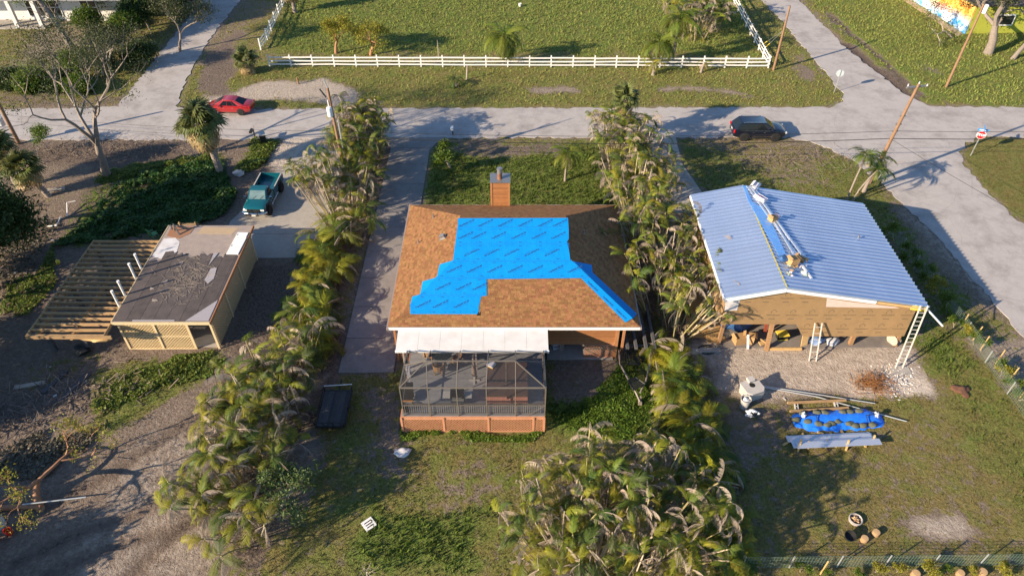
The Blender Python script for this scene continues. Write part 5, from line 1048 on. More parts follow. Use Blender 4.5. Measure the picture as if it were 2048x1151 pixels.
for i,(u,v,h,lf_,w_) in enumerate(((225,105,5.0,m_oak,'behind the bare shrubby tree'),(265,85,5.5,m_brt,'right of the tall palm trunk'),(300,60,6.0,m_dkl,'beside the side street, lower one'),(330,30,6.5,m_brt,'beside the side street, upper one'),(255,30,6.5,m_brt,'before the white gable end'),(205,150,4.5,m_oak,'directly behind the oak crown'),(180,70,4.5,m_brt,'by the foot of the tall palm trunk'),(290,130,4.0,m_dkl,'where the side street meets the road'))):
    q=G(u,v); tree(q.x,q.y,f'tangled thicket tree {w_}',h,.14,lf_,[26,60,80,60,60,24,44,60][i],.45,.11,400+i,4,(3,4),.75,.2,(0,0),.22,m_pale if i in (0,5) else m_bark,.8,group='thicket trees at the top left')
for i,(u,v,h,w_) in enumerate(((25,170,3.0,'at the left edge'),(70,178,3.4,'second from the left edge'),(118,176,3.0,'in the middle'),(160,182,2.8,'below the bare tree'))):
    q=G(u,v); tree(q.x,q.y,f'dense green roadside bush {w_} of the thicket',h,.1,[m_dkl,m_brt][i%2],75,.42,.13,20+i,4,(3,4),.9,.1,(0,0),.18,name='bush',group='bushes across the road')
# forked little trees in the field, small tree on the lawn
tree(*G(672,106)[:2],'small forked tree in the field, left of two',7.6,.22,m_yl,30,.3,.1,31,4,(3,3),.7,.2,(0,0),.2,m_gum,.7,group='little forked trees in the field')
tree(*G(742,110)[:2],'wide forked tree in the field, right of two',8.0,.25,m_yl,28,.3,.1,32,4,(3,3),.9,.1,(0,0),.18,m_gum,.65,group='little forked trees in the field')
tree(*G(900,335)[:2],'small rounded tree with pale trunk on the lawn beside the driveway',2.9,.13,m_brt,50,.16,.085,33,3,(3,3),.6,.3,(0,0),.35,m_pale,.9)
tree(*G(98,300)[:2],'young leafy sapling on the verge left of the oak',3.0,.06,m_brt,40,.22,.08,34,3,(3,3),.6,.3,(0,0),.3,m_bark,.8)
tree(*G(88,325)[:2],'bare pale sapling left of the oak',1.8,.04,None,0,0,0,35,3,(2,2),.5,.4,(.1,0),.4,m_pale)
# left edge: coppery tree by the tracks, trees beyond the frame whose shade falls on the left lot
tree(*G(80,1018)[:2],'coppery barked tree with yellow buds at the lower left edge',6.6,.24,m_yl,12,.18,.07,36,5,(2,3),.72,.15,(-.12,.3),.26,m_gum,.8,wig=.22,ratio=.7)
q=G(0,470); tree(q.x+.3,q.y,'dark leaning trunk tree at the left edge of the lot',6.0,.32,m_dkl,22,.4,.10,37,4,(2,3),.7,.2,(.5,.3),.3,m_bark,.3)
for i,(x,y,h) in enumerate(((-38.0,38.0,10.0),(-41.5,43.0,10.0),(-38.0,32.0,10.5),(-41,35,11.0),(-36.5,25.0,5.5),(-39.5,28.5,7.5),(-32.5,19.0,4.2),(-29.5,14.5,4.2))):
    tree(x,y,['dense dark tree off the left edge beside the joist deck','tall dark tree off the left edge behind the fallen trunk','dark tree at the left edge in front of the joist deck','tall dark tree behind the others off the left edge','dark tree left of the burnt brush','tall tree off the left edge by the burnt brush','small tree off the left edge by the red bucket','small tree off the lower left corner'][i],h,.25,m_dkl,95,.62,.15,40+i,4,(3,4),.72,.2,(0,0),.25,group='dark trees along the left edge')
# lower left: sea grape branches in the palms
tree(-12.6,20.6,'sea grape with bare pale limbs reaching over the lawn',4.0,.16,m_sg,24,.22,.10,51,4,(3,3),.85,.05,(.5,.2),.3,m_pale,.6)
tree(*G(735,1150)[:2],'leafless pale shrub at the bottom edge of the lawn',1.6,.04,None,0,0,0,52,4,(3,3),.6,.2,(0,0),.3,m_pale)
# top right oak and its neighbour
q=G(1975,108); tree(q.x,q.y,'big oak with grey trunk in front of the lime green house',12,.55,m_oak,50,.45,.11,54,4,(3,4),.85,.2,(0,.1),.27,m_bark,.6)
q=G(2025,118); tree(q.x,q.y,'leaning oak trunk at the right edge of the top lawn',9,.28,m_oak,40,.45,.11,55,4,(3,3),.7,.25,(.3,.1),.4,m_bark,.6)
q=G(1905,75); tree(q.x,q.y,'sprawling oak limb with thin leaves before the mural wall',5.0,.16,m_oak,34,.35,.10,56,4,(2,3),.95,.1,(-.9,-.1),.4,m_pale,.6)
# ground cover: leafy vine patches nobody could count
def cover(name,polys,N_,size,hz,mat,label):
    pts=[]; r=np.random.default_rng(len(label))
    for poly,fr in polys:
        P=np.array(poly); lo,hi=P.min(0),P.max(0); q=r.uniform(lo,hi,(int(N_*fr*3),2)); q=q[inpoly(q[:,0]+(fbm(q[:,0],q[:,1],2.,71)-.5)*2,q[:,1]+(fbm(q[:,0],q[:,1],2.,81)-.5)*2,poly)][:int(N_*fr)]; pts.append(q)
    q=np.concatenate(pts); k=len(q); keep=fbm(q[:,0],q[:,1],1.6,191)>.33; q=q[keep]; k=len(q); hh=fbm(q[:,0],q[:,1],1.1,91)**1.6*hz*2.6; c=np.stack([q[:,0],q[:,1],hh*r.uniform(.35,1,k)],-1); d=r.normal(0,1,(k,3))*[1,1,.35]; d/=np.linalg.norm(d,axis=1)[:,None]; e=np.cross(d,np.array([0,0,1])+r.normal(0,.45,(k,3))); e/=np.linalg.norm(e,axis=1)[:,None]
    s=r.uniform(size*.5,size*1.4,(k,1)); V=np.stack([c-d*s,c+e*s*.8-d*s*.1,c+d*s,c-e*s*.8-d*s*.1],1).reshape(-1,3)
    me=bpy.data.meshes.new(name); me.vertices.add(k*4); me.vertices.foreach_set('co',V.ravel()); me.loops.add(k*4); me.loops.foreach_set('vertex_index',np.arange(k*4,dtype=np.int32)); me.polygons.add(k)
    me.polygons.foreach_set('loop_start',np.arange(0,k*4,4,dtype=np.int32)); me.polygons.foreach_set('loop_total',np.full(k,4,np.int32)); me.update(calc_edges=True); me.materials.append(mat)
    return props(link(name,me),label,'ground cover',kind='stuff')
cover('vine_cover',[(PXP((110,495),(150,460),(225,385),(280,352),(430,318),(450,340),(470,400),(430,440),(330,465),(300,478),(180,480)),1.)],26000,.11,.38,leafmat('vine_leaves',(.022,.065,.012),(.06,.125,.022),.5,.03,.3),'dark green leafy vines covering the ground behind the carport')
cover('weed_cover',[(PXP((195,355),(260,330),(330,322),(430,305),(420,322),(300,345),(215,368)),.25),(PXP((497,285),(545,278),(545,318),(500,345),(470,345)),.2),(PXP((330,715),(450,695),(450,745),(380,770),(320,775),(190,830),(180,810),(240,760)),.35),(PXP((90,540),(120,470),(125,560),(60,640),(0,640),(20,560)),.2)],13000,.085,.22,leafmat('weed_leaves',(.10,.15,.02),(.15,.18,.03),.4,.03,.35),'bright green weeds in patches on the left lot')
cover('weed_cover',[(PXP((1100,850),(1170,800),(1240,735),(1300,760),(1300,850),(1260,880),(1170,880)),.75),(PXP((800,850),(1090,865),(1090,885),(800,880)),.25)],12000,.06,.13,leafmat('lawn_weed_leaves',(.13,.20,.02),(.10,.17,.02),.35,.02,.4),'bright low weeds beside the deck of the brown house')
cover('dry_brush',[(PXP((0,440),(80,400),(110,470),(60,560),(0,600)),.5),(PXP((60,880),(180,850),(180,900),(60,960),(0,960),(0,900)),.5)],4500,.09,.2,leafmat('dry_brush_leaves',(.17,.14,.10),(.09,.085,.05),.5,.02,.2),'dark dry brush at the left edge of the lot')
# ================================================================ vehicles
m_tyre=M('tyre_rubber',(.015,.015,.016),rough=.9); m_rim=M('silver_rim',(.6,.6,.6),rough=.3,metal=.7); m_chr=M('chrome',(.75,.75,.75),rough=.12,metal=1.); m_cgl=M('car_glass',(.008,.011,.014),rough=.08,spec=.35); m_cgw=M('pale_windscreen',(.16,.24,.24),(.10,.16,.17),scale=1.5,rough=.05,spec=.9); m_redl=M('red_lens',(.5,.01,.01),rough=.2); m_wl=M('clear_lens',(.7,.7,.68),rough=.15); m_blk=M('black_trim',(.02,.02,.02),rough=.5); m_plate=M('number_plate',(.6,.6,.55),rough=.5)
def wheel(t_,x,y,r_,wd,side,rim=.62):
    w0=part('wheel',MB().lathe([(r_*.55,-wd/2),(r_*.9,-wd/2),(r_,-wd*.35),(r_,wd*.35),(r_*.9,wd/2),(r_*.55,wd/2)],(x,y,r_),18,(math.pi/2,0,0)),m_tyre,t_,local=True,smooth=40)
    s=1 if side>0 else -1; mb=MB(); mb.lathe([(0,wd*.30),(.05,wd*.42),(r_*rim*.85,wd*.30),(r_*rim,wd*.46),(r_*rim,wd*.2)],(x,y,r_),16,(-s*math.pi/2,0,0)); part('rim',mb,m_rim,w0,local=True,smooth=30)
    sp=MB()
    for k_ in range(5):
        a=k_*1.2566; sp.beam((x,y+s*wd*.44,r_),(x+math.cos(a)*r_*rim*.95,y+s*wd*.44,r_+math.sin(a)*r_*rim*.95),.02,.05,(0,1,0))
    part('rim_gap',sp,m_blk,w0,local=True)
def loftbody(st,mat,name,t_):
    """st: (x, half width, z low, z shoulder)"""
    mb=MB(); prof=lambda w_,zl,zs:[(0,zl),(w_-.12,zl),(w_-.02,zl+.1),(w_,zl+(zs-zl)*.45),(w_-.015,zs-.16),(w_-.06,zs-.04),(w_-.16,zs),(w_*.5,zs+.025),(0,zs+.035)]
    rings=[]
    for x,w_,zl,zs in st:
        h=prof(w_,zl,zs); rings.append([(x,-y,z) for y,z in h]+[(x,y,z) for y,z in h[-2:0:-1]])
    n_=len(rings[0]); vs=[v for r_ in rings for v in r_]; fs=[]
    for i in range(len(rings)-1):
        for k_ in range(n_): k2=(k_+1)%n_; fs.append((i*n_+k_,(i+1)*n_+k_,(i+1)*n_+k2,i*n_+k2))
    fs+= [tuple(range(n_)),tuple(range((len(rings)-1)*n_+n_-1,(len(rings)-1)*n_-1,-1))]
    mb.add(vs,fs); me=mb.mesh(name,mat,38)
    bm=bmesh.new(); bm.from_mesh(me); bmesh.ops.recalc_face_normals(bm,faces=bm.faces[:]); bm.to_mesh(me); bm.free()
    return link(name,me,t_)
def cabin(t_,mat,b,tp,zb,zt,wb,wt,splits,glass=m_cgl,front=None,name='cabin'):
    """b=(rear,front) at the belt, tp=(rear,front) at the roof; windows stand 8 mm proud"""
    P=[V3((b[0],-wb,zb)),V3((b[1],-wb*.94,zb)),V3((b[1],wb*.94,zb)),V3((b[0],wb,zb)),V3((tp[0],-wt,zt)),V3((tp[1],-wt,zt)),V3((tp[1],wt,zt)),V3((tp[0],wt,zt))]
    mb=MB(); mb.add(P,MB.BF); me=mb.mesh(name,mat); bm=bmesh.new(); bm.from_mesh(me); bmesh.ops.recalc_face_normals(bm,faces=bm.faces[:]); bmesh.ops.bevel(bm,geom=bm.edges[:],offset=.07,segments=3,affect='EDGES'); bm.to_mesh(me); bm.free(); me.polygons.foreach_set('use_smooth',[True]*len(me.polygons)); me.set_sharp_from_angle(angle=rad(45)); cb=link(name,me,t_)
    def pane(nm,a,bq,c,d,s0,s1,t0,t1,m):
        f=lambda s,t:(a.lerp(bq,s)).lerp(d.lerp(c,s),t); Q=[f(s0,t0),f(s1,t0),f(s1,t1),f(s0,t1)]; nn=(Q[1]-Q[0]).cross(Q[3]-Q[0]).normalized(); cen=(P[0]+P[6])/2
        if nn.dot(Q[0]-cen)<0: nn=-nn
        part(nm,MB().slab([q+nn*.012 for q in Q],.01,nn),m,cb,local=True)
    pane('windscreen',P[1],P[2],P[6],P[5],.08,.92,.10,.90,front or glass); pane('rear_window',P[0],P[3],P[7],P[4],.12,.88,.14,.86,glass)
    for a,b_,c,d in ((P[0],P[1],P[5],P[4]),(P[3],P[2],P[6],P[7])):
        for s0,s1 in splits: pane('side_window',a,b_,c,d,s0,s1,.14,.84,glass)
    return cb
def lights(t_,xf,xr,wf,wr,zf,zr):
    for s in (-1,1): part('headlight',MB().obox((xf,s*wf,zf),(.12,.34,.14),(0,0,-s*.25)),m_wl,t_,local=True); part('taillight',MB().obox((xr,s*wr,zr),(.12,.24,.26),(0,0,s*.2)),m_redl,t_,local=True)
# black SUV
suv=thing('parked_car','black sport utility vehicle parked on the road edge near the junction','car',(23.35,60.25,.02),rad(-1))
m_bp=M('black_blue_paint',(.004,.006,.016),rough=.3,coat=.6,spec=.4)
loftbody([(-2.49,.74,.50,.90),(-2.44,.86,.40,1.06),(-2.2,.95,.34,1.14),(-1.5,.985,.32,1.15),(0,.985,.30,1.12),(1.1,.985,.32,1.09),(1.7,.965,.33,1.05),(2.1,.92,.35,.99),(2.36,.84,.39,.91),(2.46,.74,.44,.82),(2.49,.64,.5,.74)],m_bp,'body',suv)
cabin(suv,m_bp,(-2.42,1.42),(-1.85,.42),1.07,1.75,.93,.72,((.07,.27),(.29,.54),(.56,.82)))
for s in (-1,1):
    for x in (-1.45,1.45): wheel(suv,x,s*.905,.39,.25,s); part('wheel_arch',MB().lathe([(.0,-.01),(.47,-.01),(.47,.01),(0,.01)],(x,s*.982,.42),18,(math.pi/2,0,0)),m_blk,suv,local=True)
    part('roof_rail',MB().tube([(-1.7,s*.70,1.75),(-1.5,s*.70,1.80),(0,s*.70,1.80),(.2,s*.69,1.75)],.022),m_chr,suv,local=True); part('side_step',MB().box(-1.0,1.0,s*.97-.06,s*.97+.06,.30,.36),m_chr,suv,local=True)
    part('wing_mirror',MB().obox((.95,s*1.07,1.14),(.16,.2,.14)),m_bp,suv,local=True); part('belt_trim',MB().box(-1.9,1.15,s*.952-.012,s*.952+.012,1.085,1.105),m_chr,suv,local=True); part('sill_trim',MB().box(-1.9,1.9,s*.99-.01,s*.99+.01,.50,.535),m_chr,suv,local=True)
    for x in (-.75,.25): part('door_handle',MB().box(x,x+.18,s*.985-.02,s*.985+.02,.90,.93),m_chr,suv,local=True)
lights(suv,2.42,-2.44,.66,.80,.80,.95); part('grille',MB().box(2.44,2.495,-.45,.45,.55,.82),m_blk,suv,local=True); part('number_plate',MB().box(-2.50,-2.47,-.18,.18,.80,.93),m_plate,suv,local=True); part('bumper_trim',MB().box(-2.49,-2.42,-.75,.75,.44,.52),m_chr,suv,local=True)
# red sedan
red=thing('parked_car','shiny red sedan on the road behind the shaggy fan palm','car',(-28.3,65.25,.02),rad(176))
m_rp=M('red_paint',(.30,.008,.010),rough=.25,coat=1.,spec=.6)
loftbody([(-2.36,.62,.46,.74),(-2.30,.78,.36,.92),(-2.0,.87,.29,1.0),(-1.4,.90,.26,1.01),(-.4,.905,.24,.95),(.6,.90,.24,.92),(1.3,.89,.25,.88),(1.8,.86,.28,.79),(2.12,.78,.32,.69),(2.28,.66,.36,.60),(2.35,.5,.4,.54)],m_rp,'body',red)
cabin(red,m_rp,(-2.0,1.5),(-.72,.38),.88,1.44,.84,.57,((.20,.33),(.35,.55),(.57,.80)))
for s in (-1,1):
    for x in (-1.38,1.42): wheel(red,x,s*.835,.33,.21,s,.74); part('wheel_arch',MB().lathe([(.0,-.01),(.39,-.01),(.39,.01),(0,.01)],(x,s*.892,.36),18,(math.pi/2,0,0)),m_blk,red,local=True)
    part('wing_mirror',MB().obox((.72,s*.98,.98),(.14,.18,.12)),m_rp,red,local=True)
    for x in (-.72,.22): part('door_handle',MB().box(x,x+.16,s*.90-.02,s*.90+.015,.74,.77),m_chr,red,local=True)
lights(red,2.2,-2.26,.6,.66,.62,.80); part('number_plate',MB().box(-2.35,-2.325,-.18,.18,.62,.74),m_plate,red,local=True)
# teal pickup, facing the camera
tk=thing('pickup_truck','teal pickup truck with chrome bumper parked on the concrete pad','truck',(-20.75,49.15,.05),rad(-92))
m_tp=M('teal_paint',(.003,.085,.11),rough=.25,coat=.8,spec=.5); z_=.28
loftbody([(-.2,.93,.50+z_*.3,1.18),(.75,.94,.50+z_*.3,1.18),(1.0,.94,.5+z_*.3,1.19),(2.0,.93,.52+z_*.3,1.14),(2.30,.90,.55+z_*.3,1.08),(2.36,.85,.6+z_*.3,1.02)],m_tp,'body',tk)
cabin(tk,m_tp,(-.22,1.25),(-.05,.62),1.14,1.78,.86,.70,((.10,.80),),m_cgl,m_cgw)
bed=MB().box(-2.75,-.24,-.92,.92,.62,.72); part('bed_floor',bed,m_tp,tk,local=True)
for s in (-1,1): part('bed_side',MB().slab([(-2.75,s*.96,.58),(-.24,s*.96,.58),(-.24,s*.93,1.20),(-2.75,s*.93,1.20)],.09,(0,s,.05)),m_tp,tk,local=True); part('bed_rail',MB().box(-2.7,-.3,min(s*.84,s*.93),max(s*.84,s*.93),1.202,1.225),m_rail,tk,local=True)
part('bed_front',MB().box(-.30,-.235,-.86,.86,.72,1.2),m_tp,tk,local=True); part('tailgate',MB().box(-2.80,-2.752,-.88,.88,.66,1.19),m_tp,tk,local=True); part('rear_bumper',MB().box(-2.93,-2.81,-.9,.9,.55,.70),m_chr,tk,local=True)
for s in (-1,1):
    for x in (-1.75,1.62): wheel(tk,x,s*.95,.43,.30,s,.55); part('wheel_arch',MB().lathe([(.0,-.012),(.53,-.012),(.53,.012),(0,.012)],(x,s*.945,.56),18,(math.pi/2,0,0)),m_blk,tk,local=True)
    part('wing_mirror',MB().obox((1.0,s*1.08,1.28),(.1,.2,.16)),m_chr,tk,local=True); part('step_bar',MB().tube([(-.9,s*1.0,.50),(.9,s*1.0,.50)],.045),m_chr,tk,local=True); part('headlight',MB().box(2.34,2.385,min(s*.55,s*.85),max(s*.55,s*.85),.86,1.0),m_wl,tk,local=True); part('taillight',MB().box(-2.83,-2.80,min(s*.8,s*.95),max(s*.8,s*.95),.85,1.1),m_redl,tk,local=True)
    part('wiper',MB().beam((1.24,s*.3-.1,1.19),(1.02,s*.3+.25,1.44),.02,.015),m_blk,tk,local=True)
part('grille',MB().box(2.345,2.39,-.52,.52,.82,1.0),m_blk,tk,local=True); part('front_bumper',MB().tube([(2.2,-.98,.66),(2.42,-.8,.66),(2.5,0,.66),(2.42,.8,.66),(2.2,.98,.66)],.085,8),m_chr,tk,local=True,smooth=50)
for s in (-.32,.32): part('brush_guard',MB().beam((2.54,s,.45),(2.50,s,1.0),.07,.05),m_blk,tk,local=True)
part('brush_guard',MB().beam((2.53,-.5,.88),(2.53,.5,.88),.05,.05),m_blk,tk,local=True); part('number_plate',MB().box(2.585,2.60,-.16,.16,.50,.64),m_plate,tk,local=True)
# utility trailer
tr=thing('utility_trailer','dark planked utility trailer with folded mesh ramp beside the palm clump','trailer',(-10.7,26.95,0))
m_pl=M('grey_black_planks',(.05,.05,.055),(.075,.07,.07),scale=4,rough=.85,rnd=.3)
for i in range(11): part('plank',MB().box(-.8+i*.146,-.8+i*.146+.138,-1.25,1.4,.55,.60),m_pl,tr,local=True)
for a in ((-.84,-1.3,-.84,1.45),(.84,-1.3,.84,1.45),(-.84,-1.3,.84,-1.3),(-.84,1.45,.84,1.45)): part('frame_rail',MB().beam((a[0],a[1],.55),(a[2],a[3],.55),.06,.1),m_blk,tr,local=True)
for s in (-1,1):
    part('side_rail',MB().beam((s*.84,-1.3,.92),(s*.84,1.45,.92),.05,.05),m_blk,tr,local=True); wheel(tr,0,s*1.0,.30,.18,s) 
    for y in (-1.3,0,1.45): part('stake',MB().box(s*.84-.025,s*.84+.025,y-.025,y+.025,.6,.92),m_blk,tr,local=True)
for y in (-1.34,):
    for x in (-.8,-.27,.27,.8): part('ramp_bar',MB().beam((x,y,.6),(x,y-.25,1.35),.04,.04),m_blk,tr,local=True)
    for z in (.7,1.3): part('ramp_bar',MB().beam((-.8,y-.25*(z-.6)/.75,z),(.8,y-.25*(z-.6)/.75,z),.04,.04),m_blk,tr,local=True)
part('white_strap',MB().beam((-.85,1.5,.95),(.86,1.62,.98),.05,.03),m_white,tr,local=True); part('tongue',MB().beam((0,1.5,.5),(0,2.4,.45),.08,.1),m_blk,tr,local=True)
# mesh trailer behind the house
bt=thing('mesh_trailer','rusty grey trailer frame with black mesh racks beside the low golden hedge','trailer',(8.4,29,0)); m_rs=M('pale_rusty_steel',(.30,.26,.23),(.2,.16,.13),scale=6,rough=.7)
Pz=[G(1238,700,.6),G(1240,727,.6),G(1256,757,.6),G(1272,785,.55),G(1280,803,.3)]
part('main_beam',MB().tube(Pz,.06,6),m_rs,bt); part('main_beam',MB().tube([G(1300,700,.6),G(1298,735,.6),G(1292,760,.6),G(1280,785,.5)],.05,6),m_rs,bt)
def rack(c4,z,n_):
    Q=[G(u,v,z) for u,v in c4]; mb=part('rack_frame',MB().tube(Q+[Q[0]],.045,5,False),m_blk,bt)
    for i in range(n_):
        s=(i+.5)/n_; part('rack_bar',MB().beam(Q[0].lerp(Q[1],s),Q[3].lerp(Q[2],s),.05,.03),m_blk,mb); part('rack_bar',MB().beam(Q[0].lerp(Q[3],s),Q[1].lerp(Q[2],s),.04,.028),m_blk,mb)
rack(((1243,692),(1276,692),(1279,728),(1241,728)),.75,8); rack(((1256,760),(1271,754),(1290,768),(1266,780)),.7,6)
part('axle',MB().tube([G(1236,716,.35),G(1300,712,.35)],.05,6),m_blk,bt); part('coupler',MB().obox(G(1280,805,.2),(.2,.25,.2)),m_rs,bt); part('jack',MB().box(G(1280,803).x-.04,G(1280,803).x+.04,G(1280,803).y-.04,G(1280,803).y+.04,-.05,.5),m_rs,bt)
for u,v in ((1237,718),(1301,714)):
    q=G(u,v); part('wheel',MB().lathe([(.1,-.1),(.3,-.1),(.33,0),(.3,.1),(.1,.1)],(q.x,q.y,.33),14,(0,math.pi/2,0)),m_tyre,bt)
# ================================================================ fences, poles, signs
m_fw=M('white_fence_paint',(.78,.77,.74),(.68,.66,.63),scale=3,rough=.6); m_pole=M('brown_creosote_pole',(.28,.165,.095),(.20,.115,.065),scale=5,rough=.9,bump=.3); m_steel=M('galvanised_post',(.5,.52,.52),rough=.45,metal=.5)
def rail_fence(pts,label,pitch=2.44):
    t_=thing('rail_fence',label,'fence',pts[0],0,'white fences round the field')
    posts=[]
    for a,b in zip(pts[:-1],pts[1:]):
        a,b=V3(a),V3(b); k_=max(1,round((b-a).length/pitch))
        posts+=[a.lerp(b,i/k_) for i in range(k_)]
    posts.append(V3(pts[-1])); tops=[]
    for p in posts:
        tl=R.uniform(-.03,.03); part('post',MB().beam(p+V3((0,0,-.15)),p+V3((tl,R.uniform(-.03,.03),1.36)),.13,.13),m_fw,t_); tops.append(tl)
    for i,(p,q) in enumerate(zip(posts[:-1],posts[1:])):
        for z in (.32,.70,1.10):
            d1,d2=R.uniform(-.03,.03),R.uniform(-.03,.03); o_=(q-p).normalized().cross(V3((0,0,1)))*.085; e=(q-p).normalized()*.006
            part('rail',MB().beam(p+o_+V3((0,0,z+d1))+e,q+o_+V3((0,0,z+d2))-e,.03,.15),m_fw,t_)
    return t_
fA,fB=G(540,133),G(1536,136); fA.z=fB.z=0
rail_fence([fA,fB],'long white three rail fence along the far verge of the road'); c=G(1500,70);d=G(1440,-40); rail_fence([fB+V3((.0,.35,0)),V3((c.x,c.y,0)),V3((d.x,d.y,0))],'white three rail fence running back along the right side street'); c=G(535,80);d=G(572,0); rail_fence([V3((G(522,100).x,G(522,100).y,0)),V3((c.x,c.y,0)),V3((d.x,d.y,0)),V3((d.x-1,d.y+16,0))],'white three rail fence running back at the left end of the field')
def upole(b,tp,label,tr_=.17,arm=False,guy=None):
    b=V3(b); t_=thing('utility_pole',label,'utility pole',b); part('pole',MB().tube([b+V3((0,0,-.3)),b.lerp(tp,.5),tp],[tr_*1.15,tr_,tr_*.75],10),m_pole,t_,smooth=50); return t_
A_=G(1547,140); A_.z=0; pA=upole(A_,GY(1580,12,A_.y),'slim brown utility pole at the white fence corner',.125)
for q in (G(1528,98),G(1521,92)):
    a=GY(1568,60,A_.y); part('guy_wire',MB().tube([V3((q.x,q.y,0)),a],.015,3),m_steel,pA); part('yellow_guard',MB().tube([V3((q.x,q.y,0)).lerp(a,.02),V3((q.x,q.y,0)).lerp(a,.3)],.05,5),m_yel,pA)
B_=G(1738,366); B_.z=0; tB=GY(1838,168,B_.y); pB=upole(B_,tB,'tall brown utility pole with crossarm at the junction',.145)
part('crossarm',MB().beam(tB+V3((-.95,-.15,-.25)),tB+V3((.8,.2,-.25)),.12,.12),m_galv,pB)
for s in (-.8,.0,.7): part('insulator',MB().lathe([(.05,0),(.07,.08),(.04,.12),(.05,.2)],tB+V3((s,0,-.19 if s else .0)),8),M('grey_porcelain',(.5,.5,.5),rough=.3),pB)
for f in (.55,.62,.7): 
    q=B_.lerp(tB,f); part('bracket',MB().obox(q,(.5,.1,.08)),m_galv,pB)
C_=G(1892,174); C_.z=0; tC=GY(1968,8,C_.y); pC=upole(C_,tC,'pale brown utility pole standing on the top right lawn',.125); part('transformer',MB().lathe([(.2,-.4),(.22,-.38),(.22,.35),(.16,.42)],tC+V3((.35,0,-.5)),12),m_white,pC,smooth=40)
D_=G(694,366); D_.z=0; tD=GY(655,176,D_.y); pD=upole(D_,tD,'utility pole with a white transformer rising from the left hedge',.13)
part('pole_top_pin',MB().tube([tD,tD+V3((-.2,0,.75))],.05,6),m_steel,pD); q=GY(660,222,D_.y)
tf=part('transformer',MB().lathe([(.19,-.42),(.23,-.38),(.23,.34),(.16,.42)],q+V3((0,-.1,0)),14),M('pale_grey_can',(.62,.66,.68),rough=.4),pD,smooth=40); part('bushing',MB().tube([q+V3((0,-.1,.5)),q+V3((0,-.1,1.0))],.05,6),m_white,tf); part('cutout',MB().beam(q+V3((-.1,0,1.2)),q+V3((-.5,0,1.9)),.08,.1),m_blk,pD)
e1=B_ and GY(676,240,D_.y-.2); e2=GY(692,330,D_.y-.2); part('riser_pipe',MB().tube([V3((e2.x+.1,D_.y-.22,.0)),e2,e1],.06,6),m_steel,pD)
E_=G(38,287); E_.z=0; tE=GY(-14,185,E_.y); pE=upole(E_,tE,'dark utility pole at the left edge by the road',.17); part('transformer',MB().lathe([(.22,-.4),(.25,-.36),(.25,.4),(.16,.46)],GY(2,243,E_.y),12),MATS['pale_grey_can'],pE,smooth=40)
m_wire=M('black_cable',(.02,.02,.02),rough=.6)
def cable(a,b,sag,label,rr=.018):
    P=[V3(a).lerp(V3(b),i/14)-V3((0,0,sag*4*(i/14)*(1-i/14))) for i in range(15)]; solo('overhead_cable',MB().tube(P,rr,4,False),m_wire,label,'cable','overhead cables')
c1=GY(1789,262,B_.y); c2=GY(1780,277,B_.y); dz1=GY(677,262,D_.y); 
cable(c1,dz1,.5,'overhead cable from the junction pole to the transformer pole, upper one'); cable(c2,dz1-V3((0,0,.5)),.6,'overhead cable from the junction pole to the transformer pole, lower one',.03)
cable(dz1,tE-V3((0,0,2.2)),.4,'overhead cable from the transformer pole to the left edge, upper one',.012); cable(dz1-V3((0,0,.5)),tE-V3((0,0,2.8)),.5,'overhead cable from the transformer pole to the left edge, lower one',.012)
cable(c1,V3((75,55,c1.z)),.6,'overhead cable running right from the junction pole, upper one'); cable(c2,V3((75,55,c2.z)),.6,'overhead cable running right from the junction pole, lower one',.03); cable(tC,tC+V3((40,8,1)),.4,'overhead cable from the lawn pole to the right',.012); cable(c2,V3((48,22,4.5)),.5,'overhead cable crossing the side street from the junction pole',.014)
# signs
def octo(c,x,z,r_): return [c+x*(r_*math.cos(rad(22.5+45*i)))+z*(r_*math.sin(rad(22.5+45*i))) for i in range(8)]
m_sr=M('red_sign_paint',(.62,.012,.02),rough=.4); m_sw=M('white_sign_paint',(.85,.85,.85),rough=.4); m_sb=M('blue_sign_paint',(.03,.25,.62),rough=.4); m_sk=M('bare_sign_back',(.48,.55,.58),rough=.4,metal=.3)
q=G(1941,311); q.z=0; st=thing('stop_sign','red STOP sign with blue street name blades at the junction','sign',q)
part('post',MB().beam(q+V3((0,0,-.2)),q+V3((.04,0,2.75)),.06,.05),m_steel,st); x_=V3((.94,-.34,0)).normalized(); nn=V3((-.34,-.94,0)).normalized(); z_=V3((0,0,1)); c=q+V3((.03,0,2.15))+nn*.06
b0=part('sign_border',MB().slab(octo(c,x_,z_,.40),.012,nn),m_sw,st); part('sign_face',MB().slab(octo(c+nn*.008,x_,z_,.37),.006,nn),m_sr,st)
o=lettering(text_mesh('STOP',.30,m_sw,0,.012),st,c+nn*.014-q,x_,z_)
for i,(dx,dn,z,s) in enumerate((((.95,-.3,0),None,2.62,'blade'),((.45,.9,0),None,2.84,'blade'))):
    d=V3(dx).normalized(); m2=d.cross(V3((0,0,1))); m2=m2 if m2.y<0 else -m2; cc=q+V3((.04,0,z)); bl=part('name_blade',MB().slab([cc-d*.45-z_*.11+m2*.02,cc+d*.45-z_*.11+m2*.02,cc+d*.45+z_*.11+m2*.02,cc-d*.45+z_*.11+m2*.02],.02,m2),m_sb,st); part('worn_name_mark',MB().add([cc+m2*.024+d*a+z_*b for a,b in ((-.32,-.035),(.32,-.035),(.32,.035),(-.32,.035))],[(0,1,2,3)]),m_sw,bl)
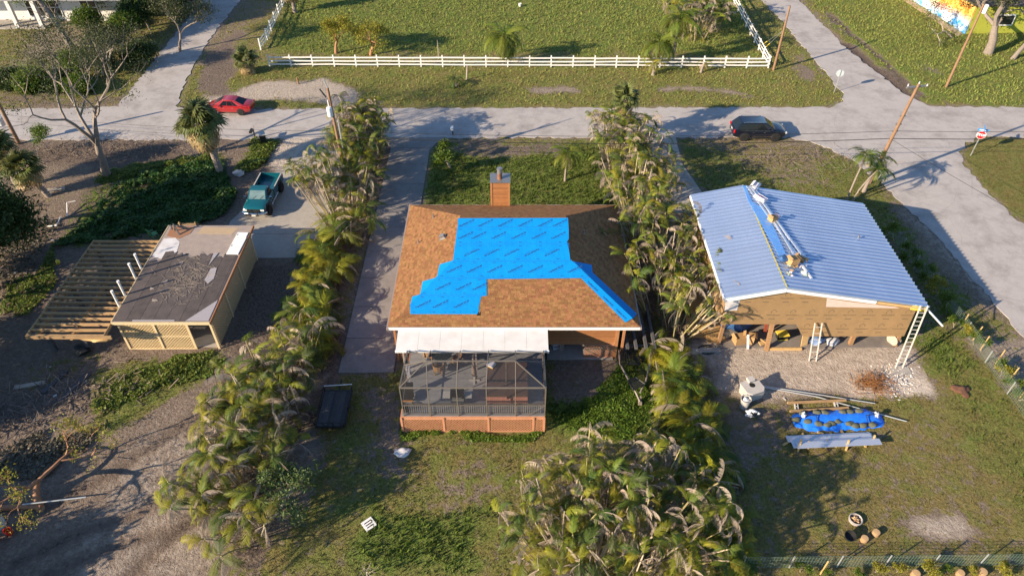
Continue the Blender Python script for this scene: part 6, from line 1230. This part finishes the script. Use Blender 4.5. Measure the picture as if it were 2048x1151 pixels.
q=G(1668,185); q.z=0; s2=thing('stop_sign','stop sign seen from its bare metal back beyond the junction','sign',q); part('post',MB().beam(q+V3((0,0,-.2)),q+V3((0,0,2.5)),.06,.05),m_steel,s2); n2_=V3((-.25,-.97,0)); part('sign_plate',MB().slab(octo(q+V3((0,0,2.1))-n2_*.05,V3((.97,-.25,0)),z_,.40),.012,n2_),m_sk,s2)
def mailbox(u,v,h,label,mat):
    q=G(u,v); q.z=gz(q.x,q.y); t_=thing('mailbox',label,'mailbox',q); part('post',MB().box(-.05,.05,-.05,.05,-.1,h),m_blk,t_,local=True); mb=MB(); P=[(-.12,0),(.12,0),(.12,.15),(.07,.24),(-.07,.24),(-.12,.15)]; mb.slab([(a,-.28,h+b) for a,b in P],-.56,(0,-1,0)); part('box',mb,mat,t_,local=True); part('flag',MB().box(.122,.135,.0,.04,h+.1,h+.32),m_redl,t_,local=True)
mailbox(511,277,1.05,'black mailbox on a thin post at the driveway of the left lot',m_blk); mailbox(906,270,.95,'black and white mailbox post beside the concrete driveway',m_white)
q=G(528,286); bn=thing('wheeled_bin','dark wheeled bin with a pale lid beside the black mailbox','bin',q,.4); part('body',MB().add([(-.22,-.25,.06),(.22,-.25,.06),(.22,.25,.06),(-.22,.25,.06),(-.29,-.32,.95),(.29,-.32,.95),(.29,.32,.95),(-.29,.32,.95)],MB.BF),m_blk,bn,local=True); part('lid',MB().obox((0,-.02,1.0),(.6,.68,.06),(.1,0,0)),m_rail,bn,local=True)
for s in (-1,1): part('wheel',MB().lathe([(0,-.03),(.12,-.03),(.12,.03),(0,.03)],(s*.25,.28,.12),10,(0,math.pi/2,0)),m_tyre,bn,local=True)
q=G(597,168); solo('bollard',MB().tube([(q.x,q.y,-.1),(q.x-.03,q.y,.75)],.09,8),m_pole,'short dark wooden post in the pale sand across the road','post',smooth=40)
q=G(1040,13); solo('white_bucket',MB().lathe([(.16,0),(.2,.38),(.17,.38),(.14,.1)],q,12),m_white,'white bucket standing far out in the grass field','bucket',smooth=40)
q=G(877,118); solo('dead_stem',MB().tube([(q.x,q.y,-.1),(q.x+.03,q.y,1.2),(q.x,q.y,2.2)],[.05,.04,.02],6),m_pale,'thin dead stem behind the white fence','stem'); q=G(933,160); solo('dead_stem',MB().tube([(q.x,q.y,-.1),(q.x+.1,q.y,1.0),(q.x+.13,q.y,1.6)],[.08,.07,.05],6),m_pale,'pale dead palm stem on the verge beside the tiny palm','stem')
# ================================================================ wire fences with stakes and young shrubs
m_wf=M('green_wire',(.16,.22,.17),rough=.5); m_stk=M('yellow_wood_stake',(.55,.38,.15),(.45,.3,.12),scale=5,rough=.8)
def wire_fence(a,b,label,h=1.1,pitch=2.4):
    a,b=V3(a),V3(b); t_=thing('wire_fence',label,'fence',a,0,'green wire fences'); k_=max(1,round((b-a).length/pitch))
    for i in range(k_+1):
        p=a.lerp(b,i/k_); part('post',MB().box(p.x-.025,p.x+.025,p.y-.025,p.y+.025,-.2,h+.05),m_steel,t_)
    mb=MB(); n_=int((b-a).length/.16)
    for i in range(n_): p=a.lerp(b,i/n_); mb.beam(p,p+V3((0,0,h)),.008,.008)
    for j in range(8): z=.05+j*(h-.05)/7; mb.beam(a+V3((0,0,z)),b+V3((0,0,z)),.01,.01)
    part('wire_mesh',mb,m_wf,t_,kind='stuff')
wire_fence((31.0,26.0,0),(30.6,36.4,0),'green wire fence along the right boundary, near part'); wire_fence((30.5,36.6,0),(30.0,45.0,0),'green wire fence along the right boundary, shaded far part'); wire_fence((11.6,17.3,0),(28.5,17.5,0),'green wire fence along the bottom right edge'); wire_fence((11.55,17.4,0),(11.75,23.5,0),'green wire fence beside the small yellow palms')
def shrubmesh(seed,mat):
    mb,tips=grow(seed,1.0,.02,3,(3,3),.6,.7,.2,(0,0),.35); return mb.mesh('stems',m_pale),leaves(tips,16,.10,.06,mat,seed)
SH=[shrubmesh(300+i,m_brt if i%2 else m_yl) for i in range(4)]
def shrub(x,y,label,s=1.,group='young shrubs along the wire fences'):
    t_=thing('young_shrub',label,'shrub',(x,y,gz(x,y)-.02),R.uniform(0,6),group); a,b=R.choice(SH); t_.scale=(s,)*3; link('stems',a,t_); link('foliage',b,t_)
for i,(u,v) in enumerate(((1908,655),(1930,672),(1948,690),(1962,703),(1985,735),(2000,752),(2020,775),(2035,800))):
    q=G(u,v); shrub(q.x,q.y,f'young shrub by the right wire fence, {["farthest","second","third","fourth","fifth","sixth","seventh","nearest"][i]} from the house',R.uniform(.8,1.1))
for i,(u,v) in enumerate(((1921,655),(1945,680),(1960,700),(1990,728),(2016,762),(2040,795),(1640,1148))):
    q=G(u,v); solo('wood_stake',MB().beam((q.x,q.y,-.1),(q.x+R.uniform(.05,.2),q.y+R.uniform(-.1,.1),1.25),.05,.05),m_stk,['yellow stake at the far end of the near right wire fence','second yellow stake along the right wire fence','third yellow stake along the right wire fence','fourth yellow stake along the right wire fence','fifth yellow stake along the right wire fence','yellow stake nearest the camera at the right wire fence','short yellow stake in the bottom wire fence'][i],'stake','yellow stakes by the shrubs')
for i,u in enumerate((1492,1600,1650,1702,1748,1790,1845,1895,1940,1998)):
    q=G(u,1140); shrub(q.x,q.y-.1,f'small shrub in the row by the bottom wire fence, {["first","second","third","fourth","fifth","sixth","seventh","eighth","ninth","last"][i]} from the left',R.uniform(.5,.9))
for i,(x,y) in enumerate(((30.1,44.0),(30.3,42.0),(30.4,40.0),(30.4,38.0),(30.6,36.8))): shrub(x,y,f'shaded shrub at the far right fence beside the metal roofed house, {["farthest","second","third","fourth","nearest"][i]}',1.4)
m_stump=M('pale_cut_wood',(.50,.33,.17),(.42,.27,.13),scale=6,rough=.85); m_sbk=M('light_bark',(.40,.26,.14),(.3,.19,.1),scale=8,rough=.95)
def stump(u,v,label,s=1.):
    s*=.72
    q=G(u,v); t_=thing('stump_stool',label,'stump',(q.x,q.y,gz(q.x,q.y)-.02),R.uniform(0,3),'cut log stools'); part('log',MB().lathe([(.24*s,0),(.27*s,.05),(.25*s,.2),(.26*s,.42*s),(.24*s,.44*s)],(0,0,0),16),m_sbk,t_,local=True,smooth=40); part('cut_face',MB().lathe([(0,.452*s),(.215*s,.445*s),(.22*s,.435*s)],(0,0,0),16),m_stump,t_,local=True,smooth=40)
stump(1727,1080,'cut log stool between the black tub and the other log'); stump(1750,1068,'cut log stool on the right of the fire ring'); stump(1828,1151,'cut log at the bottom edge, left of three',1.1); stump(1918,1149,'cut log at the bottom edge, middle of three'); stump(1962,1147,'cut log at the bottom edge, right of three',1.1)
q=G(1697,1075); bk=thing('plastic_tub','large black plastic tub tilted beside the log stools','tub',q,0); part('tub_body',MB().lathe([(.21,0),(.27,.33),(.30,.35),(.27,.35),(.25,.30),(.19,.05),(0,.04)],(0,0,.06),18,(rad(14),rad(-8),0)),m_blk,bk,local=True,smooth=40)
q=G(1710,1040); fp=thing('fire_ring','white rimmed fire ring with charred logs in the dry grass','fire pit',q)
part('ring',MB().lathe([(.34,0),(.36,.2),(.32,.22),(.29,.18),(.29,.04)],(0,0,-.02),20),M('ash_white_rim',(.45,.42,.4),(.2,.18,.17),scale=5,rough=.9),fp,local=True,smooth=40); part('ash_bed',MB().lathe([(.30,.06),(0,.1)],(0,0,0),16),M('ash',(.06,.055,.05),(.14,.13,.12),scale=8,rough=1),fp,local=True)
for i in range(5): a=i*1.3; part('charred_log',MB().tube([(math.cos(a)*.22,math.sin(a)*.22,.1),(-math.cos(a)*.12,-math.sin(a)*.15,.18)],.05,6),R.choice((m_stump,m_pole)),fp,local=True)
# ================================================================ stacks on the right lawn
tp=thing('tarp_pile','long pile under a bright blue tarp held down by sandbags','tarp pile',G(1680,850))
m_bt=M('bright_blue_tarp',(.01,.14,.72),(.02,.20,.80),scale=2,rough=.5,bump=1.0,bscale=3)
c=G(1677,837,.15); mb=MB(); nu,nv=36,12; vs=[]
for i in range(nu+1):
    s=i/nu*2-1
    for j in range(nv+1):
        t=j/nv*2-1; wd=.78*(1-abs(s)**5*.55)*(1+.07*math.sin(i*1.7)); z=.34*(1-abs(t)**2.2)*(1-abs(s)**6)+.03+.018*math.sin(i*2.3+j*1.9); vs.append((c.x+s*2.75,c.y+t*wd+.06*math.sin(i*.7)+s*.12,max(.012,z)))
mb.add(vs,[(i*(nv+1)+j,(i+1)*(nv+1)+j,(i+1)*(nv+1)+j+1,i*(nv+1)+j+1) for i in range(nu) for j in range(nv)]); part('tarp',mb,m_bt,tp,smooth=60)
ORD='first second third fourth fifth sixth seventh eighth ninth last'.split()
m_sbag=M('green_sandbag',(.075,.085,.06),(.12,.125,.085),scale=6,rough=.9)
for i,(u,v) in enumerate(((1592,838),(1616,842),(1637,846),(1655,848),(1664,845),(1676,842),(1699,846),(1711,850),(1727,850),(1745,848),(1606,826),(1634,824),(1650,824),(1686,823),(1700,822),(1718,821))):
    q=G(u,v,.3 if v>830 else .35); solo('sandbag',lump((q.x,q.y,.2 if v>830 else .26),(.26,.18,.13),i,1,2,.2),m_sbag,f'olive sandbag, {ORD[i if v>830 else i-10]} from the left on the {"near" if v>830 else "far"} edge of the blue tarp','sandbag',f'sandbags on the {"near" if v>830 else "far"} edge of the blue tarp',smooth=60)
for i,(u,v,sg) in enumerate(((1607,833,1),(1753,832,-1))):
    q=G(u,v,.3); part('dark_strap',MB().tube([q+V3((0,.3,.1)),q+V3((0,0,.22)),q+V3((sg*.7,-.05,.18)),q+V3((sg*.7,-.5,.05))],.03,4),m_blk,tp); part('knot',lump((q.x,q.y+.05,q.z),(.14,.18,.2),20+i,1,2),M('pale_rag',(.5,.52,.55),rough=.9),tp,smooth=60)
for i,(a,b,lb) in enumerate((((1575,805),(1692,800),'far'),((1580,822),(1697,815),'near'))):
    a,b=G(*a,.25),G(*b,.25); solo('timber_beam',MB().beam(a,b,.12,.12),m_jo,f'long timber beam on concrete blocks behind the blue tarp, {lb} one','timber','timber beams behind the blue tarp')
m_cb=M('grey_block',(.42,.41,.39),(.36,.35,.33),scale=8,rough=.95)
for i,(u,v,lb) in enumerate(((1592,815,'left'),(1671,810,'right'))):
    q=G(u,v); t_=thing('concrete_block',f'hollow concrete block under the timber beams, {lb} one','block',(q.x,q.y,-.01),rad(80),'concrete blocks under the timbers')
    part('block_web',MB().box(-.3,.3,-.1,-.06,0,.19),m_cb,t_,local=True); part('block_web',MB().box(-.3,.3,.06,.1,0,.19),m_cb,t_,local=True)
    for x in (-.28,0,.28): part('block_web',MB().box(x-.02,x+.02,-.058,.058,0,.19),m_cb,t_,local=True)
ms=thing('metal_sheet_stack','stack of grey metal roof sheets held between wooden stakes','metal sheets',G(1665,885))
a0,a1=G(1583,884,.35),G(1750,876,.35)
for i in range(9):
    o_=V3((R.uniform(-.15,.15),.28-.07*i,.05*i-.25)); part('metal_sheet',MB().beam(a0+o_+V3((0,.15 if i<4 else -.05,0)),a1+o_+V3((R.uniform(-.2,.1),.15 if i<4 else -.05,0)),.42,.025),m_fl,ms)
for u,v,h in ((1596,903,.9),(1692,901,.75),(1744,890,.7),(1616,898,.5),(1652,896,.5)): q=G(u,v); part('stake',MB().beam((q.x,q.y,-.15),(q.x+.02,q.y+.22,h),.09,.07),m_stk,ms)
for u in (1610,1666,1725): q=G(u,880); part('bearer',MB().box(q.x-.05,q.x+.05,q.y-.5,q.y+.5,-.02,.075),m_stk,ms)
for i,(u,v) in enumerate(((1570,888),(1640,866),(1684,865))): q=G(u,v); solo('wood_offcut',MB().obox(q+V3((0,0,.05)),(.35,.12,.08),(0,0,.5-i)),m_stk,['yellow wood offcut left of the metal sheets','yellow wood offcut between tarp and metal sheets, left one','yellow wood offcut between tarp and metal sheets, right one'][i],'offcut')
for i,(a,b,lb) in enumerate((((1518,770),(1750,806),'upper'),((1630,792),(1813,842),'lower'),((1518,772),(1640,794),'leftmost'))):
    a,b=G(*a,.14),G(*b,.14); solo('metal_pipe',MB().tube([a,b],.035,7),m_steel,f'long grey metal pipe lying behind the blue tarp, {lb} one','pipe','grey pipes behind the blue tarp',smooth=50)
q=G(1500,790); bx=thing('bin_cluster','pale grey moulded box with a black hole beside the dirt yard','bin',q,.35); m_gb=M('pale_grey_bin',(.46,.43,.40),(.38,.36,.34),scale=3,rough=.7)
part('box_body',MB().add([(-.5,-.45,-.02),(.5,-.45,-.02),(.5,.45,-.02),(-.5,.45,-.02),(-.58,-.5,.8),(.58,-.5,.8),(.58,.5,.8),(-.58,.5,.8)],MB.BF),m_gb,bx,local=True); part('box_lid',MB().slab([(-.62,-.3,.86),(-.4,-.55,.86),(.4,-.55,.86),(.62,-.3,.86),(.62,.3,.86),(.2,.6,.86),(-.62,.5,.86)],.08,(0,0,1)),m_gb,bx,local=True); part('port',MB().lathe([(0,.872),(.18,.872),(.18,.866)],(0,.1,0),14),m_dark,bx,local=True); part('back_hood',MB().obox((.1,.45,.95),(.4,.35,.2),(.2,0,0)),m_gb,bx,local=True)
q=G(1487,813); bn=thing('trash_can','grey round trash can full of rubbish below the moulded box','bin',q); part('can',MB().lathe([(.24,-.02),(.30,.75),(.33,.78),(.29,.78),(.27,.6),(0,.58)],(0,0,0),16),m_rail,bn,local=True,smooth=40); part('rubbish',lump((0,0,.58),(.22,.22,.14),5,1,2),m_white,bn,local=True,smooth=60)
q=G(1503,828); solo('rubbish_bag',lump(q,(.36,.28,.2),15,1,3,.45),m_white,'torn white rubbish bag on the grass below the trash can','bag',smooth=60); solo('black_scrap',lump(q+V3((.1,-.1,.12)),(.2,.3,.12),16,1,2,.4),m_blk,'black plastic scrap lying on the torn white bag','scrap',smooth=60)
# brush heap, rubble, hole in the lawn
def twigs(c,n_,rx,ry,hz,mat,name,label,cat,th=.012,ln=(.2,.7)):
    mb=MB()
    for _ in range(n_):
        p=V3((c.x+R.gauss(0,rx),c.y+R.gauss(0,ry),R.random()**2*hz)); d=V3((R.gauss(0,1),R.gauss(0,1),R.gauss(.2,.5))).normalized()*R.uniform(*ln)
        if (p+d).z<.0: d.z=abs(d.z)
        mb.beam(p,p+d,th*R.uniform(.6,1.6),th)
    return props(solo(name,mb,mat,label,cat),kind='stuff')
twigs(G(1745,770),420,.6,.38,.55,M('rusty_dead_needles',(.30,.13,.04),(.2,.09,.03),scale=2,rough=.9,rnd=.35,rmode='island'),'dead_brush','rust brown dead brush heap at the edge of the sand','brush')
twigs(G(1600,318),260,4.0,1.4,.25,M('grey_twigs',(.28,.22,.17),(.18,.14,.11),scale=2,rough=.9,rnd=.4,rmode='island'),'brush_litter','grey brush litter along the verge by the black car','brush',.015,(.3,1.0))
twigs(G(250,300),700,5.5,1.1,.2,MATS['grey_twigs'],'brush_litter','grey mulch and twig litter on the verge below the road','brush',.02,(.2,.7))
twigs(V3((-31,26.5,0)),320,2.2,1.2,.3,M('burnt_twigs',(.10,.085,.075),(.18,.15,.13),scale=2,rough=.95,rnd=.4,rmode='island'),'burnt_brush','dark burnt brush behind the coppery tree','brush',.025,(.3,1.0))
twigs(G(150,790),260,2.4,1.2,.12,MATS['grey_twigs'],'brush_litter','scattered sticks and scraps in front of the joist deck','brush',.03,(.2,.9))
rb=MB()
for _ in range(420):
    q=G(1795+R.gauss(0,18),755+R.gauss(0,16)); s=R.uniform(.02,.075); rb.obox(q+V3((0,0,s*.2)),(s*2,s*1.5,s),(R.random(),R.random(),R.random()*3))
props(solo('rubble',rb,M('white_rubble',(.6,.58,.55),(.45,.42,.4),scale=5,rough=.95,rnd=.2,rmode='island'),'white stone rubble spilled at the foot of the long ladder','rubble'),kind='stuff')
q=G(1921,781); solo('dirt_mound',lump((q.x,q.y,-.05),(.5,.42,.16),33,1,3,.3),M('red_brown_dirt',(.16,.075,.045),(.1,.05,.03),scale=6,rough=1),'small red brown dirt mound with a hole in the right lawn','mound',smooth=60)
# plywood sheets and hose beside the metal roofed house
m_osb=M('osb_board',(.48,.29,.11),(.36,.21,.08),scale=9,rough=.85,rnd=.1)
for i,(u,v,rz) in enumerate(((1396,655,.05),(1400,628,-.1),(1425,665,.1),(1392,600,.0))): q=G(u,v); solo('osb_sheet',MB().obox((q.x,q.y,.05+.03*i),(1.3,2.0,.02),(0,.02,rz)),m_osb,['golden board sheet lying between hedge and house, front left','golden board sheet lying between hedge and house, second row','golden board sheet lying against the wrapped wall','golden board sheet lying farthest back between hedge and house'][i],'board')
q=G(1414,615); solo('grey_panel',MB().obox((q.x+.1,q.y,.75),(.05,1.3,1.5),(0,.35,.2)),M('grey_panel',(.35,.34,.36),rough=.7),'grey panel leaning on the wrapped side wall','panel')
q=G(1408,700); hs=MB()
for k_ in range(3): hs.tube([(q.x+.45*math.cos(a*.4)*(1+.1*k_)+.1*k_,q.y+.35*math.sin(a*.4)*(1+.12*k_),.03+.03*k_) for a in range(17)],.025,5,False)
solo('hose_coil',hs,m_blk,'black hose coiled on the ground by the plywood sheets','hose')
q=G(1412,705); solo('concrete_kerb',MB().obox(q+V3((0,.1,.08)),(1.9,.35,.18),(0,0,.05)),m_conc,'pale concrete kerb block beside the black hose','kerb block')
# small things on lawns and the left lot
q=G(805,906); solo('plastic_sheet',lump((q.x,q.y,0),(.47,.33,.12),41,1,3,.22),m_poly,'crumpled white plastic sheet on the shaded lawn','plastic sheet',smooth=60)
q=G(738,1048); cr_=thing('square_vent_frame','white square vent frame lying on the lawn','vent frame',(q.x,q.y,0),rad(40)); part('plate',MB().box(-.31,.31,-.31,.31,.0,.07),m_white,cr_,local=True)
for i in range(3): part('slot',MB().box(-.2,.2,-.19+i*.15,-.13+i*.15,.071,.075),m_dark,cr_,local=True)
q=G(20,1066); solo('red_bucket',MB().lathe([(.15,0),(.19,.36),(.20,.38),(.16,.38),(.13,.06),(0,.05)],(q.x,q.y,0),14),M('red_plastic',(.62,.035,.015),rough=.4),'red bucket at the lower left edge','bucket',smooth=40)
q=G(-2,1050); solo('white_drum',MB().lathe([(.35,0),(.38,.5),(.34,1.0),(.0,1.05)],(q.x,q.y,0),14),M('dull_white_plastic',(.55,.55,.55),rough=.6),'dull white plastic drum cut by the left edge','drum',smooth=40)
solo('metal_pipe',MB().tube([G(45,1008,.5),G(172,993,.35)],.04,7),m_steel,'pale grey pipe lying across the coppery tree foot','pipe',smooth=50)
solo('fallen_log',MB().tube([G(-10,1016,.15),G(40,1012,.2),G(82,1013,.2)],[.16,.15,.13],8),m_gum,'coppery log lying at the foot of the tree at the lower left','log',smooth=50)
for i,(P,lb) in enumerate((([(151,402),(134,405),(135,432)],'white bent pipe standing in the vines'),([(121,434),(113,450),(93,453)],'white bent pipe lying left of the vines'))): solo('bent_pipe',MB().tube([G(*P[0],.5),G(*P[1],.5),G(*P[2],.05)],.05,6),m_pvc,lb,'pipe',smooth=40)
for i,(u,v,s,lb) in enumerate(((112,380,(1.4,.4,.15),'flat pale plank on the ground behind the leaning trunk'),(60,770,(1.8,.3,.1),'pale plank on the dirt in front of the joist deck'),(110,765,(.35,1.9,.14),'dark charred beam lying in the dirt, left one'),(150,775,(.35,2.4,.14),'dark charred beam lying in the dirt, right one'))):
    q=G(u,v); solo('loose_plank',MB().obox(q+V3((0,0,s[2]/2-.02)),s,(0,0,-.35 if i>1 else .25)),m_pale if i<2 else m_dk,lb,'plank')
q=G(117,526); solo('yellow_jug',MB().lathe([(.14,0),(.16,.2),(.08,.3),(.05,.34)],(q.x,q.y,0),10),m_yel,'small yellow jug on the shaded ground left of the joists','jug',smooth=40)
q=G(168,704); solo('black_bag',lump((q.x,q.y,0),(.55,.45,.35),44,1,2,.3),m_blk,'black rubbish bag under the corner of the joist deck','bag',smooth=60)
q=G(695,345); 
for i in range(14):
    u,v=R.choice(((R.uniform(40,420),R.uniform(730,830)),(R.uniform(20,110),R.uniform(470,560)),(R.uniform(1440,1600),R.uniform(740,800)))); q=G(u,v); 
    solo('litter_scrap',MB().obox((q.x,q.y,.03),(R.uniform(.08,.3),R.uniform(.06,.2),.04),(R.uniform(-.3,.3),R.uniform(-.3,.3),R.uniform(0,3))),R.choice((m_white,m_pale,m_gb)),'small pale scrap of rubbish lying on bare dirt','litter','pale scraps littering the dirt')
q=G(448,350); solo('wrapped_bundle',lump((q.x+1.3,q.y,0),(.5,.35,.3),46,1,2,.35),m_gb,'pale bundle on the ground right of the shaggy fan palm','bundle',smooth=60)
